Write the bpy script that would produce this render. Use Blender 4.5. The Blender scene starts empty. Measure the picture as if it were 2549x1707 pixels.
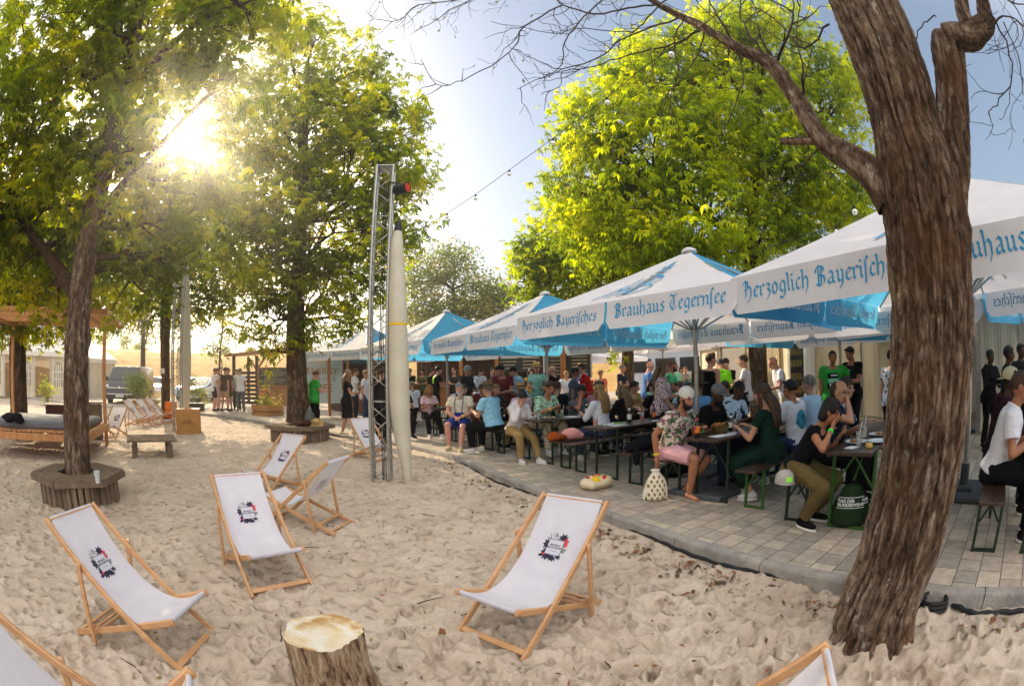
import bpy, bmesh, math, random
import numpy as np
from mathutils import Vector, Matrix
PI = math.pi
sc = bpy.context.scene
COL = sc.collection
R = math.radians
# ---------------------------------------------------------------- camera
CH, PITCH, ROLL = 1.7165, 0.0676914, -0.0205658
LENS = 1217.97 * 36.0 / 2549.0
def build_camera():
 cd = bpy.data.cameras.new('camera')
 cam = bpy.data.objects.new('camera', cd)
 COL.objects.link(cam)
 cd.type = 'PANO'
 cd.sensor_fit = 'HORIZONTAL'
 cd.sensor_width = 36.0
 cd.sensor_height = 36.0 * 685 / 1024
 tgt = cd.cycles if hasattr(cd, 'cycles') and hasattr(cd.cycles, 'panorama_type') else cd
 tgt.panorama_type = 'FISHEYE_EQUISOLID'
 tgt.fisheye_lens = LENS
 tgt.fisheye_fov = R(180)
 cd.clip_start = 0.02
 cd.clip_end = 3000
 cp, sp, cr, sr = math.cos(PITCH), math.sin(PITCH), math.cos(ROLL), math.sin(ROLL)
 X, U, D = Vector((1, 0, 0)), Vector((0, -sp, cp)), Vector((0, cp, sp))
 right = X * cr + U * sr
 up = -X * sr + U * cr
 m = Matrix((right, up, -D)).transposed().to_4x4()
 m.translation = (0, 0, CH)
 cam.matrix_world = m
 sc.camera = cam
build_camera()
# ---------------------------------------------------------------- light and exposure
SUN_AZ, SUN_EL = R(-43.3), R(27.0)          # measured from +Y towards +X
SUN = Vector((math.sin(SUN_AZ) * math.cos(SUN_EL), math.cos(SUN_AZ) * math.cos(SUN_EL), math.sin(SUN_EL)))
sc.view_settings.view_transform = 'Standard'
sc.view_settings.look = 'None'
sc.view_settings.gamma = 1
sc.view_settings.exposure = 0.95
sc.view_settings.use_curve_mapping = False
SKY_STRENGTH = 0.15
SKY_FILL = 7.0
def build_light():
 w = bpy.data.worlds.new('World')
 sc.world = w
 w.use_nodes = True
 nt = w.node_tree
 nt.nodes.clear()
 out = nt.nodes.new('ShaderNodeOutputWorld')
 bg = nt.nodes.new('ShaderNodeBackground')
 sky = nt.nodes.new('ShaderNodeTexSky')
 sky.sky_type = 'NISHITA'
 sky.sun_disc = False
 sky.sun_elevation = SUN_EL
 sky.sun_rotation = SUN_AZ
 sky.air_density = 1.0
 sky.dust_density = 1.6
 sky.ozone_density = 1.5
 bg.inputs['Strength'].default_value = SKY_STRENGTH
 # the bright aureole that surrounds the sun in the sky itself
 tc = nt.nodes.new('ShaderNodeTexCoord')
 dot = nt.nodes.new('ShaderNodeVectorMath'); dot.operation = 'DOT_PRODUCT'
 dot.inputs[1].default_value = SUN
 nt.links.new(tc.outputs['Generated'], dot.inputs[0])
 mx = nt.nodes.new('ShaderNodeMath'); mx.operation = 'MAXIMUM'; mx.inputs[1].default_value = 0
 nt.links.new(dot.outputs['Value'], mx.inputs[0])
 tot = None
 for power, amp in ((2600, 170.0), (170, 5.0), (12, 0.3)):
  p = nt.nodes.new('ShaderNodeMath'); p.operation = 'POWER'; p.inputs[1].default_value = power
  nt.links.new(mx.outputs[0], p.inputs[0])
  q = nt.nodes.new('ShaderNodeMath'); q.operation = 'MULTIPLY'; q.inputs[1].default_value = amp
  nt.links.new(p.outputs[0], q.inputs[0])
  if tot is None: tot = q
  else:
   a = nt.nodes.new('ShaderNodeMath'); a.operation = 'ADD'
   nt.links.new(tot.outputs[0], a.inputs[0]); nt.links.new(q.outputs[0], a.inputs[1]); tot = a
 cmb = nt.nodes.new('ShaderNodeVectorMath'); cmb.operation = 'SCALE'
 cmb.inputs[0].default_value = (1.0, 0.93, 0.80)
 nt.links.new(tot.outputs[0], cmb.inputs['Scale'])
 add = nt.nodes.new('ShaderNodeVectorMath'); add.operation = 'ADD'
 gm = nt.nodes.new('ShaderNodeGamma'); gm.inputs['Gamma'].default_value = .80     # flattens the sky's range so its light fills more evenly
 sc2 = nt.nodes.new('ShaderNodeVectorMath'); sc2.operation = 'SCALE'; sc2.inputs['Scale'].default_value = .94
 nt.links.new(sky.outputs[0], gm.inputs['Color']); nt.links.new(gm.outputs[0], sc2.inputs[0])
 nt.links.new(sc2.outputs[0], add.inputs[0]); nt.links.new(cmb.outputs[0], add.inputs[1])
 # added fill light: a bright unseen patch of sky overhead and behind the camera
 d2 = nt.nodes.new('ShaderNodeVectorMath'); d2.operation = 'DOT_PRODUCT'; d2.inputs[1].default_value = (0.10, -0.50, 0.86)
 nt.links.new(tc.outputs['Generated'], d2.inputs[0])
 cn = nt.nodes.new('ShaderNodeTexNoise'); cn.inputs['Scale'].default_value = 2.2; cn.inputs['Detail'].default_value = 6
 nt.links.new(tc.outputs['Generated'], cn.inputs['Vector'])
 ad = nt.nodes.new('ShaderNodeMath'); ad.operation = 'MULTIPLY_ADD'; ad.inputs[1].default_value = .25
 nt.links.new(cn.outputs['Fac'], ad.inputs[0]); nt.links.new(d2.outputs['Value'], ad.inputs[2])
 mr = nt.nodes.new('ShaderNodeMapRange'); mr.interpolation_type = 'SMOOTHSTEP'
 mr.inputs['From Min'].default_value = .48; mr.inputs['From Max'].default_value = .95; mr.inputs['To Max'].default_value = SKY_FILL
 nt.links.new(ad.outputs[0], mr.inputs['Value'])
 c2 = nt.nodes.new('ShaderNodeVectorMath'); c2.operation = 'SCALE'; c2.inputs[0].default_value = (1.0, 0.935, 0.855)
 nt.links.new(mr.outputs[0], c2.inputs['Scale'])
 a2 = nt.nodes.new('ShaderNodeVectorMath'); a2.operation = 'ADD'
 nt.links.new(add.outputs[0], a2.inputs[0]); nt.links.new(c2.outputs[0], a2.inputs[1])
 nt.links.new(a2.outputs[0], bg.inputs['Color'])
 nt.links.new(bg.outputs[0], out.inputs['Surface'])
 l = bpy.data.lights.new('sun', 'SUN')
 l.energy = 5.0
 l.angle = R(0.5)
 l.color = (1.0, 0.83, 0.58)
 o = bpy.data.objects.new('sun', l)
 COL.objects.link(o)
 o.rotation_euler = (-SUN).to_track_quat('-Z', 'Y').to_euler()
build_light()
cy = sc.cycles
cy.use_denoising = True
cy.max_bounces = 8; cy.diffuse_bounces = 4; cy.glossy_bounces = 2; cy.transmission_bounces = 6
cy.transparent_max_bounces = 8; cy.volume_bounces = 0
cy.sample_clamp_indirect = 6.0
cy.use_adaptive_sampling = True; cy.adaptive_threshold = 0.015
# ---------------------------------------------------------------- photo geometry (where a sight line meets a height)
def ray(px, py):
 F = 1217.97
 x, y = px - 1274.5, -(py - 853.5)
 r = math.hypot(x, y) + 1e-9
 th = 2 * math.asin(min(1, r / 2 / F))
 rr, u, d = math.sin(th) * x / r, math.sin(th) * y / r, math.cos(th)
 c, s = math.cos(ROLL), math.sin(ROLL)
 rr, u = rr * c - u * s, rr * s + u * c
 c, s = math.cos(PITCH), math.sin(PITCH)
 return Vector((rr, d * c - u * s, d * s + u * c))
def G(px, py, z=0.0):
 d = ray(px, py)
 t = (z - CH) / d.z
 return Vector((d.x * t, d.y * t, z))
def GD(px, py, dist):
 d = ray(px, py)
 t = dist / math.hypot(d.x, d.y)
 return Vector((d.x * t, d.y * t, CH + d.z * t))
def sstep(a, b, x):
 t = min(1, max(0, (x - a) / (b - a)))
 return t * t * (3 - 2 * t)
def PZ(x, y):            # height of the paving
 return 0.19 + 0.11 * sstep(11, 20, math.hypot(x, y))
def GP(px, py):          # a point on the paving
 p = G(px, py, 0.19)
 for _ in range(6): p = G(px, py, PZ(p.x, p.y))
 return p
# ---------------------------------------------------------------- naming
def tag(o, label=None, cat=None, group=None, kind=None):
 if label: o['label'] = label
 if cat: o['category'] = cat
 if group: o['group'] = group
 if kind: o['kind'] = kind
 return o
def thing(name, label, cat, loc=(0, 0, 0), rz=0.0, group=None):
 o = bpy.data.objects.new(name, None)
 COL.objects.link(o)
 o.location = loc
 o.rotation_euler = (0, 0, rz)
 o.empty_display_size = 0.2
 return tag(o, label, cat, group)
def copy_tree(o, parent=None):
 c = o.copy(); COL.objects.link(c); c.parent = parent
 for ch in list(o.children): copy_tree(ch, c)
 return c
def relabel(o, label): o['label'] = label; return o
# ---------------------------------------------------------------- mesh building
def orth(d):
 d = d.normalized()
 a = Vector((0, 0, 1)) if abs(d.z) < 0.9 else Vector((1, 0, 0))
 u = d.cross(a).normalized()
 return u, d.cross(u).normalized()
class MB:
 """collects shapes into one mesh"""
 def __init__(s): s.v = []; s.f = []; s.m = []; s.cur = 0
 def add(s, vs, fs):
  n = len(s.v); s.v += [tuple(p) for p in vs]
  s.f += [tuple(i + n for i in f) for f in fs]; s.m += [s.cur] * len(fs)
  return s
 def box(s, c, size, rz=0.0, mat=None, bev=0.0):
  hx, hy, hz = size[0] / 2, size[1] / 2, size[2] / 2
  M = mat if mat is not None else Matrix.Rotation(rz, 3, 'Z')
  c = Vector(c)
  b = min(bev, hx * .9, hy * .9, hz * .9)
  if b <= 0:
   vs = [c + M @ Vector((x, y, z)) for z in (-hz, hz) for x, y in ((-hx, -hy), (hx, -hy), (hx, hy), (-hx, hy))]
   return s.add(vs, [(3, 2, 1, 0), (4, 5, 6, 7), (0, 1, 5, 4), (1, 2, 6, 5), (2, 3, 7, 6), (3, 0, 4, 7)])
  rings = []
  for z, k in ((-hz, b), (-hz + b, 0), (hz - b, 0), (hz, b)):
   rings.append([c + M @ Vector(q) for q in ((-hx + b, -hy + k, z), (hx - b, -hy + k, z), (hx - k, -hy + b, z), (hx - k, hy - b, z),
             (hx - b, hy - k, z), (-hx + b, hy - k, z), (-hx + k, hy - b, z), (-hx + k, -hy + b, z))])
  return s.loft(rings, True, True)
 def bar(s, a, b, w, t, up=(0, 0, 1), bev=0.0):
  """a board from a to b, w wide across 'up', t thick along 'up'"""
  a, b = Vector(a), Vector(b); d = (b - a); L = d.length; d.normalize()
  up = Vector(up); x = d.cross(up)
  if x.length < 1e-4: x = d.cross(Vector((1, 0, 0)))
  x.normalize(); z = x.cross(d)
  M = Matrix((x, d, z)).transposed()
  return s.box((a + b) / 2, (w, L, t), mat=M, bev=bev)
 def loft(s, rings, cap0=False, cap1=False, closed=True):
  n = len(rings[0]); vs = [p for r in rings for p in r]; fs = []
  for i in range(len(rings) - 1):
   for j in range(n if closed else n - 1):
    k = (j + 1) % n
    fs.append((i * n + j, i * n + k, (i + 1) * n + k, (i + 1) * n + j))
  if cap0: fs.append(tuple(range(n - 1, -1, -1)))
  if cap1: fs.append(tuple((len(rings) - 1) * n + j for j in range(n)))
  return s.add(vs, fs)
 def tube(s, pts, rad, n=8, caps=True, sx=1.0, ref=None):
  pts = [Vector(p) for p in pts]
  rings = []; u = None
  for i, p in enumerate(pts):
   d = (pts[min(i + 1, len(pts) - 1)] - pts[max(i - 1, 0)])
   if d.length < 1e-9: d = Vector((0, 0, 1))
   d.normalize()
   if u is None:
    u = orth(d)[0] if ref is None else (Vector(ref) - d * d.dot(Vector(ref))).normalized()
   u = (u - d * d.dot(u))
   if u.length < 1e-6: u = orth(d)[0]
   u.normalize(); w = d.cross(u)
   r = rad[i] if isinstance(rad, (list, tuple)) else rad
   rings.append([p + (u * math.cos(t) * sx + w * math.sin(t)) * r for t in (2 * PI * k / n for k in range(n))])
  return s.loft(rings, caps, caps)
 def cyl(s, c, r, h, n=16, r2=None):
  c = Vector(c); r2 = r if r2 is None else r2
  return s.tube([c, c + Vector((0, 0, h))], [r, r2], n)
 def lathe(s, prof, n=20, c=(0, 0, 0), caps=True):
  c = Vector(c)
  rings = [[c + Vector((max(r, 1e-4) * math.cos(2 * PI * k / n), max(r, 1e-4) * math.sin(2 * PI * k / n), z)) for k in range(n)] for r, z in prof]
  return s.loft(rings, caps, caps)
 def ball(s, c, r, n=10, m=7, M=None):
  """ellipsoid; r a number or three radii"""
  c = Vector(c); rr = Vector((r, r, r)) if not hasattr(r, '__len__') else Vector(r)
  rings = []
  for i in range(m + 1):
   ph = -PI / 2 + PI * i / m
   k = max(math.cos(ph), 0.02)
   rg = []
   for j in range(n):
    q = Vector((rr.x * k * math.cos(2 * PI * j / n), rr.y * k * math.sin(2 * PI * j / n), rr.z * math.sin(ph)))
    rg.append(c + (M @ q if M is not None else q))
   rings.append(rg)
  return s.loft(rings, True, True)
 def rcone(s, a, b, ra, rb, n=10):
  """capsule with two radii"""
  a, b = Vector(a), Vector(b); d = b - a; L = max(d.length, 1e-6); d.normalize()
  pts = [a - d * ra, a - d * ra * .7, a, b, b + d * rb * .7, b + d * rb]
  return s.tube(pts, [ra * .12, ra * .71, ra, rb, rb * .71, rb * .12], n)
 def mesh(s, name):
  me = bpy.data.meshes.new(name)
  me.from_pydata(s.v, [], s.f)
  if s.m and max(s.m) > 0: me.polygons.foreach_set('material_index', s.m)
  me.update()
  return me
 def build(s, name, mats, parent=None, smooth=False, fixn=False):
  me = s.mesh(name)
  if fixn:
   bm = bmesh.new(); bm.from_mesh(me); bmesh.ops.recalc_face_normals(bm, faces=bm.faces); bm.to_mesh(me); bm.free()
  for m in (mats if isinstance(mats, (list, tuple)) else [mats]): me.materials.append(m)
  if smooth:
   me.polygons.foreach_set('use_smooth', [True] * len(me.polygons))
   if smooth == 'auto':
    try: me.set_sharp_from_angle(angle=R(38))
    except Exception: pass
  o = bpy.data.objects.new(name, me)
  COL.objects.link(o)
  o.parent = parent
  return o
def npmesh(name, V, F, mats, parent=None, smooth=False, mi=None):
 """fast mesh from numpy arrays (all faces the same size)"""
 V = np.asarray(V, np.float32); F = np.asarray(F, np.int32)
 me = bpy.data.meshes.new(name)
 me.vertices.add(len(V)); me.vertices.foreach_set('co', V.ravel())
 k = F.shape[1]
 me.loops.add(F.size); me.loops.foreach_set('vertex_index', F.ravel())
 me.polygons.add(len(F)); me.polygons.foreach_set('loop_start', np.arange(0, F.size, k, dtype=np.int32))
 me.polygons.foreach_set('loop_total', np.full(len(F), k, np.int32))
 if smooth: me.polygons.foreach_set('use_smooth', np.ones(len(F), bool))
 if mi is not None: me.polygons.foreach_set('material_index', np.asarray(mi, np.int32))
 me.update(calc_edges=True)
 for m in (mats if isinstance(mats, (list, tuple)) else [mats]): me.materials.append(m)
 o = bpy.data.objects.new(name, me); COL.objects.link(o); o.parent = parent
 return o
# ---------------------------------------------------------------- materials
MATS = {}
def rgb(h):
 """sRGB 0..255 triple to linear"""
 return tuple(((c / 255 + .055) / 1.055) ** 2.4 if c > 10 else c / 255 / 12.92 for c in h) + (1,)
def mat(name, col, rough=0.7, col2=None, scale=8.0, bump=0.0, bscale=None, metal=0.0, stretch=(1, 1, 1), detail=4, transl=0.0, spec=0.3, alpha=1.0, coords='Object', trans=0.0, rand=0.0, coat=0.0, contrast=(0.3, 0.7), emit=0):
 if name in MATS: return MATS[name]
 m = bpy.data.materials.new(name); m.use_nodes = True
 nt = m.node_tree; N = nt.nodes; L = nt.links
 p = N['Principled BSDF']; out = N['Material Output']
 c = tuple(col) + ((1,) if len(col) == 3 else ())
 p.inputs['Base Color'].default_value = c
 p.inputs['Roughness'].default_value = rough
 p.inputs['Metallic'].default_value = metal
 p.inputs['Specular IOR Level'].default_value = spec
 if trans: p.inputs['Transmission Weight'].default_value = trans
 if coat: p.inputs['Coat Weight'].default_value = coat
 if emit: p.inputs['Emission Color'].default_value = c; p.inputs['Emission Strength'].default_value = emit
 src = None
 if col2 is not None or bump or rand:
  tc = N.new('ShaderNodeTexCoord'); mp = N.new('ShaderNodeMapping'); mp.inputs['Scale'].default_value = stretch
  L.new(tc.outputs[coords], mp.inputs['Vector'])
 if col2 is not None:
  nz = N.new('ShaderNodeTexNoise'); nz.inputs['Scale'].default_value = scale; nz.inputs['Detail'].default_value = detail; nz.inputs['Roughness'].default_value = .6
  L.new(mp.outputs[0], nz.inputs['Vector'])
  cr = N.new('ShaderNodeValToRGB'); cr.color_ramp.elements[0].position = contrast[0]; cr.color_ramp.elements[1].position = contrast[1]
  cr.color_ramp.elements[0].color = c; cr.color_ramp.elements[1].color = tuple(col2) + ((1,) if len(col2) == 3 else ())
  L.new(nz.outputs['Fac'], cr.inputs[0]); src = cr.outputs[0]
 if rand:
  oi = N.new('ShaderNodeObjectInfo'); hs = N.new('ShaderNodeHueSaturation')
  mr = N.new('ShaderNodeMapRange'); mr.inputs['To Min'].default_value = 1 - rand; mr.inputs['To Max'].default_value = 1 + rand
  L.new(oi.outputs['Random'], mr.inputs['Value']); L.new(mr.outputs[0], hs.inputs['Value'])
  if src: L.new(src, hs.inputs['Color'])
  else: hs.inputs['Color'].default_value = c
  src = hs.outputs[0]
 if src: L.new(src, p.inputs['Base Color'])
 if bump:
  nb = N.new('ShaderNodeTexNoise'); nb.inputs['Scale'].default_value = bscale or scale * 3; nb.inputs['Detail'].default_value = detail
  L.new(mp.outputs[0], nb.inputs['Vector'])
  bp = N.new('ShaderNodeBump'); bp.inputs['Strength'].default_value = min(1, bump); bp.inputs['Distance'].default_value = 0.02 if bump <= 1 else 0.02 * bump
  L.new(nb.outputs['Fac'], bp.inputs['Height']); L.new(bp.outputs[0], p.inputs['Normal'])
 if transl:
  t = N.new('ShaderNodeBsdfTranslucent'); ms = N.new('ShaderNodeMixShader'); ms.inputs[0].default_value = transl
  if src: L.new(src, t.inputs['Color'])
  else: t.inputs['Color'].default_value = c
  L.new(p.outputs[0], ms.inputs[1]); L.new(t.outputs[0], ms.inputs[2]); L.new(ms.outputs[0], out.inputs['Surface'])
 MATS[name] = m
 return m
# ================================================================ GROUND
K_ = 1.0889
KERB_PX = [(-60, 912), (145, 925), (230, 924), (345, 931), (460, 943), (560, 951), (690, 975), (740, 988), (830, 1000), (890, 1008), (950, 1017), (1000, 1028), (1050, 1046), (1090, 1062), (1130, 1080), (1180, 1100), (1230, 1121), (1310, 1147), (1400, 1176), (1500, 1212), (1600, 1246), (1700, 1275), (1800, 1300), (1930, 1328), (2130, 1352), (2341, 1368)]
KERB = [GP(x * K_, y * K_).to_2d() for x, y in KERB_PX]
KERB = [Vector((-45.0, 17.5)), Vector((-31.0, 17.6))] + [k for k in KERB if k.x > -24.5] + [Vector((3.9, 0.6)), Vector((4.35, -0.6)), Vector((5.0, -3.0)), Vector((6.5, -9.0))]
def catmull(pts, per=8):
 out = []
 for i in range(len(pts) - 1):
  p0, p1, p2, p3 = pts[max(i - 1, 0)], pts[i], pts[i + 1], pts[min(i + 2, len(pts) - 1)]
  for k in range(per):
   t = k / per
   out.append(0.5 * ((2 * p1) + (p2 - p0) * t + (2 * p0 - 5 * p1 + 4 * p2 - p3) * t * t + (3 * p1 - p0 - 3 * p2 + p3) * t ** 3))
 return out + [pts[-1]]
def smooth_line(pts, it=2):
 for _ in range(it):
  pts = [pts[0]] + [(pts[i - 1] + pts[i] * 2 + pts[i + 1]) / 4 for i in range(1, len(pts) - 1)] + [pts[-1]]
 return pts
KC = catmull(smooth_line(KERB), 8)
KCn = np.array([(p.x, p.y) for p in KC])
def kdist(X, Y):
 """signed distance to the kerb line, positive on the sand side"""
 P = np.stack([np.ravel(X), np.ravel(Y)], 1).astype(np.float64)
 best = np.full(len(P), 1e9); sgn = np.ones(len(P))
 for i in range(len(KCn) - 1):
  a, b = KCn[i], KCn[i + 1]; d = b - a; L2 = d @ d
  t = np.clip(((P - a) @ d) / L2, 0, 1)
  q = P - a - t[:, None] * d
  dd = (q * q).sum(1)
  m = dd < best
  best[m] = dd[m]
  s = d[0] * (P[:, 1] - a[1]) - d[1] * (P[:, 0] - a[0])
  sgn[m] = np.where(s[m] > 0, -1, 1)
 return (np.sqrt(best) * sgn).reshape(np.shape(X))
def nstep(a, b, x):
 t = np.clip((x - a) / (b - a), 0, 1); return t * t * (3 - 2 * t)
def sand_base(X, Y):
 r = np.hypot(X, Y)
 far = 0.10 * nstep(7, 16, r) + 0.08 * nstep(14, 22, r)
 k = kdist(X, Y)
 near = 0.085 * (1 - nstep(0.0, 1.1, k)) * (1 - 0.6 * nstep(9, 16, r))
 return far + near
def SZ(x, y): return float(sand_base(np.array([x]), np.array([y]))[0])
def GS(px, py):
 p = G(px, py, 0.0)
 for _ in range(5): p = G(px, py, SZ(p.x, p.y))
 return p
def vnoise(X, Y, s, seed):
 """smooth value noise"""
 rs = np.random.RandomState(seed); T = rs.rand(256, 256)
 x, y = X * s + 100.3, Y * s + 57.7
 xi, yi = np.floor(x).astype(int), np.floor(y).astype(int)
 fx, fy = x - xi, y - yi; fx = fx * fx * (3 - 2 * fx); fy = fy * fy * (3 - 2 * fy)
 a, b, c, d = T[xi % 256, yi % 256], T[(xi + 1) % 256, yi % 256], T[xi % 256, (yi + 1) % 256], T[(xi + 1) % 256, (yi + 1) % 256]
 return (a * (1 - fx) + b * fx) * (1 - fy) + (c * (1 - fx) + d * fx) * fy - 0.5
def sand_material():
 m = bpy.data.materials.new('beach_sand'); m.use_nodes = True
 nt = m.node_tree; N = nt.nodes; L = nt.links; p = N['Principled BSDF']
 p.inputs['Roughness'].default_value = .95; p.inputs['Specular IOR Level'].default_value = .12
 tc = N.new('ShaderNodeTexCoord')
 def noise(s, d=5, r=.6, w=None):
  n = N.new('ShaderNodeTexNoise'); n.inputs['Scale'].default_value = s; n.inputs['Detail'].default_value = d; n.inputs['Roughness'].default_value = r
  L.new(tc.outputs['Object'], n.inputs['Vector']); return n
 def ramp(src, a, b, ca, cb):
  r = N.new('ShaderNodeValToRGB'); r.color_ramp.elements[0].position = a; r.color_ramp.elements[1].position = b
  r.color_ramp.elements[0].color = ca; r.color_ramp.elements[1].color = cb; L.new(src, r.inputs[0]); return r
 base = ramp(noise(1.3, 6).outputs['Fac'], .32, .68, (.49, .385, .29, 1), (.62, .515, .41, 1))
 fine = ramp(noise(70, 3, .7).outputs['Fac'], .3, .75, (.72, .70, .68, 1), (1, 1, 1, 1))
 mul = N.new('ShaderNodeMix'); mul.data_type = 'RGBA'; mul.blend_type = 'MULTIPLY'; mul.inputs[0].default_value = .7
 L.new(base.outputs[0], mul.inputs[6]); L.new(fine.outputs[0], mul.inputs[7])
 # specks of bark, broken leaf and twig dust
 vo = N.new('ShaderNodeTexVoronoi'); vo.inputs['Scale'].default_value = 26; L.new(tc.outputs['Object'], vo.inputs['Vector'])
 sp = ramp(vo.outputs['Distance'], .05, .13, (1, 1, 1, 1), (0, 0, 0, 1))
 gate = ramp(noise(3.2, 6, .75).outputs['Fac'], .53, .62, (0, 0, 0, 1), (1, 1, 1, 1))
 mm = N.new('ShaderNodeMath'); mm.operation = 'MULTIPLY'; L.new(sp.outputs[0], mm.inputs[0]); L.new(gate.outputs[0], mm.inputs[1])
 mx = N.new('ShaderNodeMix'); mx.data_type = 'RGBA'; mx.inputs[7].default_value = (.13, .085, .05, 1)
 L.new(mm.outputs[0], mx.inputs[0]); L.new(mul.outputs[2], mx.inputs[6])
 dirt = ramp(noise(8, 9, .82).outputs['Fac'], .50, .70, (0, 0, 0, 1), (.62, .62, .62, 1))
 mx2 = N.new('ShaderNodeMix'); mx2.data_type = 'RGBA'; mx2.inputs[7].default_value = (.27, .19, .13, 1)
 L.new(dirt.outputs[0], mx2.inputs[0]); L.new(mx.outputs[2], mx2.inputs[6]); L.new(mx2.outputs[2], p.inputs['Base Color'])
 # scuffed hollows, browner for gathered bits and for shade painted into the colour
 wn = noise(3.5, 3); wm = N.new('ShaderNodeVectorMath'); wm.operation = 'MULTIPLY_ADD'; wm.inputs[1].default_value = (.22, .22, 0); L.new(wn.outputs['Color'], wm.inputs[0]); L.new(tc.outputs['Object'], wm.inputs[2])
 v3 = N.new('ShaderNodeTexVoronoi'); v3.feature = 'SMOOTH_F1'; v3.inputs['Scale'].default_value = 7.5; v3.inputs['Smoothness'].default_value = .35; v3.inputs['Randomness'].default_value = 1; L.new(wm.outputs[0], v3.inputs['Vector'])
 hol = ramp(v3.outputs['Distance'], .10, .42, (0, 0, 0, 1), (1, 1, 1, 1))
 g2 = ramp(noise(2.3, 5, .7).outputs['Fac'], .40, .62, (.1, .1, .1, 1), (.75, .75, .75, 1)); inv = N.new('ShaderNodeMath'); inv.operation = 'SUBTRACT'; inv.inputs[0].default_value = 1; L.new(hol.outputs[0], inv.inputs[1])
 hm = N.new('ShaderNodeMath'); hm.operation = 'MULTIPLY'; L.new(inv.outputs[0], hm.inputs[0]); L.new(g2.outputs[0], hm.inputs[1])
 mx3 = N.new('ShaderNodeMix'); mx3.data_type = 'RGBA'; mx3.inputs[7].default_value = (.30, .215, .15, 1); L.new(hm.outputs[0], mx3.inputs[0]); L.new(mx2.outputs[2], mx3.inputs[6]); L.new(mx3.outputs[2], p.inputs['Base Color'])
 b0 = N.new('ShaderNodeBump'); b0.inputs['Strength'].default_value = 1; b0.inputs['Distance'].default_value = .028; L.new(hol.outputs[0], b0.inputs['Height'])
 b1 = N.new('ShaderNodeBump'); b1.inputs['Strength'].default_value = .5; b1.inputs['Distance'].default_value = .02; L.new(noise(22, 6, .7).outputs['Fac'], b1.inputs['Height'])
 b2 = N.new('ShaderNodeBump'); b2.inputs['Strength'].default_value = .45; b2.inputs['Distance'].default_value = .004; L.new(noise(190, 3).outputs['Fac'], b2.inputs['Height'])
 L.new(b0.outputs[0], b1.inputs['Normal']); L.new(b1.outputs[0], b2.inputs['Normal']); L.new(b2.outputs[0], p.inputs['Normal'])
 return m
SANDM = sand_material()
def build_sand():
 nr, na = 640, 860
 r = 0.55 * np.exp(np.linspace(0, math.log(44 / .55), nr))
 az = np.radians(np.linspace(-112, 100, na))
 Rr, A = np.meshgrid(r, az, indexing='ij')
 X, Y = Rr * np.sin(A), Rr * np.cos(A)
 kd = kdist(X, Y)
 Z = sand_base(X, Y)
 amp = 1 / (1 + (Rr / 30) ** 2)
 Z = Z + amp * (0.030 * vnoise(X, Y, 1.1, 1) + 0.034 * vnoise(X, Y, 3.1, 2) + 0.026 * vnoise(X, Y, 6.3, 3) + 0.017 * vnoise(X, Y, 13, 4) + .009 * vnoise(X, Y, 29, 5))
 rnd = np.random.RandomState(5)
 for _ in range(6500):
  a = rnd.uniform(-1.75, 1.2); q = 0.9 * math.exp(rnd.uniform(0, math.log(24 / .9)) ** 1.0)
  x, y = q * math.sin(a), q * math.cos(a)
  h = rnd.uniform(0, 2 * PI); L = rnd.uniform(.05, .12); Wd = L * rnd.uniform(.42, .7); dep = rnd.uniform(.010, .036)
  i0 = np.searchsorted(r, q - .32); i1 = np.searchsorted(r, q + .32)
  da = .32 / q; j0 = np.searchsorted(az, a - da); j1 = np.searchsorted(az, a + da)
  if i1 <= i0 or j1 <= j0: continue
  xs, ys = X[i0:i1, j0:j1] - x, Y[i0:i1, j0:j1] - y
  u = (xs * math.cos(h) + ys * math.sin(h)) / L; v = (-xs * math.sin(h) + ys * math.cos(h)) / Wd
  d2 = u * u + v * v
  Z[i0:i1, j0:j1] += dep * (-np.exp(-d2 ** 1.3) + 0.55 * np.exp(-((np.sqrt(d2) - 1.45) / .33) ** 2) * (0.6 + .6 * (u > 0)))
 Z = Z + .07 * np.exp(-((np.hypot(X - 2.2, Y - 1.98) - .26) / .16) ** 2)      # sand heaped against the leaning trunk
 keep = kd > -0.22
 Z = np.where(kd < 0.02, np.minimum(Z, 0.09 + .05 * nstep(12, 20, Rr)), Z)
 idx = np.arange(nr * na).reshape(nr, na)
 q = np.stack([idx[:-1, :-1], idx[:-1, 1:], idx[1:, 1:], idx[1:, :-1]], -1).reshape(-1, 4)[:, ::-1]
 ok = keep.ravel()[q].all(1); q = q[ok]
 used = np.unique(q); mp = np.full(nr * na, -1); mp[used] = np.arange(len(used))
 V = np.stack([X.ravel(), Y.ravel(), Z.ravel()], 1)[used]
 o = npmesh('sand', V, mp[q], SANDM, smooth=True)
 tag(o, kind='structure')
build_sand()
def build_ground():
 m = mat('dry_ground', rgb((150, 125, 85)), .95, rgb((112, 112, 60)), 1.2, .6, 12, detail=8)
 V, F = [], []
 rs = [0.0, 8, 20, 26, 34, 60, 90, 118]
 n = 48
 V = [(0, 0, -0.35)]
 for r in rs[1:]:
  z = -0.35 if r <= 20 else 0.16
  V += [(r * math.sin(2 * PI * k / n), r * math.cos(2 * PI * k / n), z if r <= 60 else 0.1) for k in range(n)]
 b = MB(); b.v = V
 fs = [(0, 1 + k, 1 + (k + 1) % n) for k in range(n)]
 for i in range(len(rs) - 2):
  o0, o1 = 1 + i * n, 1 + (i + 1) * n
  fs += [(o0 + k, o1 + k, o1 + (k + 1) % n, o0 + (k + 1) % n) for k in range(n)]
 b.f = fs; b.m = [0] * len(fs)
 tag(b.build('ground', m, fixn=True), kind='structure')
build_ground()
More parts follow.
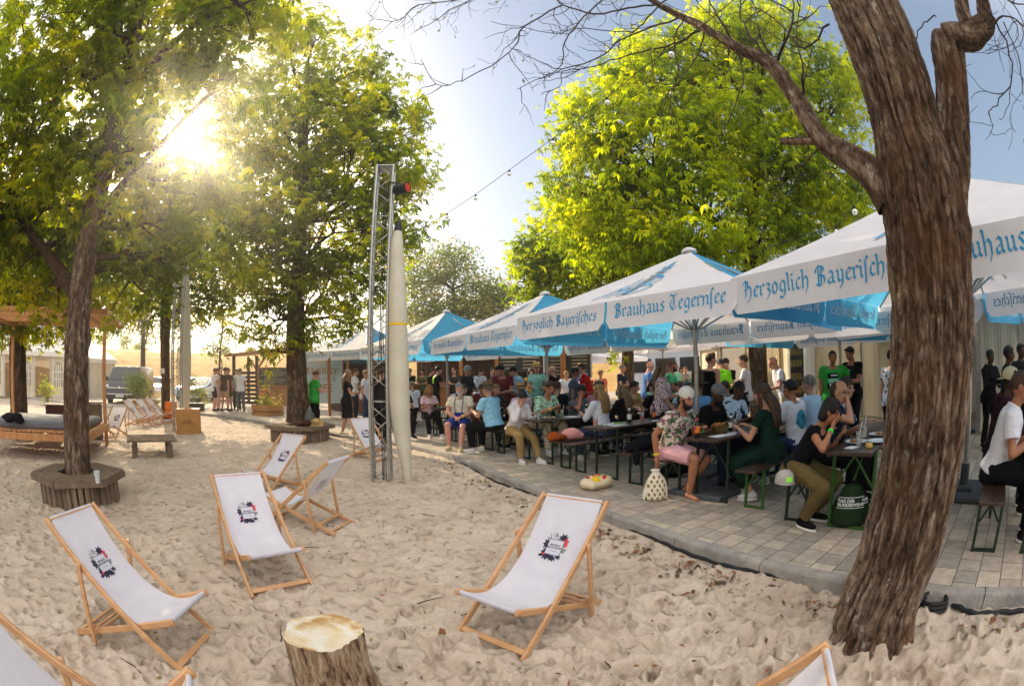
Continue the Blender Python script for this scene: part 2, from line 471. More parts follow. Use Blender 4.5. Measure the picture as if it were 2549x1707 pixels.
def paver_material():
 m = bpy.data.materials.new('concrete_pavers'); m.use_nodes = True
 nt = m.node_tree; N = nt.nodes; L = nt.links; p = N['Principled BSDF']
 p.inputs['Roughness'].default_value = .85; p.inputs['Specular IOR Level'].default_value = .2
 tc = N.new('ShaderNodeTexCoord'); mp = N.new('ShaderNodeMapping'); mp.inputs['Rotation'].default_value = (0, 0, R(-30)); L.new(tc.outputs['Object'], mp.inputs['Vector'])
 br = N.new('ShaderNodeTexBrick'); br.inputs['Scale'].default_value = 1.0; br.inputs['Brick Width'].default_value = .31; br.inputs['Row Height'].default_value = .205
 br.inputs['Mortar Size'].default_value = .004; br.inputs['Mortar Smooth'].default_value = .3; br.offset = .42; br.squash = .72; br.squash_frequency = 3
 br.inputs['Color1'].default_value = (.58, .49, .39, 1); br.inputs['Color2'].default_value = (.36, .32, .28, 1); br.inputs['Mortar'].default_value = (.10, .085, .07, 1)
 L.new(mp.outputs[0], br.inputs['Vector'])
 nz = N.new('ShaderNodeTexNoise'); nz.inputs['Scale'].default_value = 9; nz.inputs['Detail'].default_value = 8; nz.inputs['Roughness'].default_value = .75; L.new(tc.outputs['Object'], nz.inputs['Vector'])
 r = N.new('ShaderNodeValToRGB'); r.color_ramp.elements[0].position = .3; r.color_ramp.elements[1].position = .72; r.color_ramp.elements[0].color = (.62, .6, .58, 1); r.color_ramp.elements[1].color = (1.1, 1.06, 1, 1)
 L.new(nz.outputs['Fac'], r.inputs[0])
 mu = N.new('ShaderNodeMix'); mu.data_type = 'RGBA'; mu.blend_type = 'MULTIPLY'; mu.inputs[0].default_value = 1; L.new(br.outputs['Color'], mu.inputs[6]); L.new(r.outputs[0], mu.inputs[7])
 L.new(mu.outputs[2], p.inputs['Base Color'])
 b = N.new('ShaderNodeBump'); b.inputs['Strength'].default_value = .8; b.inputs['Distance'].default_value = .006; b.invert = True; L.new(br.outputs['Fac'], b.inputs['Height'])
 b2 = N.new('ShaderNodeBump'); b2.inputs['Strength'].default_value = .3; b2.inputs['Distance'].default_value = .006; L.new(nz.outputs['Fac'], b2.inputs['Height']); L.new(b.outputs[0], b2.inputs['Normal'])
 L.new(b2.outputs[0], p.inputs['Normal'])
 return m
def kerb_offset(d):
 out = []
 for i, p in enumerate(KC):
  t = (KC[min(i + 1, len(KC) - 1)] - KC[max(i - 1, 0)]).normalized()
  out.append(p + Vector((-t.y, t.x)) * d)     # left of the walking direction = away from the sand
 return out
def strip(name, d0, d1, zf, m, step=1):
 A, B = kerb_offset(d0), kerb_offset(d1)
 b = MB(); b.loft([[Vector((a.x, a.y, zf(a.x, a.y))), Vector((c.x, c.y, zf(c.x, c.y)))] for a, c in zip(A, B)], closed=False)
 return b.build(name, m, smooth=True, fixn=True)
def build_paving():
 m = paver_material()
 # one sheet from the kerb outwards
 A = kerb_offset(0.10)
 rows = []
 fan = Vector((30.0, 26.0))
 for a in A:
  row = []
  tgt = Vector((a.x + 1.0, a.y + 30.0)) if a.x < -6 else Vector((a.x + 26.0, a.y + 20.0))
  for k in (0, .02, .06, .13, .25, .45, 1.0):
   q = a.lerp(tgt, k); row.append(Vector((q.x, q.y, PZ(q.x, q.y) + (0.0 if k < .6 else 0.0))))
  rows.append(row)
 b = MB(); b.loft(rows, closed=False)
 o = b.build('pavement', m, smooth=True, fixn=True); tag(o, kind='structure')
 # kerb stones, about a metre each
 km = mat('kerb_concrete', rgb((128, 122, 116)), .9, rgb((168, 160, 150)), 5, .7, 60, detail=8)
 b = MB()
 I, O = kerb_offset(0.10), kerb_offset(-0.0)
 acc = 0; seg = []
 def flush(seg):
  if len(seg) < 2: return
  rings = []
  for j, (a, c) in enumerate(seg):
   z = PZ(a.x, a.y)
   t = 0
   n = (c - a).normalized()
   g = .006 if j in (0, len(seg) - 1) else 0
   prof = [(a, z - .5), (a, z + .002 - g), (c - n * .03, z + .003 - g), (c - n * .008, z - .012), (c, z - .035), (c, z - .5)]
   rings.append([Vector((q.x, q.y, zz)) for q, zz in prof])
  b.loft(rings, True, True, closed=True)
 for i in range(len(KC)):
  seg.append((I[i], O[i]))
  if i: acc += (KC[i] - KC[i - 1]).length
  if acc > .95:
   flush(seg)
   a, c = seg[-1]; dd = (KC[i] - KC[i - 1]).normalized() * .008
   seg = [(a + dd, c + dd)]; acc = 0
 flush(seg)
 o = b.build('kerb', km, smooth='auto', fixn=True); tag(o, kind='structure')
build_paving()
def build_hill():
 m = mat('dry_grass_bank', rgb((168, 128, 72)), .95, rgb((196, 158, 96)), .9, 1.0, 3.0, detail=10, stretch=(1, 1, 3), contrast=(.35, .62))
 b = MB(); rings = []
 rs = random.Random(3)
 for i in range(90):
  az = R(-80 + 150 * i / 89)
  row = []
  for d, z in ((37, 0.05), (38.5, .28), (42, 1.4), (46, 2.9), (49, 3.75), (52, 4.0), (70, 4.1), (120, 3.9)):
   n = rs.uniform(-.16, .16) if 1 < z else 0
   dd = d + 4 * math.sin(az * 2.2)
   row.append(Vector((dd * math.sin(az), dd * math.cos(az), z + n)))
  rings.append(row)
 b.loft(rings, closed=False)
 tag(b.build('hill', m, smooth=True, fixn=True), kind='structure')
build_hill()
# ================================================================ TREES
def bark_material(name, c1, c2, c3, scale=1.0, lichen=0.0, stretch=7.0):
 m = bpy.data.materials.new(name); m.use_nodes = True
 nt = m.node_tree; N = nt.nodes; L = nt.links; p = N['Principled BSDF']
 p.inputs['Roughness'].default_value = .9; p.inputs['Specular IOR Level'].default_value = .15
 tc = N.new('ShaderNodeTexCoord'); mp = N.new('ShaderNodeMapping'); mp.inputs['Scale'].default_value = (stretch * .55, stretch * .55, 1.2)
 L.new(tc.outputs['Object'], mp.inputs['Vector'])
 n1 = N.new('ShaderNodeTexNoise'); n1.inputs['Scale'].default_value = 3.2 * scale; n1.inputs['Detail'].default_value = 9; n1.inputs['Roughness'].default_value = .7; n1.inputs['Distortion'].default_value = .4
 L.new(mp.outputs[0], n1.inputs['Vector'])
 cr = N.new('ShaderNodeValToRGB'); e = cr.color_ramp.elements; e[0].position = .38; e[1].position = .68; e[0].color = tuple(c1) + (1,); e[1].color = tuple(c3) + (1,)
 k = e.new(.52); k.color = tuple(c2) + (1,)
 L.new(n1.outputs['Fac'], cr.inputs[0]); src = cr.outputs[0]
 if lichen:
  n2 = N.new('ShaderNodeTexNoise'); n2.inputs['Scale'].default_value = 14; n2.inputs['Detail'].default_value = 6; n2.inputs['Roughness'].default_value = .65
  mp2 = N.new('ShaderNodeMapping'); mp2.inputs['Scale'].default_value = (1.3, 1.3, .8); L.new(tc.outputs['Object'], mp2.inputs['Vector']); L.new(mp2.outputs[0], n2.inputs['Vector'])
  r2 = N.new('ShaderNodeValToRGB'); r2.color_ramp.elements[0].position = .61; r2.color_ramp.elements[1].position = .64
  L.new(n2.outputs['Fac'], r2.inputs[0])
  mx = N.new('ShaderNodeMix'); mx.data_type = 'RGBA'; mx.inputs[7].default_value = (.42, .40, .34, 1)
  ml = N.new('ShaderNodeMath'); ml.operation = 'MULTIPLY'; ml.inputs[1].default_value = lichen; L.new(r2.outputs[0], ml.inputs[0])
  L.new(ml.outputs[0], mx.inputs[0]); L.new(src, mx.inputs[6]); src = mx.outputs[2]
  n3 = N.new('ShaderNodeTexNoise'); n3.inputs['Scale'].default_value = 2.2; n3.inputs['Detail'].default_value = 5; L.new(tc.outputs['Object'], n3.inputs['Vector'])
  r3 = N.new('ShaderNodeValToRGB'); r3.color_ramp.elements[0].position = .52; r3.color_ramp.elements[1].position = .7; r3.color_ramp.elements[1].color = (.6, .6, .6, 1); L.new(n3.outputs['Fac'], r3.inputs[0])
  m3 = N.new('ShaderNodeMix'); m3.data_type = 'RGBA'; m3.inputs[7].default_value = (.24, .105, .045, 1); L.new(r3.outputs[0], m3.inputs[0]); L.new(src, m3.inputs[6]); src = m3.outputs[2]
 if lichen:      # dark fissures between the plates of bark
  at = N.new('ShaderNodeAttribute'); at.attribute_name = 'cav'; rc = N.new('ShaderNodeValToRGB'); rc.color_ramp.elements[0].position = .12; rc.color_ramp.elements[1].position = .55; rc.color_ramp.elements[0].color = (.40, .34, .29, 1)
  L.new(at.outputs['Fac'], rc.inputs[0]); mc = N.new('ShaderNodeMix'); mc.data_type = 'RGBA'; mc.blend_type = 'MULTIPLY'; mc.inputs[0].default_value = 1; L.new(src, mc.inputs[6]); L.new(rc.outputs[0], mc.inputs[7]); src = mc.outputs[2]
 L.new(src, p.inputs['Base Color'])
 b = N.new('ShaderNodeBump'); b.inputs['Strength'].default_value = 1; b.inputs['Distance'].default_value = .03; L.new(n1.outputs['Fac'], b.inputs['Height'])
 L.new(b.outputs[0], p.inputs['Normal'])
 return m
BARK = bark_material('rough_bark', (.065, .044, .032), (.225, .155, .108), (.44, .335, .245), 2.2, .8)
BARKF = bark_material('tree_bark', (.04, .026, .018), (.14, .095, .062), (.26, .18, .125), 1.6, .35)
TWIG = mat('twig_bark', (.035, .022, .016), .85, (.07, .045, .03), 12)
def leaf_material(name, c1, c2, c3, transl=.55):
 m = bpy.data.materials.new(name); m.use_nodes = True
 nt = m.node_tree; N = nt.nodes; L = nt.links; p = N['Principled BSDF']; out = N['Material Output']
 p.inputs['Roughness'].default_value = .5; p.inputs['Specular IOR Level'].default_value = .35
 at = N.new('ShaderNodeAttribute'); at.attribute_name = 'tint'
 cr = N.new('ShaderNodeValToRGB'); e = cr.color_ramp.elements; e[0].position = 0; e[1].position = 1; e[0].color = tuple(c1) + (1,); e[1].color = tuple(c3) + (1,); k = e.new(.55); k.color = tuple(c2) + (1,)
 L.new(at.outputs['Fac'], cr.inputs[0]); L.new(cr.outputs[0], p.inputs['Base Color'])
 hs = N.new('ShaderNodeHueSaturation'); hs.inputs['Value'].default_value = 2.3; hs.inputs['Hue'].default_value = .485; hs.inputs['Saturation'].default_value = 1.08; L.new(cr.outputs[0], hs.inputs['Color'])
 t = N.new('ShaderNodeBsdfTranslucent'); L.new(hs.outputs[0], t.inputs['Color'])
 ms = N.new('ShaderNodeMixShader'); ms.inputs[0].default_value = transl
 L.new(p.outputs[0], ms.inputs[1]); L.new(t.outputs[0], ms.inputs[2]); L.new(ms.outputs[0], out.inputs['Surface'])
 return m
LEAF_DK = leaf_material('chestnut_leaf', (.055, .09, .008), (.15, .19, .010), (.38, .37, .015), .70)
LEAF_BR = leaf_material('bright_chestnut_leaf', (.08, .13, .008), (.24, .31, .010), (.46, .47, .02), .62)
LEAF_BN = leaf_material('browning_leaf', (.06, .10, .02), (.12, .155, .025), (.24, .19, .04), .6)
LEAF_BU = leaf_material('bush_leaf', (.05, .09, .015), (.13, .16, .02), (.28, .26, .03))
def leaves(name, C, size, m, parent, seed=0, leaflets=5, droop=.45, tint=None, simple=False):
 """C: n x 3 positions; one palmate leaf (or one blade when simple) at each"""
 rs = np.random.RandomState(seed); n = len(C)
 if n == 0: return None
 yaw = rs.uniform(0, 2 * PI, n); sz = size * rs.uniform(.65, 1.25, n)
 # leaf plane: roughly level with random tilt
 nx, ny = rs.normal(0, .5, n), rs.normal(0, .5, n); nz = np.ones(n)
 nn = np.stack([nx, ny, nz], 1); nn /= np.linalg.norm(nn, axis=1)[:, None]
 d0 = np.stack([np.cos(yaw), np.sin(yaw), np.zeros(n)], 1); d0 -= nn * (d0 * nn).sum(1)[:, None]; d0 /= np.linalg.norm(d0, axis=1)[:, None]
 e0 = np.cross(nn, d0)
 V, F = [], []
 angs = [0.0] if simple else list(np.radians(np.linspace(-92, 92, leaflets)))
 for a in angs:
  ln = sz * (1 if simple else (1 - .38 * abs(a) / 1.6)) * rs.uniform(.85, 1.1, n); wd = ln * (.30 if simple else .21)
  d = d0 * np.cos(a) + e0 * np.sin(a); s = np.cross(nn, d)
  dr = droop * rs.uniform(.4, 1.5, n)
  down = np.array([0, 0, -1.0])
  P0 = C
  mid = C + d * (ln * .62)[:, None] + down * (ln * .62 * dr * .35)[:, None]
  P1 = mid + s * wd[:, None] + nn * (wd * .35)[:, None]
  P3 = mid - s * wd[:, None] + nn * (wd * .35)[:, None]
  P2 = C + d * ln[:, None] + down * (ln * dr)[:, None]
  base = len(V) * n
  V += [P0, P1, P2, P3]
  i = np.arange(n) + base
  F.append(np.stack([i, i + n, i + 2 * n, i + 3 * n], 1))
 V = np.concatenate(V); F = np.concatenate(F)
 o = npmesh(name, V, F, m, parent)
 t = np.clip(rs.beta(2, 2.4, n) + .22 * np.sin(C[:, 0] * 2.3) * np.sin(C[:, 1] * 2.1 + 1) + .18 * np.sin(C[:, 2] * 3.3 + C[:, 0]), 0, 1) if tint is None else tint
 at = o.data.attributes.new('tint', 'FLOAT', 'POINT')
 at.data.foreach_set('value', np.tile(t, len(V) // n).astype(np.float32))
 return o
def clip_gap(C, deg):
 """the gap in the leaves through which the sun shines"""
 d = C - np.array([0, 0, CH]); d /= np.linalg.norm(d, axis=1)[:, None]
 return C[(d @ np.array(SUN)) < math.cos(R(deg))]
def crown_points(blobs, n, seed, shell=.55, clump=9, spread=.28, holes=.14):
 """leaf positions: clumps spread over the outer part of lumpy blobs (centre, radius[, squash])"""
 rs = np.random.RandomState(seed)
 vol = np.array([b[1] ** 2.2 for b in blobs]); pr = vol / vol.sum(); out = []
 for b, k in zip(blobs, rs.multinomial(max(1, n // clump), pr)):
  c, r = np.array(b[0]), b[1]; sq = b[2] if len(b) > 2 else .8
  u = rs.normal(size=(k, 3)); u /= np.linalg.norm(u, axis=1)[:, None]
  lump = 1 + .22 * np.sin(u[:, 0] * 5 + r) * np.cos(u[:, 1] * 4.3 + r * 2) + .16 * np.sin(u[:, 2] * 9 + u[:, 0] * 6)
  q = (shell + (1 - shell) * rs.uniform(0, 1, k) ** .6)
  p = c + u * (r * q * lump)[:, None] * np.array([1, 1, sq])
  hole = np.sin(p[:, 0] * 2.9 + r) * np.sin(p[:, 1] * 2.6 + 1) * np.sin(p[:, 2] * 3.1 + r * 2)
  p = p[hole > -holes]; k = len(p)
  pp = np.repeat(p, clump, 0) + rs.normal(0, spread, (k * clump, 3)) * np.array([1, 1, .55])
  out.append(pp)
 return np.concatenate(out)
CAV = []
def set_cav(o, n=1):
 a = o.data.attributes.new('cav', 'FLOAT', 'POINT'); v = np.concatenate(CAV[-n:]); v = v if len(v) == len(o.data.vertices) else np.full(len(o.data.vertices), .6)
 a.data.foreach_set('value', v.astype(np.float32))
def bark_tube(pts, rad, na=48, nz=None, depth=.0, seed=0, closed_top=True, knobs=()):
 """trunk with ridges; pts and radii are interpolated smoothly; returns V, F"""
 P = catmull([Vector(p) for p in pts], 6) if len(pts) > 2 else [Vector(p) for p in pts]
 rr = []
 for i in range(len(pts) - 1):
  for k in range(6 if len(pts) > 2 else 1):
   t = k / 6; rr.append(rad[i] * (1 - t) + rad[i + 1] * t)
 rr.append(rad[-1]); rr = rr[:len(P)]
 L = np.concatenate([[0], np.cumsum([(P[i + 1] - P[i]).length for i in range(len(P) - 1)])])
 nz = nz or max(4, int(L[-1] / .05))
 s = np.linspace(0, L[-1], nz)
 X = np.stack([np.interp(s, L, [p[k] for p in P]) for k in range(3)], 1); RR = np.interp(s, L, rr)
 T = np.gradient(X, axis=0); T /= np.linalg.norm(T, axis=1)[:, None]
 u = np.cross(T, [0.3, 1, .1]); u /= np.linalg.norm(u, axis=1)[:, None]; w = np.cross(T, u)
 th = np.linspace(0, 2 * PI, na, endpoint=False)
 TH, S = np.meshgrid(th, s); Rg = np.repeat(RR[:, None], na, 1)
 circ = TH / (2 * PI) * round(max(6, 2 * PI * RR.mean() / .045))
 def per(a, b, sd):     # periodic in theta
  k = round(max(6, 2 * PI * RR.mean() / .045)) * a
  f1 = vnoise(TH / (2 * PI) * k, S * b, 1.0, sd); f2 = vnoise((TH / (2 * PI) - 1) * k, S * b, 1.0, sd); t = TH / (2 * PI)
  return f1 * (1 - t) + f2 * t
 if depth:
  r1 = np.minimum(1, np.abs(per(.8, 2.6, seed + 9) + .35 * per(2.0, 7, seed + 3)) * 6); r2 = np.minimum(1, np.abs(per(1.7, 6.5, seed + 4)) * 5)
  disp = depth * (-(1 - r1) * 1.15 - (1 - r2) * .55 + .5 * per(1.3, 9, seed + 5) + .45 * per(3.0, 24, seed + 6) + .3 * per(6, 60, seed + 2)) + RR.mean() * .10 * per(.15, .8, seed + 7)
  Rg = Rg + disp
  CAV.append(np.clip(.5 + disp / depth * .42, 0, 1).ravel())
 for (kt, ks, kr, kh) in knobs:
  dth = (TH - kt + PI) % (2 * PI) - PI
  Rg = Rg + kh * np.exp(-((dth * RR.mean()) ** 2 + (S - ks) ** 2) / kr ** 2)
 V = X[:, None, :] + (u[:, None, :] * np.cos(TH)[..., None] + w[:, None, :] * np.sin(TH)[..., None]) * Rg[..., None]
 idx = np.arange(nz * na).reshape(nz, na); nx = np.roll(idx, -1, 1)
 F = np.stack([idx[:-1], nx[:-1], nx[1:], idx[1:]], -1).reshape(-1, 4)
 return V.reshape(-1, 3), F, (idx[-1], X[-1])
def merge(parts):
 Vs, Fs, n = [], [], 0
 for V, F in parts:
  Vs.append(V); Fs.append(np.asarray(F) + n); n += len(V)
 return np.concatenate(Vs), np.concatenate(Fs)
def tube_np(pts, rad, n=6):
 P = np.array([tuple(p) for p in pts]); T = np.gradient(P, axis=0); T /= np.linalg.norm(T, axis=1)[:, None] + 1e-9
 u = np.cross(T, [0.31, .52, .8]); u /= np.linalg.norm(u, axis=1)[:, None] + 1e-9; w = np.cross(T, u)
 th = np.linspace(0, 2 * PI, n, endpoint=False); r = np.asarray(rad, float)[:, None, None] * np.ones((len(P), 1, 1))
 V = P[:, None] + (u[:, None] * np.cos(th)[None, :, None] + w[:, None] * np.sin(th)[None, :, None]) * r
 idx = np.arange(len(P) * n).reshape(len(P), n); nx = np.roll(idx, -1, 1)
 return V.reshape(-1, 3), np.stack([idx[:-1], nx[:-1], nx[1:], idx[1:]], -1).reshape(-1, 4)
def limb(a, b, r0, r1, rs, bend=.12, k=7):
 a, b = Vector(a), Vector(b); L = (b - a).length; pts = []
 o1 = Vector([rs.uniform(-1, 1) for _ in range(3)]) * L * bend
 for i in range(k + 1):
  t = i / k
  pts.append(a.lerp(b, t) + o1 * math.sin(PI * t) + Vector((0, 0, L * .06 * math.sin(PI * t))) + (Vector([rs.uniform(-1, 1) for _ in range(3)]) * L * .012 if 0 < i < k else Vector()))
 return pts, [r0 + (r1 - r0) * (i / k) for i in range(k + 1)]
def tree(name, label, trunk_pts, trunk_r, blobs, nleaf, lsize, lm, seed, group=None, limbs=(), sub=3, gap=0, depth=.012, clump=9, spread=.28, shell=.5, simple=False, bark=None, na=40, knobs=(), droop=.45, extra=None, leaflets=5):
 rs = random.Random(seed)
 base = Vector(trunk_pts[0])
 root = thing(name, label, 'tree', base, group=group)
 V, F, _ = bark_tube([Vector(p) - base for p in trunk_pts], trunk_r, na=na, depth=depth, seed=seed, knobs=knobs)
 tk = npmesh('trunk', V, F, bark or BARKF, root, smooth=True)
 if depth: set_cav(tk)
 parts = []
 tips = []
 src = [Vector(p) for p in trunk_pts]
 for pts, r in limbs:
  V, F, _ = bark_tube([Vector(p) - base for p in pts], r, na=20, depth=depth * .6, seed=seed + 3); parts.append((V, F)); src += [Vector(p) for p in pts]
 for bl in blobs:
  c = Vector(bl[0]); r = bl[1]
  cand = [p for p in src if p.z < c.z + .2] or src
  a = min(cand, key=lambda p: (p - c).length + .6 * abs(c.z - p.z - r * .5))
  pts, rad = limb(a, c, min(trunk_r[-1] * .8, .035 + r * .035), .012 + r * .008, rs)
  parts.append(tube_np([p - base for p in pts], rad, 7))
  for _ in range(int(sub * r * 2)):
   q = pts[rs.randint(2, len(pts) - 1)]
   e = c + Vector([rs.gauss(0, 1) for _ in range(3)]).normalized() * r * rs.uniform(.75, 1.02)
   p2, r2 = limb(q, e, .02 + .006 * r, .004, rs, .16, 5)
   parts.append(tube_np([p - base for p in p2], r2, 4))
   q = p2[3]
   for _ in range(2):
    e2 = q + Vector([rs.gauss(0, 1) for _ in range(3)]).normalized() * r * .4
    p3, r3 = limb(q, e2, .009, .003, rs, .16, 3); parts.append(tube_np([p - base for p in p3], r3, 3))
 if parts:
  V, F = merge(parts); npmesh('branches', V, F, bark or BARKF, root, smooth=True)
 if nleaf:
  C = crown_points(blobs, nleaf, seed, shell, clump, spread)
  if extra is not None: C = np.concatenate([C, extra])
  if gap: C = clip_gap(C, gap)
  leaves('crown', C - np.array(base), lsize, lm, root, seed, simple=simple, droop=droop, leaflets=leaflets)
 return root
def B(px, py, dist, r, sq=.8): return (tuple(GD(px, py, dist)), r, sq)
def pxt(rows):
 """rows of (left px, right px, y px, horizontal distance) -> centre points and radii"""
 P, Q = [], []
 for l, r, y, d in rows:
  a, b = ray(l, y), ray(r, y); c = GD((l + r) / 2, y, d)
  P.append(c); Q.append((c - Vector((0, 0, CH))).length * math.tan(a.angle(b) / 2))
 return P, Q
def build_right_tree():
 rows = [(2048, 2292, 1640, 2.88), (2058, 2278, 1588, 2.90), (2092, 2290, 1500, 2.93), (2128, 2325, 1410, 2.97), (2154, 2356, 1315, 3.0), (2195, 2397, 1120, 3.03), (2212, 2415, 960, 3.05), (2219, 2424, 850, 3.06), (2206, 2423, 650, 3.06),
   (2190, 2410, 500, 3.04), (2176, 2385, 400, 3.02), (2170, 2345, 320, 3.0), (2142, 2322, 217, 2.96), (2106, 2285, 108, 2.92), (2066, 2236, 0, 2.88), (2030, 2190, -100, 2.84), (1990, 2130, -220, 2.8)]
 P, Q = pxt(rows)
 P[0].z = -.15
 base = Vector((P[1].x, P[1].y, 0))
 root = thing('leaning_tree', 'huge leaning tree with rough bark, bare twigs and hardly any leaves', 'tree', base)
 V, F, _ = bark_tube([p - base for p in P], Q, na=320, nz=700, depth=.017, seed=2, knobs=((2.2, 2.6, .10, .03), (4.2, 3.2, .12, .05)))
 set_cav(npmesh('trunk', V, F, BARK, root, smooth=True))
 parts = []; CAV.clear()
 # the fork on the right with its sawn elbow
 P, Q = pxt([(2296, 2396, 640, 3.06), (2304, 2406, 560, 3.05), (2312, 2414, 480, 3.05), (2321, 2420, 400, 3.05), (2330, 2419, 320, 3.04), (2331, 2411, 217, 3.0), (2318, 2402, 130, 2.98), (2322, 2392, 90, 2.97)])
 V, F, _ = bark_tube([p - base for p in P], Q, na=80, nz=120, depth=.012, seed=11); parts.append((V, F))
 el = [GD(2352, 92, 2.97), GD(2380, 92, 2.97), GD(2420, 88, 2.96), GD(2452, 60, 2.95), GD(2450, 20, 2.93), GD(2438, -40, 2.9)]
 V, F, _ = bark_tube([p - base for p in el], [.10, .11, .105, .085, .06, .055], na=60, nz=70, depth=.010, seed=12); parts.append((V, F))
 st = [GD(2410, 60, 2.96), GD(2395, 20, 2.95), GD(2385, -60, 2.92)]
 V, F, _ = bark_tube([p - base for p in st], [.07, .06, .05], na=40, nz=30, depth=.008, seed=13); parts.append((V, F))
 # the long limb reaching left
 lp = [(2225, 500, 3.04, .15), (2190, 455, 3.04, .125), (2144, 412, 3.06, .105), (2047, 347, 3.12, .082), (1993, 262, 3.16, .07), (1955, 205, 3.2, .066), (1925, 165, 3.25, .066), (1895, 145, 3.3, .063), (1835, 119, 3.4, .055), (1754, 70, 3.5, .046), (1700, 43, 3.6, .042), (1640, 12, 3.7, .038), (1585, -30, 3.75, .034), (1540, -90, 3.7, .03)]
 LP = [GD(a, b, d) for a, b, d, _ in lp]
 V, F, _ = bark_tube([p - base for p in LP], [q[3] for q in lp], na=44, nz=260, depth=.008, seed=14); parts.append((V, F))
 s2 = [GD(2060, 352, 3.12), GD(2010, 350, 3.14), GD(1943, 352, 3.16)]
 V, F, _ = bark_tube([p - base for p in s2], [.04, .032, .026], na=24, nz=20, depth=.004, seed=15); parts.append((V, F))
 V, F = merge(parts); set_cav(npmesh('limbs', V, F, BARK, root, smooth=True), len(CAV))
 # bare twigs
 rs = random.Random(8); tw = []; pend = []
 mains = [
  ([(1640, 12), (1560, 22), (1480, 34), (1400, 15), (1332, 50), (1295, 78), (1284, 113), (1240, 152), (1153, 200), (1088, 209), (1048, 148)], 3.9, .016),
  ([(1700, 43), (1620, 70), (1540, 100), (1500, 140), (1400, 170), (1330, 150), (1290, 128)], 3.8, .014),
  ([(1754, 70), (1690, 105), (1620, 125), (1540, 145), (1460, 170), (1400, 180), (1395, 215), (1345, 235)], 3.8, .014),
  ([(1600, -20), (1500, 0), (1440, 60), (1405, 110), (1398, 160), (1350, 195), (1285, 222)], 3.9, .013),
  ([(1585, -30), (1400, -20), (1200, -10), (1100, 5), (1040, 14), (990, 50), (930, 48), (911, 25)], 4.0, .013),
  ([(1585, -30), (1300, -30), (1140, 15), (1080, 55), (1028, 78)], 4.0, .010),
  ([(1640, 12), (1600, 60), (1560, 80), (1430, 70), (1380, 84), (1220, 52)], 3.9, .011),
  ([(1835, 119), (1800, 60), (1770, 10), (1750, -40)], 3.5, .02),
  ([(1925, 165), (1960, 90), (1975, 30), (1965, -40)], 3.3, .022),
  ([(1993, 262), (2000, 180), (1985, 90), (1990, 0)], 3.2, .016),
  ([(1754, 70), (1740, 130), (1700, 190), (1660, 240), (1640, 300)], 3.6, .010),
  ([(1700, 43), (1680, 110), (1690, 180), (1665, 260), (1690, 330)], 3.6, .010),
  ([(1835, 119), (1850, 190), (1830, 260), (1800, 330)], 3.4, .010),
  ([(2047, 347), (2010, 400), (1960, 430), (1930, 500)], 3.15, .009),
  ([(2060, 60), (2000, 120), (1940, 60), (1880, 20), (1820, 40)], 3.0, .012),
  ([(2450, 20), (2480, 60), (2510, 120), (2520, 200), (2480, 260), (2462, 285)], 2.9, .012),
  ([(2440, 90), (2500, 40), (2549, 70)], 2.9, .014), ([(2438, -40), (2500, 0), (2560, 10)], 2.9, .016),
  ([(2330, 40), (2300, 60), (2280, 100), (2300, 160)], 2.95, .008), ([(2500, 60), (2540, 160), (2549, 240)], 2.9, .007),
  ([(1925, 165), (1870, 90), (1840, 30), (1850, -40)], 3.3, .018), ([(1640, 12), (1700, -20), (1760, 30), (1800, 80)], 3.6, .012)]
 lf = []
 for pts, d, r in mains:
  C = catmull([GD(x, y, d + rs.uniform(-.15, .15)) for x, y in pts], 4)
  C = [c + Vector([rs.uniform(-1, 1) for _ in range(3)]) * .012 for c in C]
  tw.append(tube_np([c - base for c in C], np.linspace(r * .75, .003, len(C)), 6)); pend.append((C, r, 0))
 while pend:
  C, r, lv = pend.pop()
  if lv >= 3: continue
  L = sum((C[i + 1] - C[i]).length for i in range(len(C) - 1))
  for _ in range(int({0: 5.2, 1: 2.6, 2: 1.4}[lv] * L + rs.random() * 1.5)):
   i = rs.randint(1, len(C) - 2); t = (C[i + 1] - C[i]).normalized()
   side = Vector([rs.gauss(0, 1) for _ in range(3)]); side = (side - t * side.dot(t)).normalized()
   dr = (t * rs.uniform(.3, .9) + side * .8 + Vector((0, 0, -.25))).normalized()
   ln = rs.uniform(.12, .5) * {0: 1.1, 1: .6, 2: .35}[lv]; k = 6; q = C[i]; D = [q]
   for j in range(k):
    dr = (dr + Vector([rs.gauss(0, 1) for _ in range(3)]) * .28 + Vector((0, 0, .05))).normalized(); q = q + dr * ln / k; D.append(q)
   rr = max(.0020, r * .34)
   tw.append(tube_np([c - base for c in D], np.linspace(rr, .0018, len(D)), 4)); pend.append((D, rr, lv + 1))
   if rs.random() < .10: lf.append(tuple(D[-1] - base))
 V, F = merge(tw); npmesh('twigs', V, F, TWIG, root, smooth=True)
 leaves('leaves', np.array(lf), .045, LEAF_BN, root, 4, simple=True)
build_right_tree()
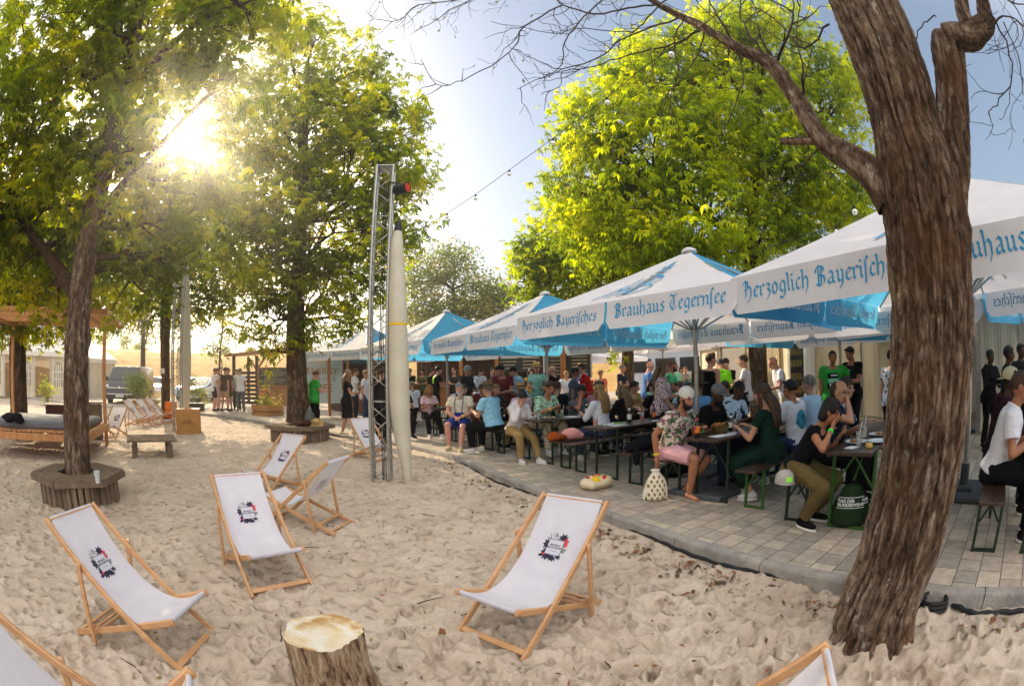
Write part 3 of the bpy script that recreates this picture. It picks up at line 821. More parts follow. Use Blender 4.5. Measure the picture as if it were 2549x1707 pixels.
def build_left_trees():
 # nearest tree on the left, growing out of the hexagonal bench
 P, Q = pxt([(157, 226, 1175, 7.27), (158, 224, 1120, 7.27), (156, 222, 1000, 7.27), (160, 222, 850, 7.27), (168, 226, 760, 7.27), (182, 240, 640, 7.25), (198, 250, 545, 7.22), (232, 285, 420, 7.4), (262, 312, 300, 7.3), (295, 335, 200, 7.2), (315, 350, 100, 7.1), (330, 362, 0, 7.0), (340, 368, -120, 6.8)])
 P[0].z = -.1
 LB, RB = pxt([(195, 225, 800, 7.27), (150, 185, 700, 7.7), (95, 120, 620, 7.9), (50, 72, 560, 8.1), (10, 30, 480, 8.2)])
 L2, R2 = pxt([(215, 240, 560, 7.5), (330, 350, 420, 7.2), (420, 436, 330, 6.8), (520, 532, 230, 6.5)])
 L3, R3 = pxt([(285, 310, 270, 7.3), (380, 400, 150, 6.9), (480, 495, 60, 6.4), (580, 592, 10, 6.0)])
 bl = [B(90, 330, 7.6, 1.5), B(230, 240, 8.2, 1.5), B(110, 520, 8.2, 1.4), B(250, 420, 7.4, 1.35), B(350, 560, 8.0, 1.15), B(330, 690, 8.2, .85), B(430, 640, 8.3, .8), B(60, 640, 8.8, 1.1), B(200, 620, 8.8, 1.0),
  B(380, 100, 7.2, 1.5), B(520, 60, 6.8, 1.2), B(490, 180, 7.0, .95), B(330, 330, 6.6, .9), B(220, 60, 7.0, 1.3), B(60, 130, 8.0, 1.3), B(600, 20, 6.6, .95), B(660, 60, 7.2, .7), B(440, 500, 8.4, .95), B(530, 480, 9.5, .9), B(30, 450, 7.6, 1.2), B(130, 700, 9.2, .9), B(560, 300, 8.5, .8),
  B(300, -120, 6.8, 1.8), B(-120, 300, 7.5, 1.8), B(-100, 560, 8, 1.3)]
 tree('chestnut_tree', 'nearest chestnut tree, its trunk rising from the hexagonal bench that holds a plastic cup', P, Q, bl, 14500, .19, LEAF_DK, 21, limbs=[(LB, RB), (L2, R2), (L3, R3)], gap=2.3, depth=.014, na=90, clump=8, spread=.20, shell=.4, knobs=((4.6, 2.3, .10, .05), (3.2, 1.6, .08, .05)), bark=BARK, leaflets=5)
 # second tree, right of it
 P, Q = pxt([(706, 778, 1075, 13.9), (712, 775, 1050, 13.9), (715, 768, 980, 13.9), (712, 762, 880, 13.9), (714, 758, 800, 13.9), (722, 760, 700, 13.9), (735, 765, 560, 13.9), (745, 768, 400, 13.9), (752, 768, 250, 13.9)])
 P[0].z = 0
 bl = [B(760, 170, 14, 1.5), B(860, 240, 13.8, 1.7), B(960, 330, 13.8, 1.6), B(740, 340, 13.6, 2.0), B(900, 430, 13.4, 1.9), B(1000, 440, 13.6, 1.1), B(960, 560, 13.8, 1.35), B(830, 580, 13.4, 1.9), B(680, 500, 13.8, 1.9), B(660, 660, 14, 1.6), B(800, 740, 13.8, 1.3), B(900, 690, 13.8, 1.3), B(680, 800, 14, 1.1), B(640, 350, 14.4, 1.5), B(610, 220, 15, 1.2), B(1035, 330, 13.8, .5), B(1045, 430, 13.8, .4), B(1010, 610, 13.8, .6), B(930, 170, 14, .9), B(720, 90, 14, 1.2), B(800, 90, 14, .9), B(620, 560, 14.6, 1.3), B(760, 850, 13.8, .55), B(670, 870, 13.9, .45), B(850, 800, 13.9, .6), B(900, 110, 14, .5), B(1000, 250, 13.9, .7)]
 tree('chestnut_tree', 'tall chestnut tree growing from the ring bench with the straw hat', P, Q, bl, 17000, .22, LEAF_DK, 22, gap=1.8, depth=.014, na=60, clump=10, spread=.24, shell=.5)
build_left_trees()
def build_other_trees():
 # bright tree behind the umbrellas
 D = 13.2
 P, Q = pxt([(1865, 1915, 1060, D), (1868, 1912, 960, D), (1862, 1908, 870, D), (1852, 1895, 760, D), (1850, 1885, 640, D), (1858, 1888, 520, D), (1872, 1896, 400, D), (1880, 1900, 280, D)])
 P[0].z = .1
 LA, RA = pxt([(1868, 1890, 640, D), (1780, 1796, 560, D), (1700, 1712, 500, D - .5), (1620, 1630, 470, D - 1)])
 LB2, RB2 = pxt([(1868, 1886, 520, D), (1960, 1974, 430, D), (2040, 2050, 330, D)])
 bl = [B(1640, 200, 12.6, 1.7), B(1780, 130, 13, 1.8), B(1920, 130, 13.2, 1.7), B(1520, 300, 12.6, 1.5), B(1650, 370, 12, 1.9), B(1480, 430, 12.8, 1.4), B(1560, 540, 12.4, 1.6), B(1720, 540, 12, 1.8), B(1800, 340, 12.4, 2.0), B(1930, 400, 13.2, 1.7), B(2040, 260, 13.4, 1.6), B(2080, 420, 13.6, 1.6), B(1900, 580, 13, 1.4), B(2030, 560, 13.6, 1.4), B(1440, 360, 12.8, .8), B(1430, 280, 12.8, .5), B(1700, 660, 12.5, 1.2), B(1480, 600, 13, 1.1), B(1600, 120, 12.8, .9), B(1880, 50, 13.2, .8), B(2120, 520, 13.6, 1.2), B(1400, 470, 13, .55), B(1560, 200, 12.7, .9), B(2100, 180, 13.6, 1.2)]
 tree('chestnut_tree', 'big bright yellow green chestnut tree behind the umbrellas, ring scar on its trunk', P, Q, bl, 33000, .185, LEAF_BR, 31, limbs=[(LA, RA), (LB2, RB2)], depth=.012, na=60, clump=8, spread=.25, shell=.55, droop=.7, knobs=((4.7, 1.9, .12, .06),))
 D = 16.5
 P, Q = pxt([(1545, 1582, 1060, D), (1545, 1580, 960, D), (1548, 1577, 870, D), (1545, 1570, 780, D), (1535, 1555, 690, D), (1520, 1535, 620, D)])
 P[0].z = .1
 bl = [B(1340, 640, D, 1.0), B(1400, 560, D, 1.3), B(1430, 680, D, 1.4), B(1320, 700, D, .8), B(1520, 640, D, 1.6), B(1600, 700, D, 1.5), B(1300, 610, D, .5), B(1360, 710, D, .9), B(1480, 520, D + 1, 1.3)]
 sp = np.array(GD(1525, 890, D)); rs = np.random.RandomState(2)
 tree('chestnut_tree', 'lower chestnut tree whose golden lit trunk stands left of the woman in the dotted blouse', P, Q, bl, 9000, .21, LEAF_BR, 32, depth=.012, clump=8, spread=.26, shell=.5, extra=sp + rs.normal(0, .18, (26, 3)))
 D = 30
 P, Q = pxt([(1128, 1146, 960, D), (1130, 1145, 880, D), (1128, 1140, 800, D), (1122, 1132, 720, D)])
 P[0].z = .2
 bl = [B(1060, 700, D, 2.0), B(1130, 650, D, 1.7), B(1050, 780, D, 1.7), B(1180, 740, D, 2.1), B(1240, 720, D, 1.3), B(1110, 790, D, 1.8), B(1220, 780, D, 1.6), B(1020, 650, D, 1.0), B(1256, 745, D, .8)]
 tree('sparse_tree', 'distant thin crowned tree with browning leaves above the umbrellas, right of the torpedo pillar', P, Q, bl, 14000, .24, LEAF_BN, 33, depth=0, na=16, clump=7, spread=.3, shell=.2, simple=True, sub=2)
 # trees at the far left
 D = 19.5
 P, Q = pxt([(400, 424, 1012, D), (401, 423, 960, D), (399, 423, 880, D), (398, 425, 790, D), (404, 430, 700, D), (412, 432, 600, D)])
 P[0].z = .1
 bl = [B(400, 640, D, 2.0), B(500, 690, D, 1.8), B(560, 620, D, 1.9), B(330, 700, D, 1.5), B(470, 770, D, 1.2), B(570, 750, D, 1.0), B(420, 500, D, 2.2), B(540, 480, D, 2.0), B(300, 600, D, 1.7), B(620, 700, D, 1.1)]
 tree('shade_tree', 'dark tree trunk with a small white notice nailed to it, behind the distant truss mast', P, Q, bl, 12000, .22, LEAF_DK, 41, depth=.012, na=30, clump=8, spread=.3, shell=.4, gap=1.0)
 D = 33
 P, Q = pxt([(349, 363, 925, D), (350, 362, 870, D), (351, 361, 800, D), (352, 360, 720, D)])
 P[0].z = .2
 bl = [B(340, 780, D, 2.0), B(380, 740, D, 2.0), B(310, 760, D, 1.8), B(370, 820, D, 1.2), B(290, 800, D, 1.3), B(430, 800, D, 1.3)]
 tree('roadside_tree', 'thin brown leaved tree beyond the dark van', P, Q, bl, 5000, .24, LEAF_BN, 42, depth=0, na=14, clump=7, spread=.35, shell=.2, simple=True)
 D = 14.6
 P, Q = pxt([(22, 70, 1032, D), (24, 68, 980, D), (22, 66, 900, D), (24, 64, 820, D), (28, 62, 740, D), (30, 58, 640, D)])
 P[0].z = .05
 bl = [B(30, 700, D, 1.9), B(130, 740, D, 1.6), B(80, 640, D, 2.0), B(230, 700, D, 1.6), B(-40, 760, D, 1.6), B(180, 640, D, 1.7), B(40, 810, D, .6), B(250, 780, D + 2, 1.0), B(-60, 640, D, 2), B(100, 840, D, .35), B(120, 560, D, 1.8)]
 tree('shade_tree', 'dark tree at the far left behind the day bed, rising from its own ring bench', P, Q, bl, 12000, .21, LEAF_DK, 43, depth=.012, na=40, clump=8, spread=.27, shell=.4)
 # slim young tree
 D = 25
 P, Q = pxt([(541, 547, 925, D), (545, 550, 880, D), (551, 555, 830, D), (556, 559, 780, D)])
 P[0].z = .25
 bl = [B(535, 870, D, .6), B(555, 830, D, .7), B(570, 850, D, .5), B(525, 860, D, .5), B(560, 790, D, .6), B(545, 895, D, .4)]
 tree('young_tree', 'slim young tree standing behind the group of six men at the path', P, Q, bl, 420, .2, LEAF_BU, 44, depth=0, na=10, clump=5, spread=.2, shell=.2, simple=True, sub=3)
build_other_trees()
# ================================================================ PEOPLE
from mathutils.bvhtree import BVHTree
def remesh(mb, voxel, smooth=2, name='m'):
 me = mb.mesh('tmp'); ob = bpy.data.objects.new('tmp', me); COL.objects.link(ob)
 md = ob.modifiers.new('r', 'REMESH'); md.mode = 'VOXEL'; md.voxel_size = voxel
 if smooth:
  s = ob.modifiers.new('s', 'SMOOTH'); s.factor = .5; s.iterations = smooth
 dg = bpy.context.evaluated_depsgraph_get(); dg.update()
 out = bpy.data.meshes.new_from_object(ob.evaluated_get(dg)); out.name = name
 bpy.data.objects.remove(ob); bpy.data.meshes.remove(me)
 out.polygons.foreach_set('use_smooth', [True] * len(out.polygons))
 return out
def link_mesh(me, name, mats, parent):
 me.materials.clear()
 for m in (mats if isinstance(mats, (list, tuple)) else [mats]): me.materials.append(m)
 o = bpy.data.objects.new(name, me); COL.objects.link(o); o.parent = parent
 return o
def wrinkle(me, amp, seed=1):
 n = len(me.vertices); C = np.empty(n * 3, np.float32); me.vertices.foreach_get('co', C); C = C.reshape(-1, 3); Nn = np.empty(n * 3, np.float32); me.vertices.foreach_get('normal', Nn); Nn = Nn.reshape(-1, 3)
 f = vnoise(C[:, 0] + C[:, 2] * .5, C[:, 1] - C[:, 2] * .8, 9.0, seed) + .6 * vnoise(C[:, 0] * .6 - C[:, 2] * 1.1, C[:, 1] + C[:, 2] * .4, 19.0, seed + 1)
 C += Nn * (f * amp)[:, None]; me.vertices.foreach_set('co', C.ravel()); me.update(); return me
def skin(tone):
 c = {'fair': (205, 150, 122), 'tan': (178, 118, 86), 'dark': (88, 52, 36), 'pink': (214, 150, 128), 'olive': (190, 135, 100)}[tone]
 return mat('skin_' + tone, rgb(c), .5, rgb(tuple(int(k * .86) for k in c)), 14, .15, 60, spec=.35)
EYE = lambda: mat('eye', (.02, .015, .012), .25)
LIP = lambda tone: mat('lip_' + tone, rgb({'dark': (96, 52, 44)}.get(tone, (168, 92, 80))), .5)
def cloth(name, c, c2=None, bump=.9, rough=.85, scale=3.5):
 c = rgb(c); c2 = rgb(c2) if c2 else tuple(k * .78 for k in c[:3])
 m = mat('cloth_' + name, c, rough, c2, scale, bump, 7, spec=.1, detail=3, transl=.0)
 return m
def hairm(name, c, c2): return mat('hair_' + name, rgb(c), .55, rgb(c2), 9, .8, 26, stretch=(3, 3, .35), detail=5, spec=.35)
HAIR = {'blond': ((176, 138, 84), (120, 88, 48)), 'dark': ((30, 22, 18), (14, 10, 9)), 'brown': ((84, 56, 36), (48, 30, 20)), 'grey': ((140, 134, 126), (92, 86, 80)), 'white': ((206, 200, 190), (150, 144, 134)), 'ash': ((140, 112, 78), (92, 70, 46)), 'red': ((120, 66, 36), (76, 40, 24))}
def pattern(name, kind, base, cols, scale):
 if name in MATS: return MATS[name]
 m = bpy.data.materials.new(name); m.use_nodes = True; nt = m.node_tree; N = nt.nodes; L = nt.links; p = N['Principled BSDF']
 p.inputs['Roughness'].default_value = .85; p.inputs['Specular IOR Level'].default_value = .1
 tc = N.new('ShaderNodeTexCoord'); src = None
 cur = None
 def mixin(fac, col):
  nonlocal cur
  mx = N.new('ShaderNodeMix'); mx.data_type = 'RGBA'; L.new(fac, mx.inputs[0]); mx.inputs[7].default_value = rgb(col)
  if cur is None: mx.inputs[6].default_value = rgb(base)
  else: L.new(cur, mx.inputs[6])
  cur = mx.outputs[2]
 for i, c in enumerate(cols):
  mp = N.new('ShaderNodeMapping'); mp.inputs['Location'].default_value = (i * 3.7, i * 1.3, i * 2.1); L.new(tc.outputs['Object'], mp.inputs['Vector'])
  r = N.new('ShaderNodeValToRGB'); r.color_ramp.interpolation = 'CONSTANT' if kind != 'plaid' else 'LINEAR'
  if kind == 'blotch':
   n = N.new('ShaderNodeTexNoise'); n.inputs['Scale'].default_value = scale; n.inputs['Detail'].default_value = 1.5; n.inputs['Distortion'].default_value = 1.2; L.new(mp.outputs[0], n.inputs['Vector']); L.new(n.outputs['Fac'], r.inputs[0]); r.color_ramp.elements[1].position = .57
  elif kind == 'dots':
   n = N.new('ShaderNodeTexVoronoi'); n.inputs['Scale'].default_value = scale; L.new(mp.outputs[0], n.inputs['Vector']); L.new(n.outputs['Distance'], r.inputs[0])
   r.color_ramp.elements[0].color = (1, 1, 1, 1); r.color_ramp.elements[1].color = (0, 0, 0, 1); r.color_ramp.elements[1].position = .38
  elif kind in ('plaid', 'stripe'):
   n = N.new('ShaderNodeTexWave'); n.inputs['Scale'].default_value = scale; n.bands_direction = ('Z', 'X', 'Y')[i % 3]; L.new(mp.outputs[0], n.inputs['Vector']); L.new(n.outputs['Fac'], r.inputs[0])
   r.color_ramp.elements[0].position = .45; r.color_ramp.elements[1].position = .62; r.color_ramp.elements[1].color = (.75, .75, .75, 1)
  mixin(r.outputs[0], c)
 L.new(cur, p.inputs['Base Color'])
 nb = N.new('ShaderNodeTexNoise'); nb.inputs['Scale'].default_value = 7; L.new(tc.outputs['Object'], nb.inputs['Vector'])
 b = N.new('ShaderNodeBump'); b.inputs['Strength'].default_value = .9; b.inputs['Distance'].default_value = .02; L.new(nb.outputs['Fac'], b.inputs['Height']); L.new(b.outputs[0], p.inputs['Normal'])
 MATS[name] = m
 return m
def ik(S, T, l1, l2, pole):
 d = T - S; L = min(d.length, (l1 + l2) * .995); d.normalize()
 a = (l1 * l1 - l2 * l2 + L * L) / (2 * L); h = math.sqrt(max(l1 * l1 - a * a, 0))
 pole = pole - d * pole.dot(d)
 pole = pole.normalized() if pole.length > 1e-5 else Vector((0, -1, 0))
 return S + d * a + pole * h, S + d * L
def patch(surf, parent_mat, name, m, origin, direc, right, up, w, h, nx=8, ny=8, off=.003, shape=None, parent=None):
 """a printed patch laid onto a garment"""
 bm = bmesh.new(); bm.from_mesh(surf.data); t = BVHTree.FromBMesh(bm); bm.free()
 V, keep = [], {}
 for j in range(ny + 1):
  for i in range(nx + 1):
   u, v = (i / nx - .5) * w, (j / ny - .5) * h
   if shape: u, v = shape(i / nx * 2 - 1, j / ny * 2 - 1); u *= w / 2; v *= h / 2
   o = Vector(origin) + Vector(right) * u + Vector(up) * v
   hit, n, _, _ = t.ray_cast(o, Vector(direc))
   V.append(hit + n * off if hit is not None else None)
 ok = [v for v in V if v is not None]
 if not ok: return None
 F = []
 for j in range(ny):
  for i in range(nx):
   q = (j * (nx + 1) + i, j * (nx + 1) + i + 1, (j + 1) * (nx + 1) + i + 1, (j + 1) * (nx + 1) + i)
   if all(V[k] is not None for k in q): F.append(q)
 b = MB(); b.v = [v if v is not None else ok[0] for v in V]; b.f = F; b.m = [0] * len(F)
 o = b.build(name, m, parent or surf, smooth=True)
 return o
def disc_shape(a, b):
 # square to disc
 return a * math.sqrt(max(0, 1 - b * b / 2)), b * math.sqrt(max(0, 1 - a * a / 2))
TORSO = {'m': [(-.13, .150, .105, .0), (-.03, .163, .115, -.005), (.08, .148, .108, .005), (.20, .150, .108, .008), (.32, .172, .118, .006), (.41, .180, .108, 0), (.455, .140, .085, -.005), (.49, .075, .062, -.005)],
  'f': [(-.13, .160, .112, -.01), (-.03, .170, .122, -.012), (.08, .132, .100, .0), (.19, .125, .095, .005), (.30, .145, .125, .022), (.38, .150, .105, .008), (.435, .125, .080, -.003), (.475, .062, .055, -.005)]}
def person(label, pos, az, H=1.75, sex='m', pose='stand', lean=4, side=0, twist=0, look=(0, 0), arms=('down', 'down'), girth=1.0, legs=None,
  top=('tee', None), bottom=('long', None), shoes=None, hair=('short', 'brown'), tone='fair', vox=.011, seat=.47, extras=(), group=None, cat='person', hem=.15, sleeve=None, tuck=False):
 s = H / 1.75
 root = thing('person', label, cat, pos, -R(az) if False else -math.radians(az), group)
 g = girth
 rs = random.Random(hash(label) % 1000 if False else sum(ord(c) for c in label))
 stand = pose != 'sit'
 zp = .95 * s if stand else seat + .115
 P = Vector((0, 0, zp))
 Rt = Matrix.Rotation(-R(lean), 3, 'X') @ Matrix.Rotation(R(side), 3, 'Y')
 Rs = Rt @ Matrix.Rotation(R(twist), 3, 'Z')
 bend = lambda h: Rt if h < .12 * s else Rs
 def sp(x, y, h): return P + bend(h) @ Vector((x, y, h))
 sh = (.182 if sex == 'm' else .158) * s * (.6 + .4 * g)
 hsh = (.445 if sex == 'm' else .42) * s
 neck0, neck1 = sp(0, -.01, .47 * s), None
 yaw, pit = look
 Rh = Rs @ Matrix.Rotation(R(yaw), 3, 'Z') @ Matrix.Rotation(-R(pit), 3, 'X') @ Matrix.Rotation(R(lean * .75), 3, 'X')
 nk = sp(0, .0, .50 * s); hc = nk + Rs @ Vector((0, .012, .055)) * s + Rh @ Vector((0, .018, .095)) * s
 def hd(x, y, z): return hc + Rh @ (Vector((x, y, z)) * s)
 # legs
 W = .092 * s * (.7 + .3 * g)
 hips = [P + Vector((k * W, 0, -.01)) for k in (-1, 1)]
 if legs is None: legs = ('std', 'std')
 knees, ankles, toes = [], [], []
 for i, k in enumerate((-1, 1)):
  lg = legs[i]
  if stand:
   off = {'std': (k * .03, .0), 'fwd': (k * .02, .16), 'back': (k * .02, -.14), 'wide': (k * .10, .02)}[lg]
   A = Vector((k * W + off[0], off[1], .085 * s)); pole = Vector((0, 1, 0)); t = Vector((k * .25, 1, 0))
  else:
   off = {'std': (k * .05, .42, .085), 'back': (k * .05, .18, .10), 'fwd': (k * .04, .60, .085), 'cross': (-k * .08, .34, .085), 'out': (k * .16, .40, .085), 'tip': (k * .02, .26, .14)}[lg]
   A = Vector((k * W + off[0], off[1] * s, off[2] * s)); pole = Vector((k * .1, .3, 1)); t = Vector((k * .2, 1, -.1 if lg != 'tip' else -.9))
  K, A = ik(hips[i], A, .44 * s, .425 * s, pole)
  if stand and A.z > .1 * s: A.z = .085 * s
  knees.append(K); ankles.append(A); toes.append(t.normalized())
 # arms
 Sh = [sp(k * sh, 0, hsh) for k in (-1, 1)]
 elb, wri, hdir = [], [], []
 tz = .79
 for i, k in enumerate((-1, 1)):
  a = arms[i]; sw = Sh[i]
  if isinstance(a, tuple): T = Vector(a[:3]) * 1.0; pole = Vector(a[3]) if len(a) > 3 else Vector((k * .6, -.5, -1)); hdv = Vector(a[4]) if len(a) > 4 else None
  else:
   hdv = None
   T, pole = {'down': (P + Rt @ Vector((k * .235 * (.6 + .4 * g), .03, -.10 * s)), Vector((k * .3, -1, 0))),
     'table': (Vector((k * .13, .40, tz + .045)), Vector((k * .5, -.3, -1))), 'tablefar': (Vector((k * .10, .50, tz + .045)), Vector((k, -.3, -.7))),
     'elbow': (Vector((k * .02, .36, tz + .27)), Vector((k * .8, .5, -1))),
     'chin': (hd(k * .02, .115, -.115), Vector((k * .7, .5, -1))), 'hold': (sp(k * .10, .34, .20 * s), Vector((k * .5, -.5, -1))),
     'akimbo': (sp(k * .185 * g, .05, .03), Vector((k, -.35, .1))), 'lap': (P + Vector((k * .07, .26, .10)), Vector((k, -.5, -.2))),
     'phone': (sp(k * .07, .27, .30 * s), Vector((k * .6, -.3, -1))), 'drink': (hd(k * .05, .17, -.10), Vector((k, .1, -1))), 'mouth': (hd(k * .03, .13, -.06), Vector((k * .9, .3, -1))),
     'back': (sp(k * .08, -.15, .02), Vector((k, -.6, 0))), 'wave': (sp(k * .30, .42, .45 * s), Vector((k * .4, -.2, -1))), 'bench': (P + Vector((k * .26, .02, -.06)), Vector((k * .5, -1, 0)))}[a]
  E_, W_ = ik(sw, T, .285 * s, .255 * s, pole); elb.append(E_); wri.append(W_)
  d = (W_ - E_).normalized()
  if hdv is not None: d = (d + hdv).normalized()
  hdir.append(d)
 ra = .046 * s * (.55 + .45 * g) * (1 if sex == 'm' else .86)
 # ------- body
 b = MB(); n = 14
 def rings(infl=0.0, h0=-9, h1=9, flare=0.0):
  out = []
  for (h, w, d, yo) in TORSO[sex]:
   hh = h * s
   if hh < h0 - .03 or hh > h1 + .03: continue
   bel = g ** 1.0 if h < .3 else .5 + .5 * g
   gd = g if h < .3 else .6 + .4 * g
   ww, dd = w * s * bel + infl, d * s * gd + infl
   if h < .05: ww += flare; dd += flare
   yy = yo * s + (.03 * (g - 1) if .0 < h < .3 else 0)
   out.append([sp(ww * math.cos(t) * (1 if abs(math.cos(t)) < .9 else .98), yy + dd * math.sin(t), hh) for t in (2 * PI * k / n for k in range(n))])
  return out
 b.loft(rings(), True, True)
 b.rcone(sp(0, -.012, .44 * s), nk + Rs @ Vector((0, .01, .07)) * s, .058 * s, .052 * s)
 for i, k in enumerate((-1, 1)):
  b.rcone(sp(k * .07 * s, -.005, hsh - .005), Sh[i], .058 * s, .052 * s * (.5 + .5 * g))
  m_ = Sh[i].lerp(elb[i], .35)
  b.rcone(Sh[i], m_, ra * 1.10, ra * 1.08); b.rcone(m_, elb[i], ra * 1.06, ra * .82)
  m_ = elb[i].lerp(wri[i], .3)
  b.rcone(elb[i], m_, ra * .82, ra * .86); b.rcone(m_, wri[i], ra * .86, ra * .54)
  # hand: palm, four fingers of different lengths, thumb
  d = hdir[i]; upv = Vector((0, 0, 1)); x = d.cross(upv)
  x = x.normalized() if x.length > .2 else Vector((0, k, 0)); nrm = x.cross(d).normalized()
  side_ = -x * k if x.x * k > 0 else x * k      # thumb side, towards the body's middle
  side_ = (Vector((-k, 0, 0)) - d * d.dot(Vector((-k, 0, 0))))
  if side_.length < .2: side_ = x
  side_.normalize(); nrm = d.cross(side_).normalized()
  if nrm.z < 0: nrm = -nrm
  M = Matrix((side_, d, nrm)).transposed(); w0 = wri[i]
  b.ball(w0 + d * .045 * s, (.040 * s, .052 * s, .019 * s), 10, 6, M)
  fr = max(.0085, vox * .62)
  for f, (o_, l_) in enumerate(((.030, .066), (.011, .076), (-.009, .070), (-.028, .054))):
   a0 = w0 + d * .078 * s + side_ * o_ * s; c1 = a0 + d * l_ * .5 * s - nrm * .006; c2 = c1 + (d * .7 - nrm * .75).normalized() * l_ * .55 * s
   b.rcone(a0, c1, fr, fr * .95, 6); b.rcone(c1, c2, fr * .95, fr * .8, 6)
  t0 = w0 + d * .030 * s + side_ * .028 * s; t1 = t0 + (d * .5 + side_ * .75 - nrm * .2).normalized() * .035 * s; t2 = t1 + (d * .9 + side_ * .2 - nrm * .3).normalized() * .032 * s
  b.rcone(t0, t1, fr * 1.25, fr * 1.05, 6); b.rcone(t1, t2, fr * 1.05, fr * .85, 6)
 # head
 b.ball(hd(0, -.008, .022), (.078 * s, .098 * s, .100 * s), 16, 10, Rh)
 b.ball(hd(0, .022, -.040), (.060 * s, .070 * s, .080 * s), 14, 9, Rh)
 b.ball(hd(0, .050, -.088), (.030 * s, .032 * s, .022 * s), 8, 6, Rh)
 b.rcone(hd(0, .082, .022), hd(0, .108, -.024), .010 * s, .0155 * s, 8)
 for k in (-1, 1):
  b.ball(hd(k * .078, -.004, .0), (.010 * s, .022 * s, .032 * s), 8, 6, Rh)
  b.ball(hd(k * .032, .074, .034), (.026 * s, .016 * s, .010 * s), 8, 5, Rh)
  b.ball(hd(k * .040, .055, -.028), (.024 * s, .022 * s, .024 * s), 8, 5, Rh)
 b.ball(hd(0, .085, -.058), (.024 * s, .013 * s, .009 * s), 8, 5, Rh)
 lr = (.078 * s) * (.5 + .5 * g) * (1 if sex == 'm' else 1.0)
 for i in (0, 1):
  b.rcone(hips[i], hips[i].lerp(knees[i], .4), lr * 1.08, lr * .98); b.rcone(hips[i].lerp(knees[i], .4), knees[i], lr * .98, lr * .70)
  m_ = knees[i].lerp(ankles[i], .3); b.rcone(knees[i], m_, lr * .68, lr * .74); b.rcone(m_, ankles[i], lr * .74, lr * .44)
  t = toes[i]; a = ankles[i]
  fl = Vector((t.x, t.y, t.z * 1.0)); hz = Vector((0, 0, -.045 * s)) if t.z > -.5 else Vector((0, -.03, -.02))
  b.rcone(a + hz - fl * .03 * s, a + hz * 1.2 + fl * .14 * s, .036 * s, .026 * s)
 me = remesh(b, vox, 2, 'body')
 tone_m = [skin(tone), EYE(), LIP(tone), hairm(hair[1] if hair[1] in HAIR else 'brown', *HAIR.get(hair[1], HAIR['brown']))]
 body = link_mesh(me, 'body', tone_m, root)
 if vox < .014:
  inv = Rh.transposed(); idx = [0] * len(me.polygons)
  C = np.empty(len(me.polygons) * 3, np.float32); me.polygons.foreach_get('center', C); C = C.reshape(-1, 3)
  Lc = (C - np.array(hc)) @ np.array(inv).T / s
  fr_ = Lc[:, 1] > .05
  e = vox / s
  for k in (-1, 1):
   eye = fr_ & (np.abs(Lc[:, 0] - k * .032) < max(.012, e * .8)) & (np.abs(Lc[:, 2] - .010) < max(.0055, e * .55))
   brow = fr_ & (np.abs(Lc[:, 0] - k * .034) < max(.020, e)) & (np.abs(Lc[:, 2] - .036) < max(.004, e * .5))
   for j in np.nonzero(eye)[0]: idx[j] = 1
   for j in np.nonzero(brow)[0]: idx[j] = 3
  lip = fr_ & (np.abs(Lc[:, 0]) < .024) & (np.abs(Lc[:, 2] + .058) < max(.0065, e * .5))
  for j in np.nonzero(lip)[0]: idx[j] = 2
  me.polygons.foreach_set('material_index', idx)
 cv = max(vox, .010)
 res = {'root': root, 'body': body, 's': s, 'hd': hd, 'Rh': Rh, 'hc': hc, 'wri': wri, 'hdir': hdir, 'sp': sp, 'Rs': Rs, 'P': P, 'elb': elb, 'Sh': Sh}
 # ------- garments
 def arm_sleeve(b, frac, infl):
  for i in (0, 1):
   b.rcone(sp((-1, 1)[i] * .06 * s, -.005, hsh - .008), Sh[i], .058 * s + infl * .8, .054 * s * (.5 + .5 * g) + infl * .9)
   if frac <= 1: e = Sh[i].lerp(elb[i], frac); b.tube([Sh[i], e], [ra * 1.15 + infl, ra * 1.1 + infl * 1.8], 10)
   else:
    b.rcone(Sh[i], elb[i], ra * 1.15 + infl, ra * .9 + infl * 1.3); e = elb[i].lerp(wri[i], frac - 1); b.tube([elb[i], e], [ra * .9 + infl * 1.3, ra * .68 + infl * 1.2], 10)
 style, tm = top
 if style:
  b = MB(); infl = {'tee': .014, 'tank': .010, 'shirt': .018, 'hoodie': .026, 'dress': .014, 'blouse': .022}[style]
  h0 = -hem * s if stand else -.09 * s
  if tuck: h0 = -.03 * s
  rr = rings(infl, h0=-.03 * s if h0 > -.05 else h0, flare=(.020 if stand else .010) if not tuck else 0)
  if not tuck and stand and style != 'tank': rr[0] = [p + Vector((0, 0, -max(0, hem - .13) * s)) for p in rr[0]]; rr = [rr[0], [p.lerp(q, .5) for p, q in zip(rr[0], rr[1])]] + rr[1:]
  b.loft(rr[:-1] if style not in ('shirt', 'hoodie') else rr, True, True)
  fr = sleeve if sleeve is not None else {'tee': .58, 'tank': 0, 'shirt': .6, 'hoodie': 1.92, 'dress': .45, 'blouse': 1.2}[style]
  if fr: arm_sleeve(b, fr, infl * .9)
  else:
   for i in (0, 1): b.rcone(sp((-1, 1)[i] * .07 * s, -.005, hsh - .02), sp((-1, 1)[i] * sh * .62, 0, hsh + .0), .055 * s, .045 * s)
  if style in ('shirt', 'hoodie'):   # collar
   c0 = sp(0, -.012, .455 * s); c1 = nk + Rs @ Vector((0, -.014, .015)) * s
   b.tube([c0, c1], [.078 * s, .066 * s + (.012 if style == 'hoodie' else 0)], 12)
  if style == 'hoodie': b.ball(sp(0, -.09, .47 * s), (.11 * s, .07 * s, .06 * s))
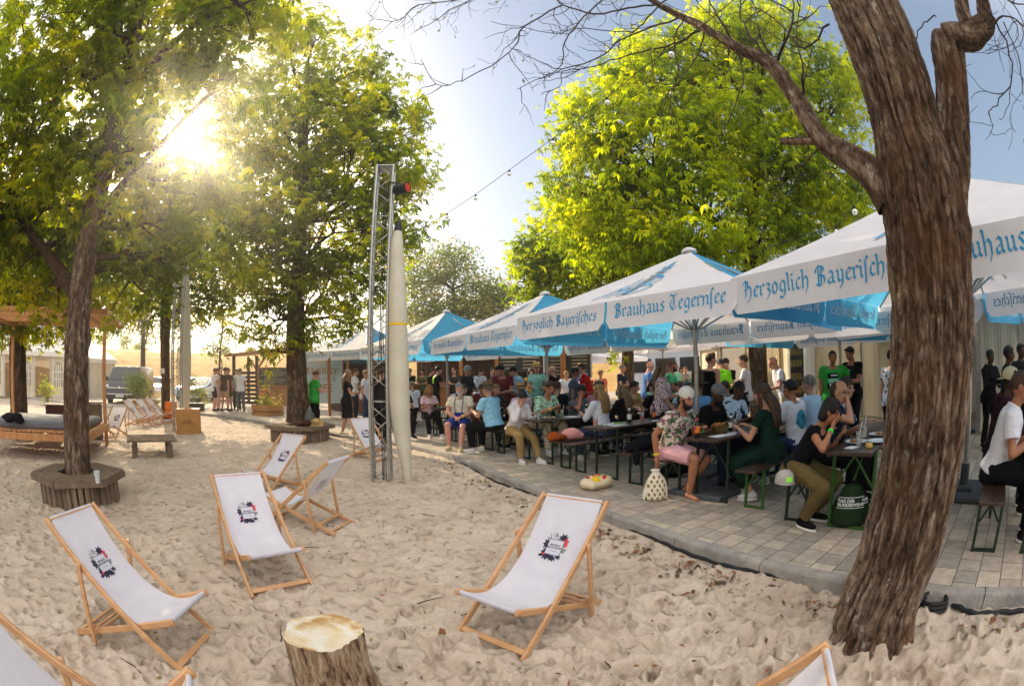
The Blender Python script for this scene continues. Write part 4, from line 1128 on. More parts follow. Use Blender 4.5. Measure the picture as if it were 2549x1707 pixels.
  if style == 'dress':
   if not stand: b.loft(rings(.02)[:3], True, True)
   if stand:
    z0 = zp + .05; zh = .46 * s; rg = []
    for t in (0, .2, .45, .75, 1):
     z = z0 + (zh - z0) * t; w = (.165 + .045 * t) * s * g
     rg.append([Vector((w * math.cos(q) * 1.02, -.005 + w * .78 * math.sin(q), z)) for q in (2 * PI * k / 16 for k in range(16))])
    b.loft(rg, True, True)
   else:
    b.rcone(hips[0], hips[1], lr * 1.5, lr * 1.5); b.rcone(P + Vector((0, 0, .06)), P + Vector((0, -.02, .0)), .13 * s, .15 * s)
    for i in (0, 1): b.rcone(hips[i], knees[i], lr * 1.3, lr * 1.1); b.rcone(knees[i], knees[i].lerp(ankles[i], .6), lr * 1.1, lr * 1.0)
    b.rcone(P, (knees[0] + knees[1]) / 2, .12 * s, .10 * s)
    c_ = (knees[0] + knees[1]) / 2; b.rcone(c_, c_ + Vector((0, -.04, -.28)), .11 * s, .10 * s)
  res['top'] = link_mesh(wrinkle(remesh(b, cv, 1, style), .017), {'tee': 't_shirt', 'tank': 'tank_top', 'shirt': 'shirt', 'hoodie': 'hooded_jacket', 'dress': 'dress', 'blouse': 'blouse'}[style], tm, root)
 bs, bmt = bottom
 if bs:
  b = MB(); infl = .014
  rr = rings(infl * .8, h1=.0)
  b.loft(rr[:3], True, True)
  fl = {'long': 1.93, 'shorts': .88, 'cropped': 1.6, 'mini': .5}[bs]
  for i in (0, 1):
   b.rcone(hips[i], hips[i].lerp(knees[i], .4), lr * 1.1 + infl, lr * 1.03 + infl)
   if fl <= 1: e = hips[i].lerp(knees[i], fl); b.tube([hips[i].lerp(knees[i], .35), e], [lr * 1.03 + infl, lr * .86 + infl * 1.8], 12)
   else:
    b.rcone(hips[i].lerp(knees[i], .4), knees[i], lr * 1.03 + infl, lr * .78 + infl); e = knees[i].lerp(ankles[i], fl - 1)
    b.rcone(knees[i], knees[i].lerp(e, .5), lr * .78 + infl, lr * .76 + infl); b.tube([knees[i].lerp(e, .5), e], [lr * .76 + infl, lr * .55 + infl * 1.3], 12)
  if not stand: b.rcone(hips[0], hips[1], lr * 1.25, lr * 1.25)
  res['bottom'] = link_mesh(wrinkle(remesh(b, cv, 1, 'trousers'), .015), 'shorts' if fl <= 1 else 'trousers', bmt, root)
 if shoes is not None:
  for i in (0, 1):
   b = MB(); t = toes[i]; a = ankles[i]; dn = Vector((0, 0, -1)) if t.z > -.5 else Vector((0, .3, -1)).normalized()
   M = Matrix((t.cross(-dn).normalized(), t, (t.cross(-dn)).normalized().cross(t))).transposed()
   b.ball(a + dn * .040 * s + t * .055 * s, (.047 * s, .135 * s, .040 * s), 12, 8, M); b.rcone(a + dn * .03 * s, a + dn * .0, .046 * s, .044 * s)
   b.ball(a + dn * .030 * s + t * -.02 * s, (.044 * s, .055 * s, .045 * s), 10, 7, M)
   so = link_mesh(remesh(b, cv, 1, 'shoe'), 'shoe', shoes, root)
   bb = MB(); c = a + dn * .074 * s + t * .055 * s
   bb.lathe([(.9, -.012), (1, -.006), (1, .010), (.9, .012)], 16); sc_ = M @ Matrix.Diagonal((.047 * s, .132 * s, 1.0))
   bb.v = [tuple(c + sc_ @ Vector(v)) for v in bb.v]
   bb.build('sole', mat('shoe_sole', rgb((225, 222, 214)), .7), so)
 # ------- hair, hats, glasses
 hs_, hcname = hair
 if hs_ != 'bald':
  hm = hairm(hcname, *HAIR[hcname]); b = MB()
  def cap(cy, cz, rx, ry, rz, nn=26, mm=16): b.ball(hd(0, cy, cz), (rx * s, ry * s, rz * s), nn, mm, Rh)
  if hs_ in ('short', 'quiff', 'curly'):
   for q in range(7): b.ball(hd((q - 3) * .021 + rs.uniform(-.005, .005), .062 - abs(q - 3) * .006, .086 + rs.uniform(-.006, .008)), (.019 * s, .030 * s, .017 * s), 8, 6, Rh)
  if hs_ == 'short': cap(-.017, .040, .084, .100, .094)
  elif hs_ == 'buzz': cap(-.014, .032, .0805, .099, .096)
  elif hs_ == 'quiff': cap(-.017, .040, .084, .100, .094); b.ball(hd(0, .045, .112), (.062 * s, .048 * s, .034 * s), 14, 8, Rh)
  elif hs_ == 'curly': cap(-.020, .048, .094, .108, .104)
  elif hs_ == 'receding': cap(-.045, .020, .084, .082, .090)
  elif hs_ == 'bob':
   cap(-.017, .042, .090, .104, .098)
   rg = []
   for z, w, d, y in ((.06, .088, .095, -.018), (.0, .096, .092, -.030), (-.06, .100, .085, -.038), (-.105, .092, .072, -.042)):
    rg.append([hd(w * math.cos(t), y + d * math.sin(t) * (1 if math.sin(t) < 0 else .55), z) for t in (2 * PI * k / 22 for k in range(22))])
   b.loft(rg, True, True)
  elif hs_ in ('long', 'tail', 'bun'):
   cap(-.017, .042, .088, .103, .098)
   if hs_ == 'bun': b.ball(hd(0, -.10, .085), .042 * s, 12, 8)
   if hs_ == 'tail': b.tube([hd(0, -.10, .05), hd(0, -.15, .01), hd(0, -.15, -.10), hd(0, -.13, -.2)], [.025 * s, .035 * s, .03 * s, .012 * s], 10)
   if hs_ == 'long':
    bl_ = sp(0, -.125 * g, .26 * s); b0 = hd(0, -.045, .02)
    rg = []
    for t in (0, .2, .4, .6, .8, 1):
     c = (hd(0, -.03, .04) * (1 - t) ** 1.0 + (bl_) * t); c += Rs @ Vector((0, -.055 * math.sin(PI * min(1, t * 1.15)), 0)) * s
     w = (.088 + .035 * math.sin(PI * t * .8)) * s * (1 - .25 * t); dp = (.075 - .045 * t) * s
     rg.append([c + Rs @ Vector((w * math.cos(q), dp * math.sin(q) - .0, 0)) for q in (2 * PI * k / 20 for k in range(20))])
    b.loft(rg, True, True)
    for k in (-1, 1): b.rcone(hd(k * .076, .01, .04), hd(k * .085, -.01, -.12), .022 * s, .03 * s)
  # strand-like unevenness
  b.v = [tuple(Vector(v) + Vector((rs.uniform(-1, 1), rs.uniform(-1, 1), rs.uniform(-1, 1))) * .0028) for v in b.v]
  res['hair'] = b.build('hair', hm, root, smooth=True)
 for ex in extras:
  k = ex[0]
  if k == 'cap':
   b = MB(); back = ex[2] if len(ex) > 2 else 1
   b.ball(hd(0, -.010, .058), (.090 * s, .106 * s, .088 * s), 22, 12, Rh)
   o = b.build('cap', ex[1], root, smooth=True); b = MB(); rg = []
   for q in range(9):
    t = PI * q / 8; r_ = (.075 * math.cos(t), back * (.088 + .085 * math.sin(t)), .040 - .012 * math.sin(t))
    rg.append([hd(.078 * math.cos(t), back * .05 * (1 + .6 * math.sin(t)), .050), hd(*r_), hd(r_[0], r_[1], r_[2] - .006), hd(.078 * math.cos(t), back * .05 * (1 + .6 * math.sin(t)), .042)])
   b.loft(rg, True, True); b.build('visor', ex[1], o, smooth=True, fixn=True)
  elif k == 'hat':
   tall = ex[2] if len(ex) > 2 else .10
   b = MB(); prof = [(.165, .035), (.17, .04), (.10, .052), (.092, .06), (.088, .06 + tall * .8), (.07, .06 + tall), (.03, .055 + tall)]
   b.lathe(prof, 26); b.v = [tuple(hd(x, y * 1.1 - .008, z + .02 + (.012 * (x * x * 40 - .5) if math.hypot(x, y) > .12 else 0))) for x, y, z in b.v]
   o = b.build('hat', ex[1], root, smooth=True)
   b = MB(); b.lathe([(.094, .058), (.095, .085), (.093, .086), (.092, .057)], 24, caps=False); b.v = [tuple(hd(x, y * 1.1 - .008, z + .02)) for x, y, z in b.v]
   b.build('hat_band', mat('hat_band', rgb((60, 44, 32)), .8), o)
  elif k == 'glasses':
   b = MB()
   for q in (-1, 1):
    b.tube([hd(q * .033 + .023 * math.cos(t), .101, .010 + .018 * math.sin(t)) for t in (2 * PI * j / 12 for j in range(13))], .0022, 5, False)
    b.bar(hd(q * .055, .098, .012), hd(q * .080, .0, .012), .003, .004)
   b.bar(hd(-.012, .106, .012), hd(.012, .106, .012), .003, .003)
   b.build('glasses', mat('spectacle_frame', (.03, .03, .035), .4), root)
  elif k == 'sunglasses_up':
   b = MB()
   for q in (-1, 1): b.ball(hd(q * .034, .062, .118), (.028 * s, .010 * s, .02 * s), 10, 6, Rh)
   b.build('sunglasses', mat('dark_lens', (.02, .015, .015), .15), root, smooth=True)
  elif k == 'beard':
   b = MB(); ln = ex[2] if len(ex) > 2 else .03
   b.ball(hd(0, .040, -.078), (.062 * s, .056 * s, .048 * s), 18, 11, Rh)
   if ln > .04: b.rcone(hd(0, .060, -.09), hd(0, .065, -.09 - ln), .045 * s, .025 * s)
   for q in (-1, 1): b.rcone(hd(q * .066, .02, -.01), hd(q * .052, .048, -.07), .014 * s, .022 * s)
   b.v = [tuple(Vector(v) + Vector((rs.uniform(-1, 1), rs.uniform(-1, 1), rs.uniform(-1, 1))) * .003) for v in b.v]
   b.build('beard', hairm(ex[1], *HAIR[ex[1]]), root, smooth=True)
  elif k == 'band':
   i = ex[2]; d = (wri[i] - elb[i]).normalized(); c = wri[i] - d * .035
   b = MB(); b.tube([c - d * .010, c + d * .010], ra * .66 + .006, 14); b.build('wristband', ex[1], root, smooth='auto')
  elif k == 'print':       # chest or back print on the shirt: ('print', material, side, width, height, up, shape)
   sg = ex[2]; up = ex[5]; o_ = sp(0, sg * .5, up * s)
   patch(res['top'], None, 'shirt_print', ex[1], o_, Rs @ Vector((0, -sg, 0)), Rs @ Vector((1, 0, 0)), Rs @ Vector((0, 0, 1)), ex[3], ex[4], 12, 12, .004, ex[6] if len(ex) > 6 else None)
  elif k == 'strap':
   b = MB(); pts = [sp(.10 * s, .0, .46 * s), sp(.02, .135 * g, .36 * s), sp(-.10, .145 * g, .16 * s), sp(-.20, .06, -.02)]
   b.tube(catmull(pts, 5), .008, 6); b.build('bag_strap', ex[1], root)
  elif k == 'braces':
   b = MB()
   for q in (-1, 1):
    pts = [sp(q * .07, .142 * g, .18 * s), sp(q * .085, .150 * g, .30 * s), sp(q * .09, .118, .43 * s), sp(q * .09, .0, .50 * s)]
    C = catmull(pts, 5); b.tube(C, .018, 8, True, .35, ref=(1, 0, 0))
   b.loft([[sp(x * .13, (.150 * g) * (1 - .25 * x * x) + .012, z), sp(x * .13, (.150 * g) * (1 - .25 * x * x) - .01, z)] for z in (.03,) for x in (-1, -.6, -.2, .2, .6, 1)] , closed=False)
   rg = []
   for x in (-1, -.6, -.2, .2, .6, 1): rg.append([sp(x * .12, .158 * g * (1 - .2 * x * x) + .008, .02), sp(x * .10, .162 * g * (1 - .2 * x * x) + .006, .20), sp(x * .10, .12 * g, .20), sp(x * .12, .12 * g, .02)])
   b.loft(rg, True, True); b.build('dungaree_bib', ex[1], root, smooth='auto', fixn=True)
 return res
# ================================================================ LETTERING
def font_mesh(text, size, depth=0.0, align='CENTER', bold=0.0):
 c = bpy.data.curves.new('t', 'FONT'); c.body = text; c.size = size; c.align_x = align; c.align_y = 'CENTER'; c.offset = bold; c.resolution_u = 3
 o = bpy.data.objects.new('t', c); COL.objects.link(o)
 me = bpy.data.meshes.new_from_object(o.evaluated_get(bpy.context.evaluated_depsgraph_get()))
 v = [tuple(q.co) for q in me.vertices]; f = [tuple(p.vertices) for p in me.polygons]
 bpy.data.objects.remove(o); bpy.data.meshes.remove(me); bpy.data.curves.remove(c)
 return v, f
GLY = {
 'i': (.42, [[(.05, .9), (.15, .8), (.15, .2), (.27, .06)], [(.08, 1.32), (.2, 1.2)]]),
 'l': (.42, [[(.03, 1.5), (.15, 1.38), (.15, .2), (.27, .06)]]),
 'u': (.86, [[(.05, .9), (.15, .8), (.15, .2), (.3, .05), (.55, .28)], [(.5, .9), (.6, .8), (.6, .2), (.72, .06)]]),
 'n': (.86, [[(.05, .9), (.15, .8), (.15, .02)], [(.2, .7), (.45, .95), (.6, .8), (.6, .2), (.72, .06)]]),
 'h': (.84, [[(.03, 1.5), (.15, 1.38), (.15, .02)], [(.2, .7), (.45, .95), (.62, .72), (.6, .1), (.42, -.32)]]),
 'r': (.62, [[(.05, .9), (.15, .8), (.15, .2), (.27, .06)], [(.2, .72), (.4, .97), (.54, .82)]]),
 'e': (.68, [[(.42, .97), (.15, .72), (.15, .25), (.35, .04), (.58, .25)], [(.42, .97), (.58, .78), (.2, .48)]]),
 'c': (.62, [[(.52, .82), (.38, .97), (.15, .72), (.15, .25), (.35, .04), (.56, .24)]]),
 'o': (.78, [[(.36, .97), (.15, .75), (.15, .25), (.38, .03)], [(.36, .97), (.6, .75), (.6, .28), (.38, .03)]]),
 'a': (.84, [[(.15, .8), (.35, .97), (.55, .8), (.55, .2), (.7, .06)], [(.55, .55), (.15, .4), (.15, .15), (.3, .03), (.55, .24)]]),
 'g': (.82, [[(.4, .97), (.15, .72), (.15, .3), (.35, .1), (.6, .3)], [(.4, .97), (.62, .8), (.62, -.1), (.4, -.42), (.12, -.28)]]),
 's': (.66, [[(.55, .85), (.4, .98), (.15, .76), (.55, .33), (.35, .03), (.1, .2)]]),
 'f': (.42, [[(.4, 1.36), (.28, 1.5), (.15, 1.25), (.15, -.38)], [(.0, .85), (.12, .97)]]),
 'y': (.82, [[(.08, .92), (.2, .8), (.2, .25), (.38, .07), (.6, .28)], [(.5, .95), (.62, .8), (.62, -.1), (.35, -.45)]]),
 'z': (.66, [[(.12, .84), (.33, .98), (.52, .8), (.28, .55), (.54, .3), (.35, -.15), (.1, -.35)]]),
 'B': (1.08, [[(.3, 1.42), (.3, .08)], [(.05, 1.0), (.05, 1.3), (.3, 1.5), (.72, 1.36), (.82, 1.08), (.35, .8)], [(.4, .82), (.82, .66), (.9, .25), (.5, .0), (.08, .14)], [(.55, 1.3), (.55, .15)]]),
 'H': (1.14, [[(.02, 1.12), (.16, 1.4), (.36, 1.5), (.52, 1.3)], [(.38, 1.42), (.38, .72), (.36, .2), (.08, .05)], [(.60, 1.42), (.60, .85)], [(.42, .74), (.72, .98), (.92, .74), (.92, .2), (.72, -.25), (.48, -.3)], [(.12, .72), (.42, .78)]]),
 'T': (1.04, [[(-.02, 1.22), (.2, 1.5), (.58, 1.3), (1.0, 1.52)], [(.30, 1.0), (.14, .75), (.15, .36), (.45, .02), (.88, .30)], [(.55, 1.25), (.55, .40), (.42, .28)]]), ' ': (.55, [])}
def gothic(text, pen=.17):
 """broad-nib lettering: every stroke is the pen's edge swept along a line; returns strips of quads and the total width"""
 quads = []; x = 0.0
 ang = R(42); nx, ny = math.cos(ang) * pen / 2 * 1.15, math.sin(ang) * pen / 2 * 1.15
 k = 0
 for ch in text:
  adv, st = GLY[ch]
  for line in st:
   for (x0, y0), (x1, y1) in zip(line, line[1:]):
    dx, dy = x1 - x0, y1 - y0; L = math.hypot(dx, dy); ux, uy = dx / L, dy / L
    cr = abs(nx * uy - ny * ux)
    a, b = (nx, ny), (0, 0)
    if cr < .03: a = (nx * .5 - uy * .03, ny * .5 + ux * .03)
    q = [(x + x0 - a[0], y0 - a[1]), (x + x0 + a[0], y0 + a[1]), (x + x1 + a[0], y1 + a[1]), (x + x1 - a[0], y1 - a[1])]
    ar = sum(q[i][0] * q[(i + 1) % 4][1] - q[(i + 1) % 4][0] * q[i][1] for i in range(4))
    if ar < 0: q = q[::-1]
    quads.append((q, k % 9)); k += 1
  x += adv
 return quads, x
# ================================================================ DECK CHAIRS
WOODC = mat('beech_wood', rgb((206, 160, 114)), .45, rgb((182, 132, 88)), 3, .25, 30, stretch=(1, 1, 6), detail=6, spec=.4)
CANVAS = mat('white_canvas', rgb((228, 225, 232)), .9, rgb((217, 214, 223)), 6, .25, 220, transl=.3, spec=.1)
INK = mat('navy_print', rgb((40, 42, 62)), .8)
INKR = mat('coral_print', rgb((214, 62, 74)), .8)
INKG = mat('fern_print', rgb((96, 110, 96)), .8)
CH_A1, CH_B0, CH_B1, CH_C0, CH_T = Vector((.958, .801)), Vector((.004, .331)), Vector((.969, .0)), Vector((.741, .03)), .697
def chair_uv(s, t):
 """canvas point: s across (-1..1), t down from the top bar (0..1), in chair space (x right, y backwards, z up)"""
 p = [Vector((.952, .812)), Vector((.64, .36)), Vector((.36, .10)), Vector((.004, .352))]
 q = p[0] * (1 - t) ** 3 + p[1] * 3 * t * (1 - t) ** 2 + p[2] * 3 * t * t * (1 - t) + p[3] * t ** 3
 sag = -.012 * (1 - s * s) * math.sin(PI * t)
 return Vector((s * .238, q.x, q.y + sag))
def build_chair(label, first=True):
 root = thing('deck_chair', label, 'deck chair', group='white canvas deck chairs on the sand')
 def P(x, q): return Vector((x, q.x, q.y))
 A0 = Vector((0, .01))
 b = MB()
 for k in (-1, 1): b.bar(P(k * .275, A0 - Vector((.012, .02))), P(k * .275, CH_A1 + (CH_A1 - A0).normalized() * .02), .026, .045, up=(0, -1, 1), bev=.006)
 b.bar(P(-.262, A0 + Vector((.03, .02))), P(.262, A0 + Vector((.03, .02))), .042, .018, up=(0, -.64, .77), bev=.004)
 b.tube([P(-.262, CH_A1), P(.262, CH_A1)], .013, 10)
 b.build('back_frame', WOODC, root, smooth='auto')
 b = MB()
 for k in (-1, 1): b.bar(P(k * .243, CH_B0 + Vector((-.03, .012))), P(k * .243, CH_B1 + Vector((.02, -.012))), .024, .045, up=(0, 0, 1), bev=.006)
 b.tube([P(-.262, CH_B0), P(.262, CH_B0)], .013, 10)
 for t in (.80, .97): q = CH_B0.lerp(CH_B1, t) + Vector((0, .012)); b.bar(P(-.232, q), P(.232, q), .03, .016, bev=.004)
 for t in (.72, .78, .84):
  for k in (-1, 1): q = CH_B0.lerp(CH_B1, t); b.box(P(k * .243, q + Vector((0, .03))), (.022, .02, .03), bev=.004)
 b.build('seat_frame', WOODC, root, smooth='auto')
 b = MB(); Hq = A0.lerp(CH_A1, CH_T)
 for k in (-1, 1): b.bar(P(k * .303, Hq + Vector((0, .03))), P(k * .303, CH_C0 + Vector((.002, -.03))), .026, .036, up=(0, 1, 0), bev=.006)
 q = Hq.lerp(CH_C0, .93); b.tube([P(-.303, q), P(.303, q)], .011, 8)
 b.build('prop_frame', WOODC, root, smooth='auto')
 b = MB(); nx, nt = 8, 30
 g = [[chair_uv(-1 + 2 * i / nx, j / nt) for i in range(nx + 1)] for j in range(nt + 1)]
 # front, then the hem wrapped round both bars
 top = [[p + Vector((0, dy, dz)) for p in g[0]] for dy, dz in ((.022, -.02), (.018, .006), (.006, .012))]
 bot = [[p + Vector((0, dy, dz)) for p in g[-1]] for dy, dz in ((-.012, -.004), (-.014, -.03), (.008, -.045))]
 b.loft(top + g + bot, closed=False)
 cv = b.build('canvas', CANVAS, root, smooth=True)
 # the printed wreath: leaves, flowers and the framed words
 pr = MB(); pr.cur = 0
 def pt(u, v, off): # metres on the canvas, origin at the centre of the print
  t = .262 - v / 1.25; s_ = u / .238
  p = chair_uv(s_, t); q = chair_uv(s_, t + .01); n = Vector((1, 0, 0)).cross(q - p).normalized()
  if n.z < 0: n = -n
  return p + n * off
 rs = random.Random(4); K = 0
 def shape(cx, cy, L, W, a, kind, lobes=0):
  nonlocal K
  K += 1; off = .0016 + (K % 7) * .0004; pts = []
  for i in range(14):
   t = i / 14 * 2 * PI; r = 1 + (.32 * math.cos(lobes * t) if lobes else 0)
   x, y = math.cos(t) * L * r, math.sin(t) * W * r
   pts.append(pt(cx + x * math.cos(a) - y * math.sin(a), cy + x * math.sin(a) + y * math.cos(a), off))
  pr.cur = kind; n = len(pr.v); pr.add([pt(cx, cy, off)] + pts, [(0, i + 1, (i + 1) % 14 + 1) for i in range(14)])
 for cx, cy, L, W, a, lb in ((-.078, .018, .034, .024, 1.5, 7), (-.07, -.045, .03, .022, 1.2, 7), (-.035, -.072, .036, .026, .3, 7), (.01, -.078, .032, .022, -.3, 7), (.04, .078, .034, .022, .2, 7), (.055, -.06, .022, .016, -.8, 7), (-.085, -.07, .02, .013, .4, 5)):
  shape(cx, cy, L, W, a, 0, lb)
 for cx, cy, r_ in ((.068, .052, .024), (.045, .062, .018), (-.062, -.058, .014), (.078, .03, .015)): shape(cx, cy, r_, r_, .3, 1, 5)
 for i in range(26):
  a = rs.uniform(-1.2, .6) if i < 18 else rs.uniform(1.6, 2.9); r_ = rs.uniform(.07, .105)
  shape(r_ * math.cos(a) * .9, r_ * math.sin(a), .020, .0028, a + rs.uniform(-.5, .5), 2)
 pr.cur = 3
 c4 = [(-.062, -.055), (.062, -.055), (.062, .055), (-.062, .055)]
 n = len(pr.v); gx = [(-.062 + .124 * i / 4, -.055 + .110 * j / 4) for j in range(5) for i in range(5)]
 pr.add([pt(x, y, .0052) for x, y in gx], [(j * 5 + i, j * 5 + i + 1, j * 5 + i + 6, j * 5 + i + 5) for j in range(4) for i in range(4)])
 pr.cur = 0
 for (x0, y0), (x1, y1) in zip(c4, c4[1:] + c4[:1]):
  m_ = 5
  L_ = [(x0 + (x1 - x0) * i / m_, y0 + (y1 - y0) * i / m_) for i in range(m_ + 1)]; w = .0016
  dx, dy = (x1 - x0), (y1 - y0); l_ = math.hypot(dx, dy); nx_, ny_ = -dy / l_ * w, dx / l_ * w
  pr.loft([[pt(x - nx_, y - ny_, .0056), pt(x + nx_, y + ny_, .0056)] for x, y in L_], closed=False)
 for text, y, sz in (('MUNICH', .017, .021), ('BEACH RESORT', -.002, .0185)):
  v, f = font_mesh(text, sz, bold=.0005); pr.add([pt(a_, b_ + y, .0060) for a_, b_, _ in v], f)
 pr.cur = 2
 v, f = font_mesh('Play Like Bali', .011); pr.add([pt(a_, b_ - .026, .0060) for a_, b_, _ in v], f)
 pr.build('print', [INK, INKR, INKG, CANVAS], cv)
 return root
def build_chairs():
 proto = None
 C = [((-.183, 2.738), .691, 0, 'nearest deck chair at the centre right, facing left, beside the cut stump'),
  ((-1.952, 2.138), -1.697, 0, 'deck chair in the left foreground seen from its side, seat pointing right'),
  ((-1.872, 3.293), -.836, 0, 'deck chair facing the camera in the middle left, in front of two others'),
  ((-3.798, 6.228), .316, 0, 'farther deck chair facing left, in front of the beach ball'),
  ((-2.911, 5.286), 1.731, 0, 'deck chair turned away to the left, the back of its canvas towards the viewer')]
 def gp(x, y): p = GS(x, y); return (p.x, p.y)
 a3 = -1.75; c1 = GS(372, 1062); rt = Vector((math.cos(a3), -math.sin(a3)))
 C += [((c1.x + rt.x * k * .74, c1.y + rt.y * k * .74), a3 + (0, .03, -.05)[k], 0, ('first of three deck chairs in a row beside the plywood cube, nearest the day bed', 'middle one of three deck chairs in a row beside the plywood cube', 'last of three deck chairs in a row, touching the plywood cube')[k]) for k in range(3)]
 q = GS(955, 1147); C.append(((q.x, q.y), -.80, 0, 'deck chair half hidden behind the silver truss mast'))
 q = GS(268, 1092); C.append(((q.x, q.y), -.35, 0, 'deck chair standing behind the right post of the day bed'))
 C.append(((-1.25, .93), -1.98, 0, 'deck chair cut off by the bottom left corner of the photo'))
 C.append(((-1.42, 1.02), .35, 0, 'deck chair of which only the top corner shows at the bottom edge'))
 C.append(((.55, 1.42), 1.35, 0, 'deck chair whose top corner shows at the bottom edge, left of the leaning trunk'))
 for i, ((x, y), a, dz, lab) in enumerate(C):
  if proto is None: proto = build_chair(lab); o = proto
  else: o = copy_tree(proto); o['label'] = lab
  o.location = (x, y, SZ(x, y) + dz); o.rotation_euler = (0, 0, -a)
 # solved placements for the three cropped chairs
 cut = [o for o in bpy.data.objects if o.name.startswith('deck_chair') and o.parent is None][-3:]
 def top_at(o, px, py, a, side):
  p = G(px, py, .80); A1 = Vector((side * .275, CH_A1.x, 0)); A1.rotate(Matrix.Rotation(-a, 3, 'Z'))
  o.location = (p.x - A1.x, p.y - A1.y, 0); o.rotation_euler = (0, 0, -a)
 top_at(cut[1], 470, 1676, 1.0, -1); top_at(cut[2], 2050, 1612, 2.02, -1)
 a = -2.25; p = G(152, 1658, .56); H_ = Vector((.275, .01 + (CH_A1.x - .01) * CH_T, 0)); H_.rotate(Matrix.Rotation(-a, 3, 'Z'))
 cut[0].location = (p.x - H_.x, p.y - H_.y, 0); cut[0].rotation_euler = (0, 0, -a)
build_chairs()
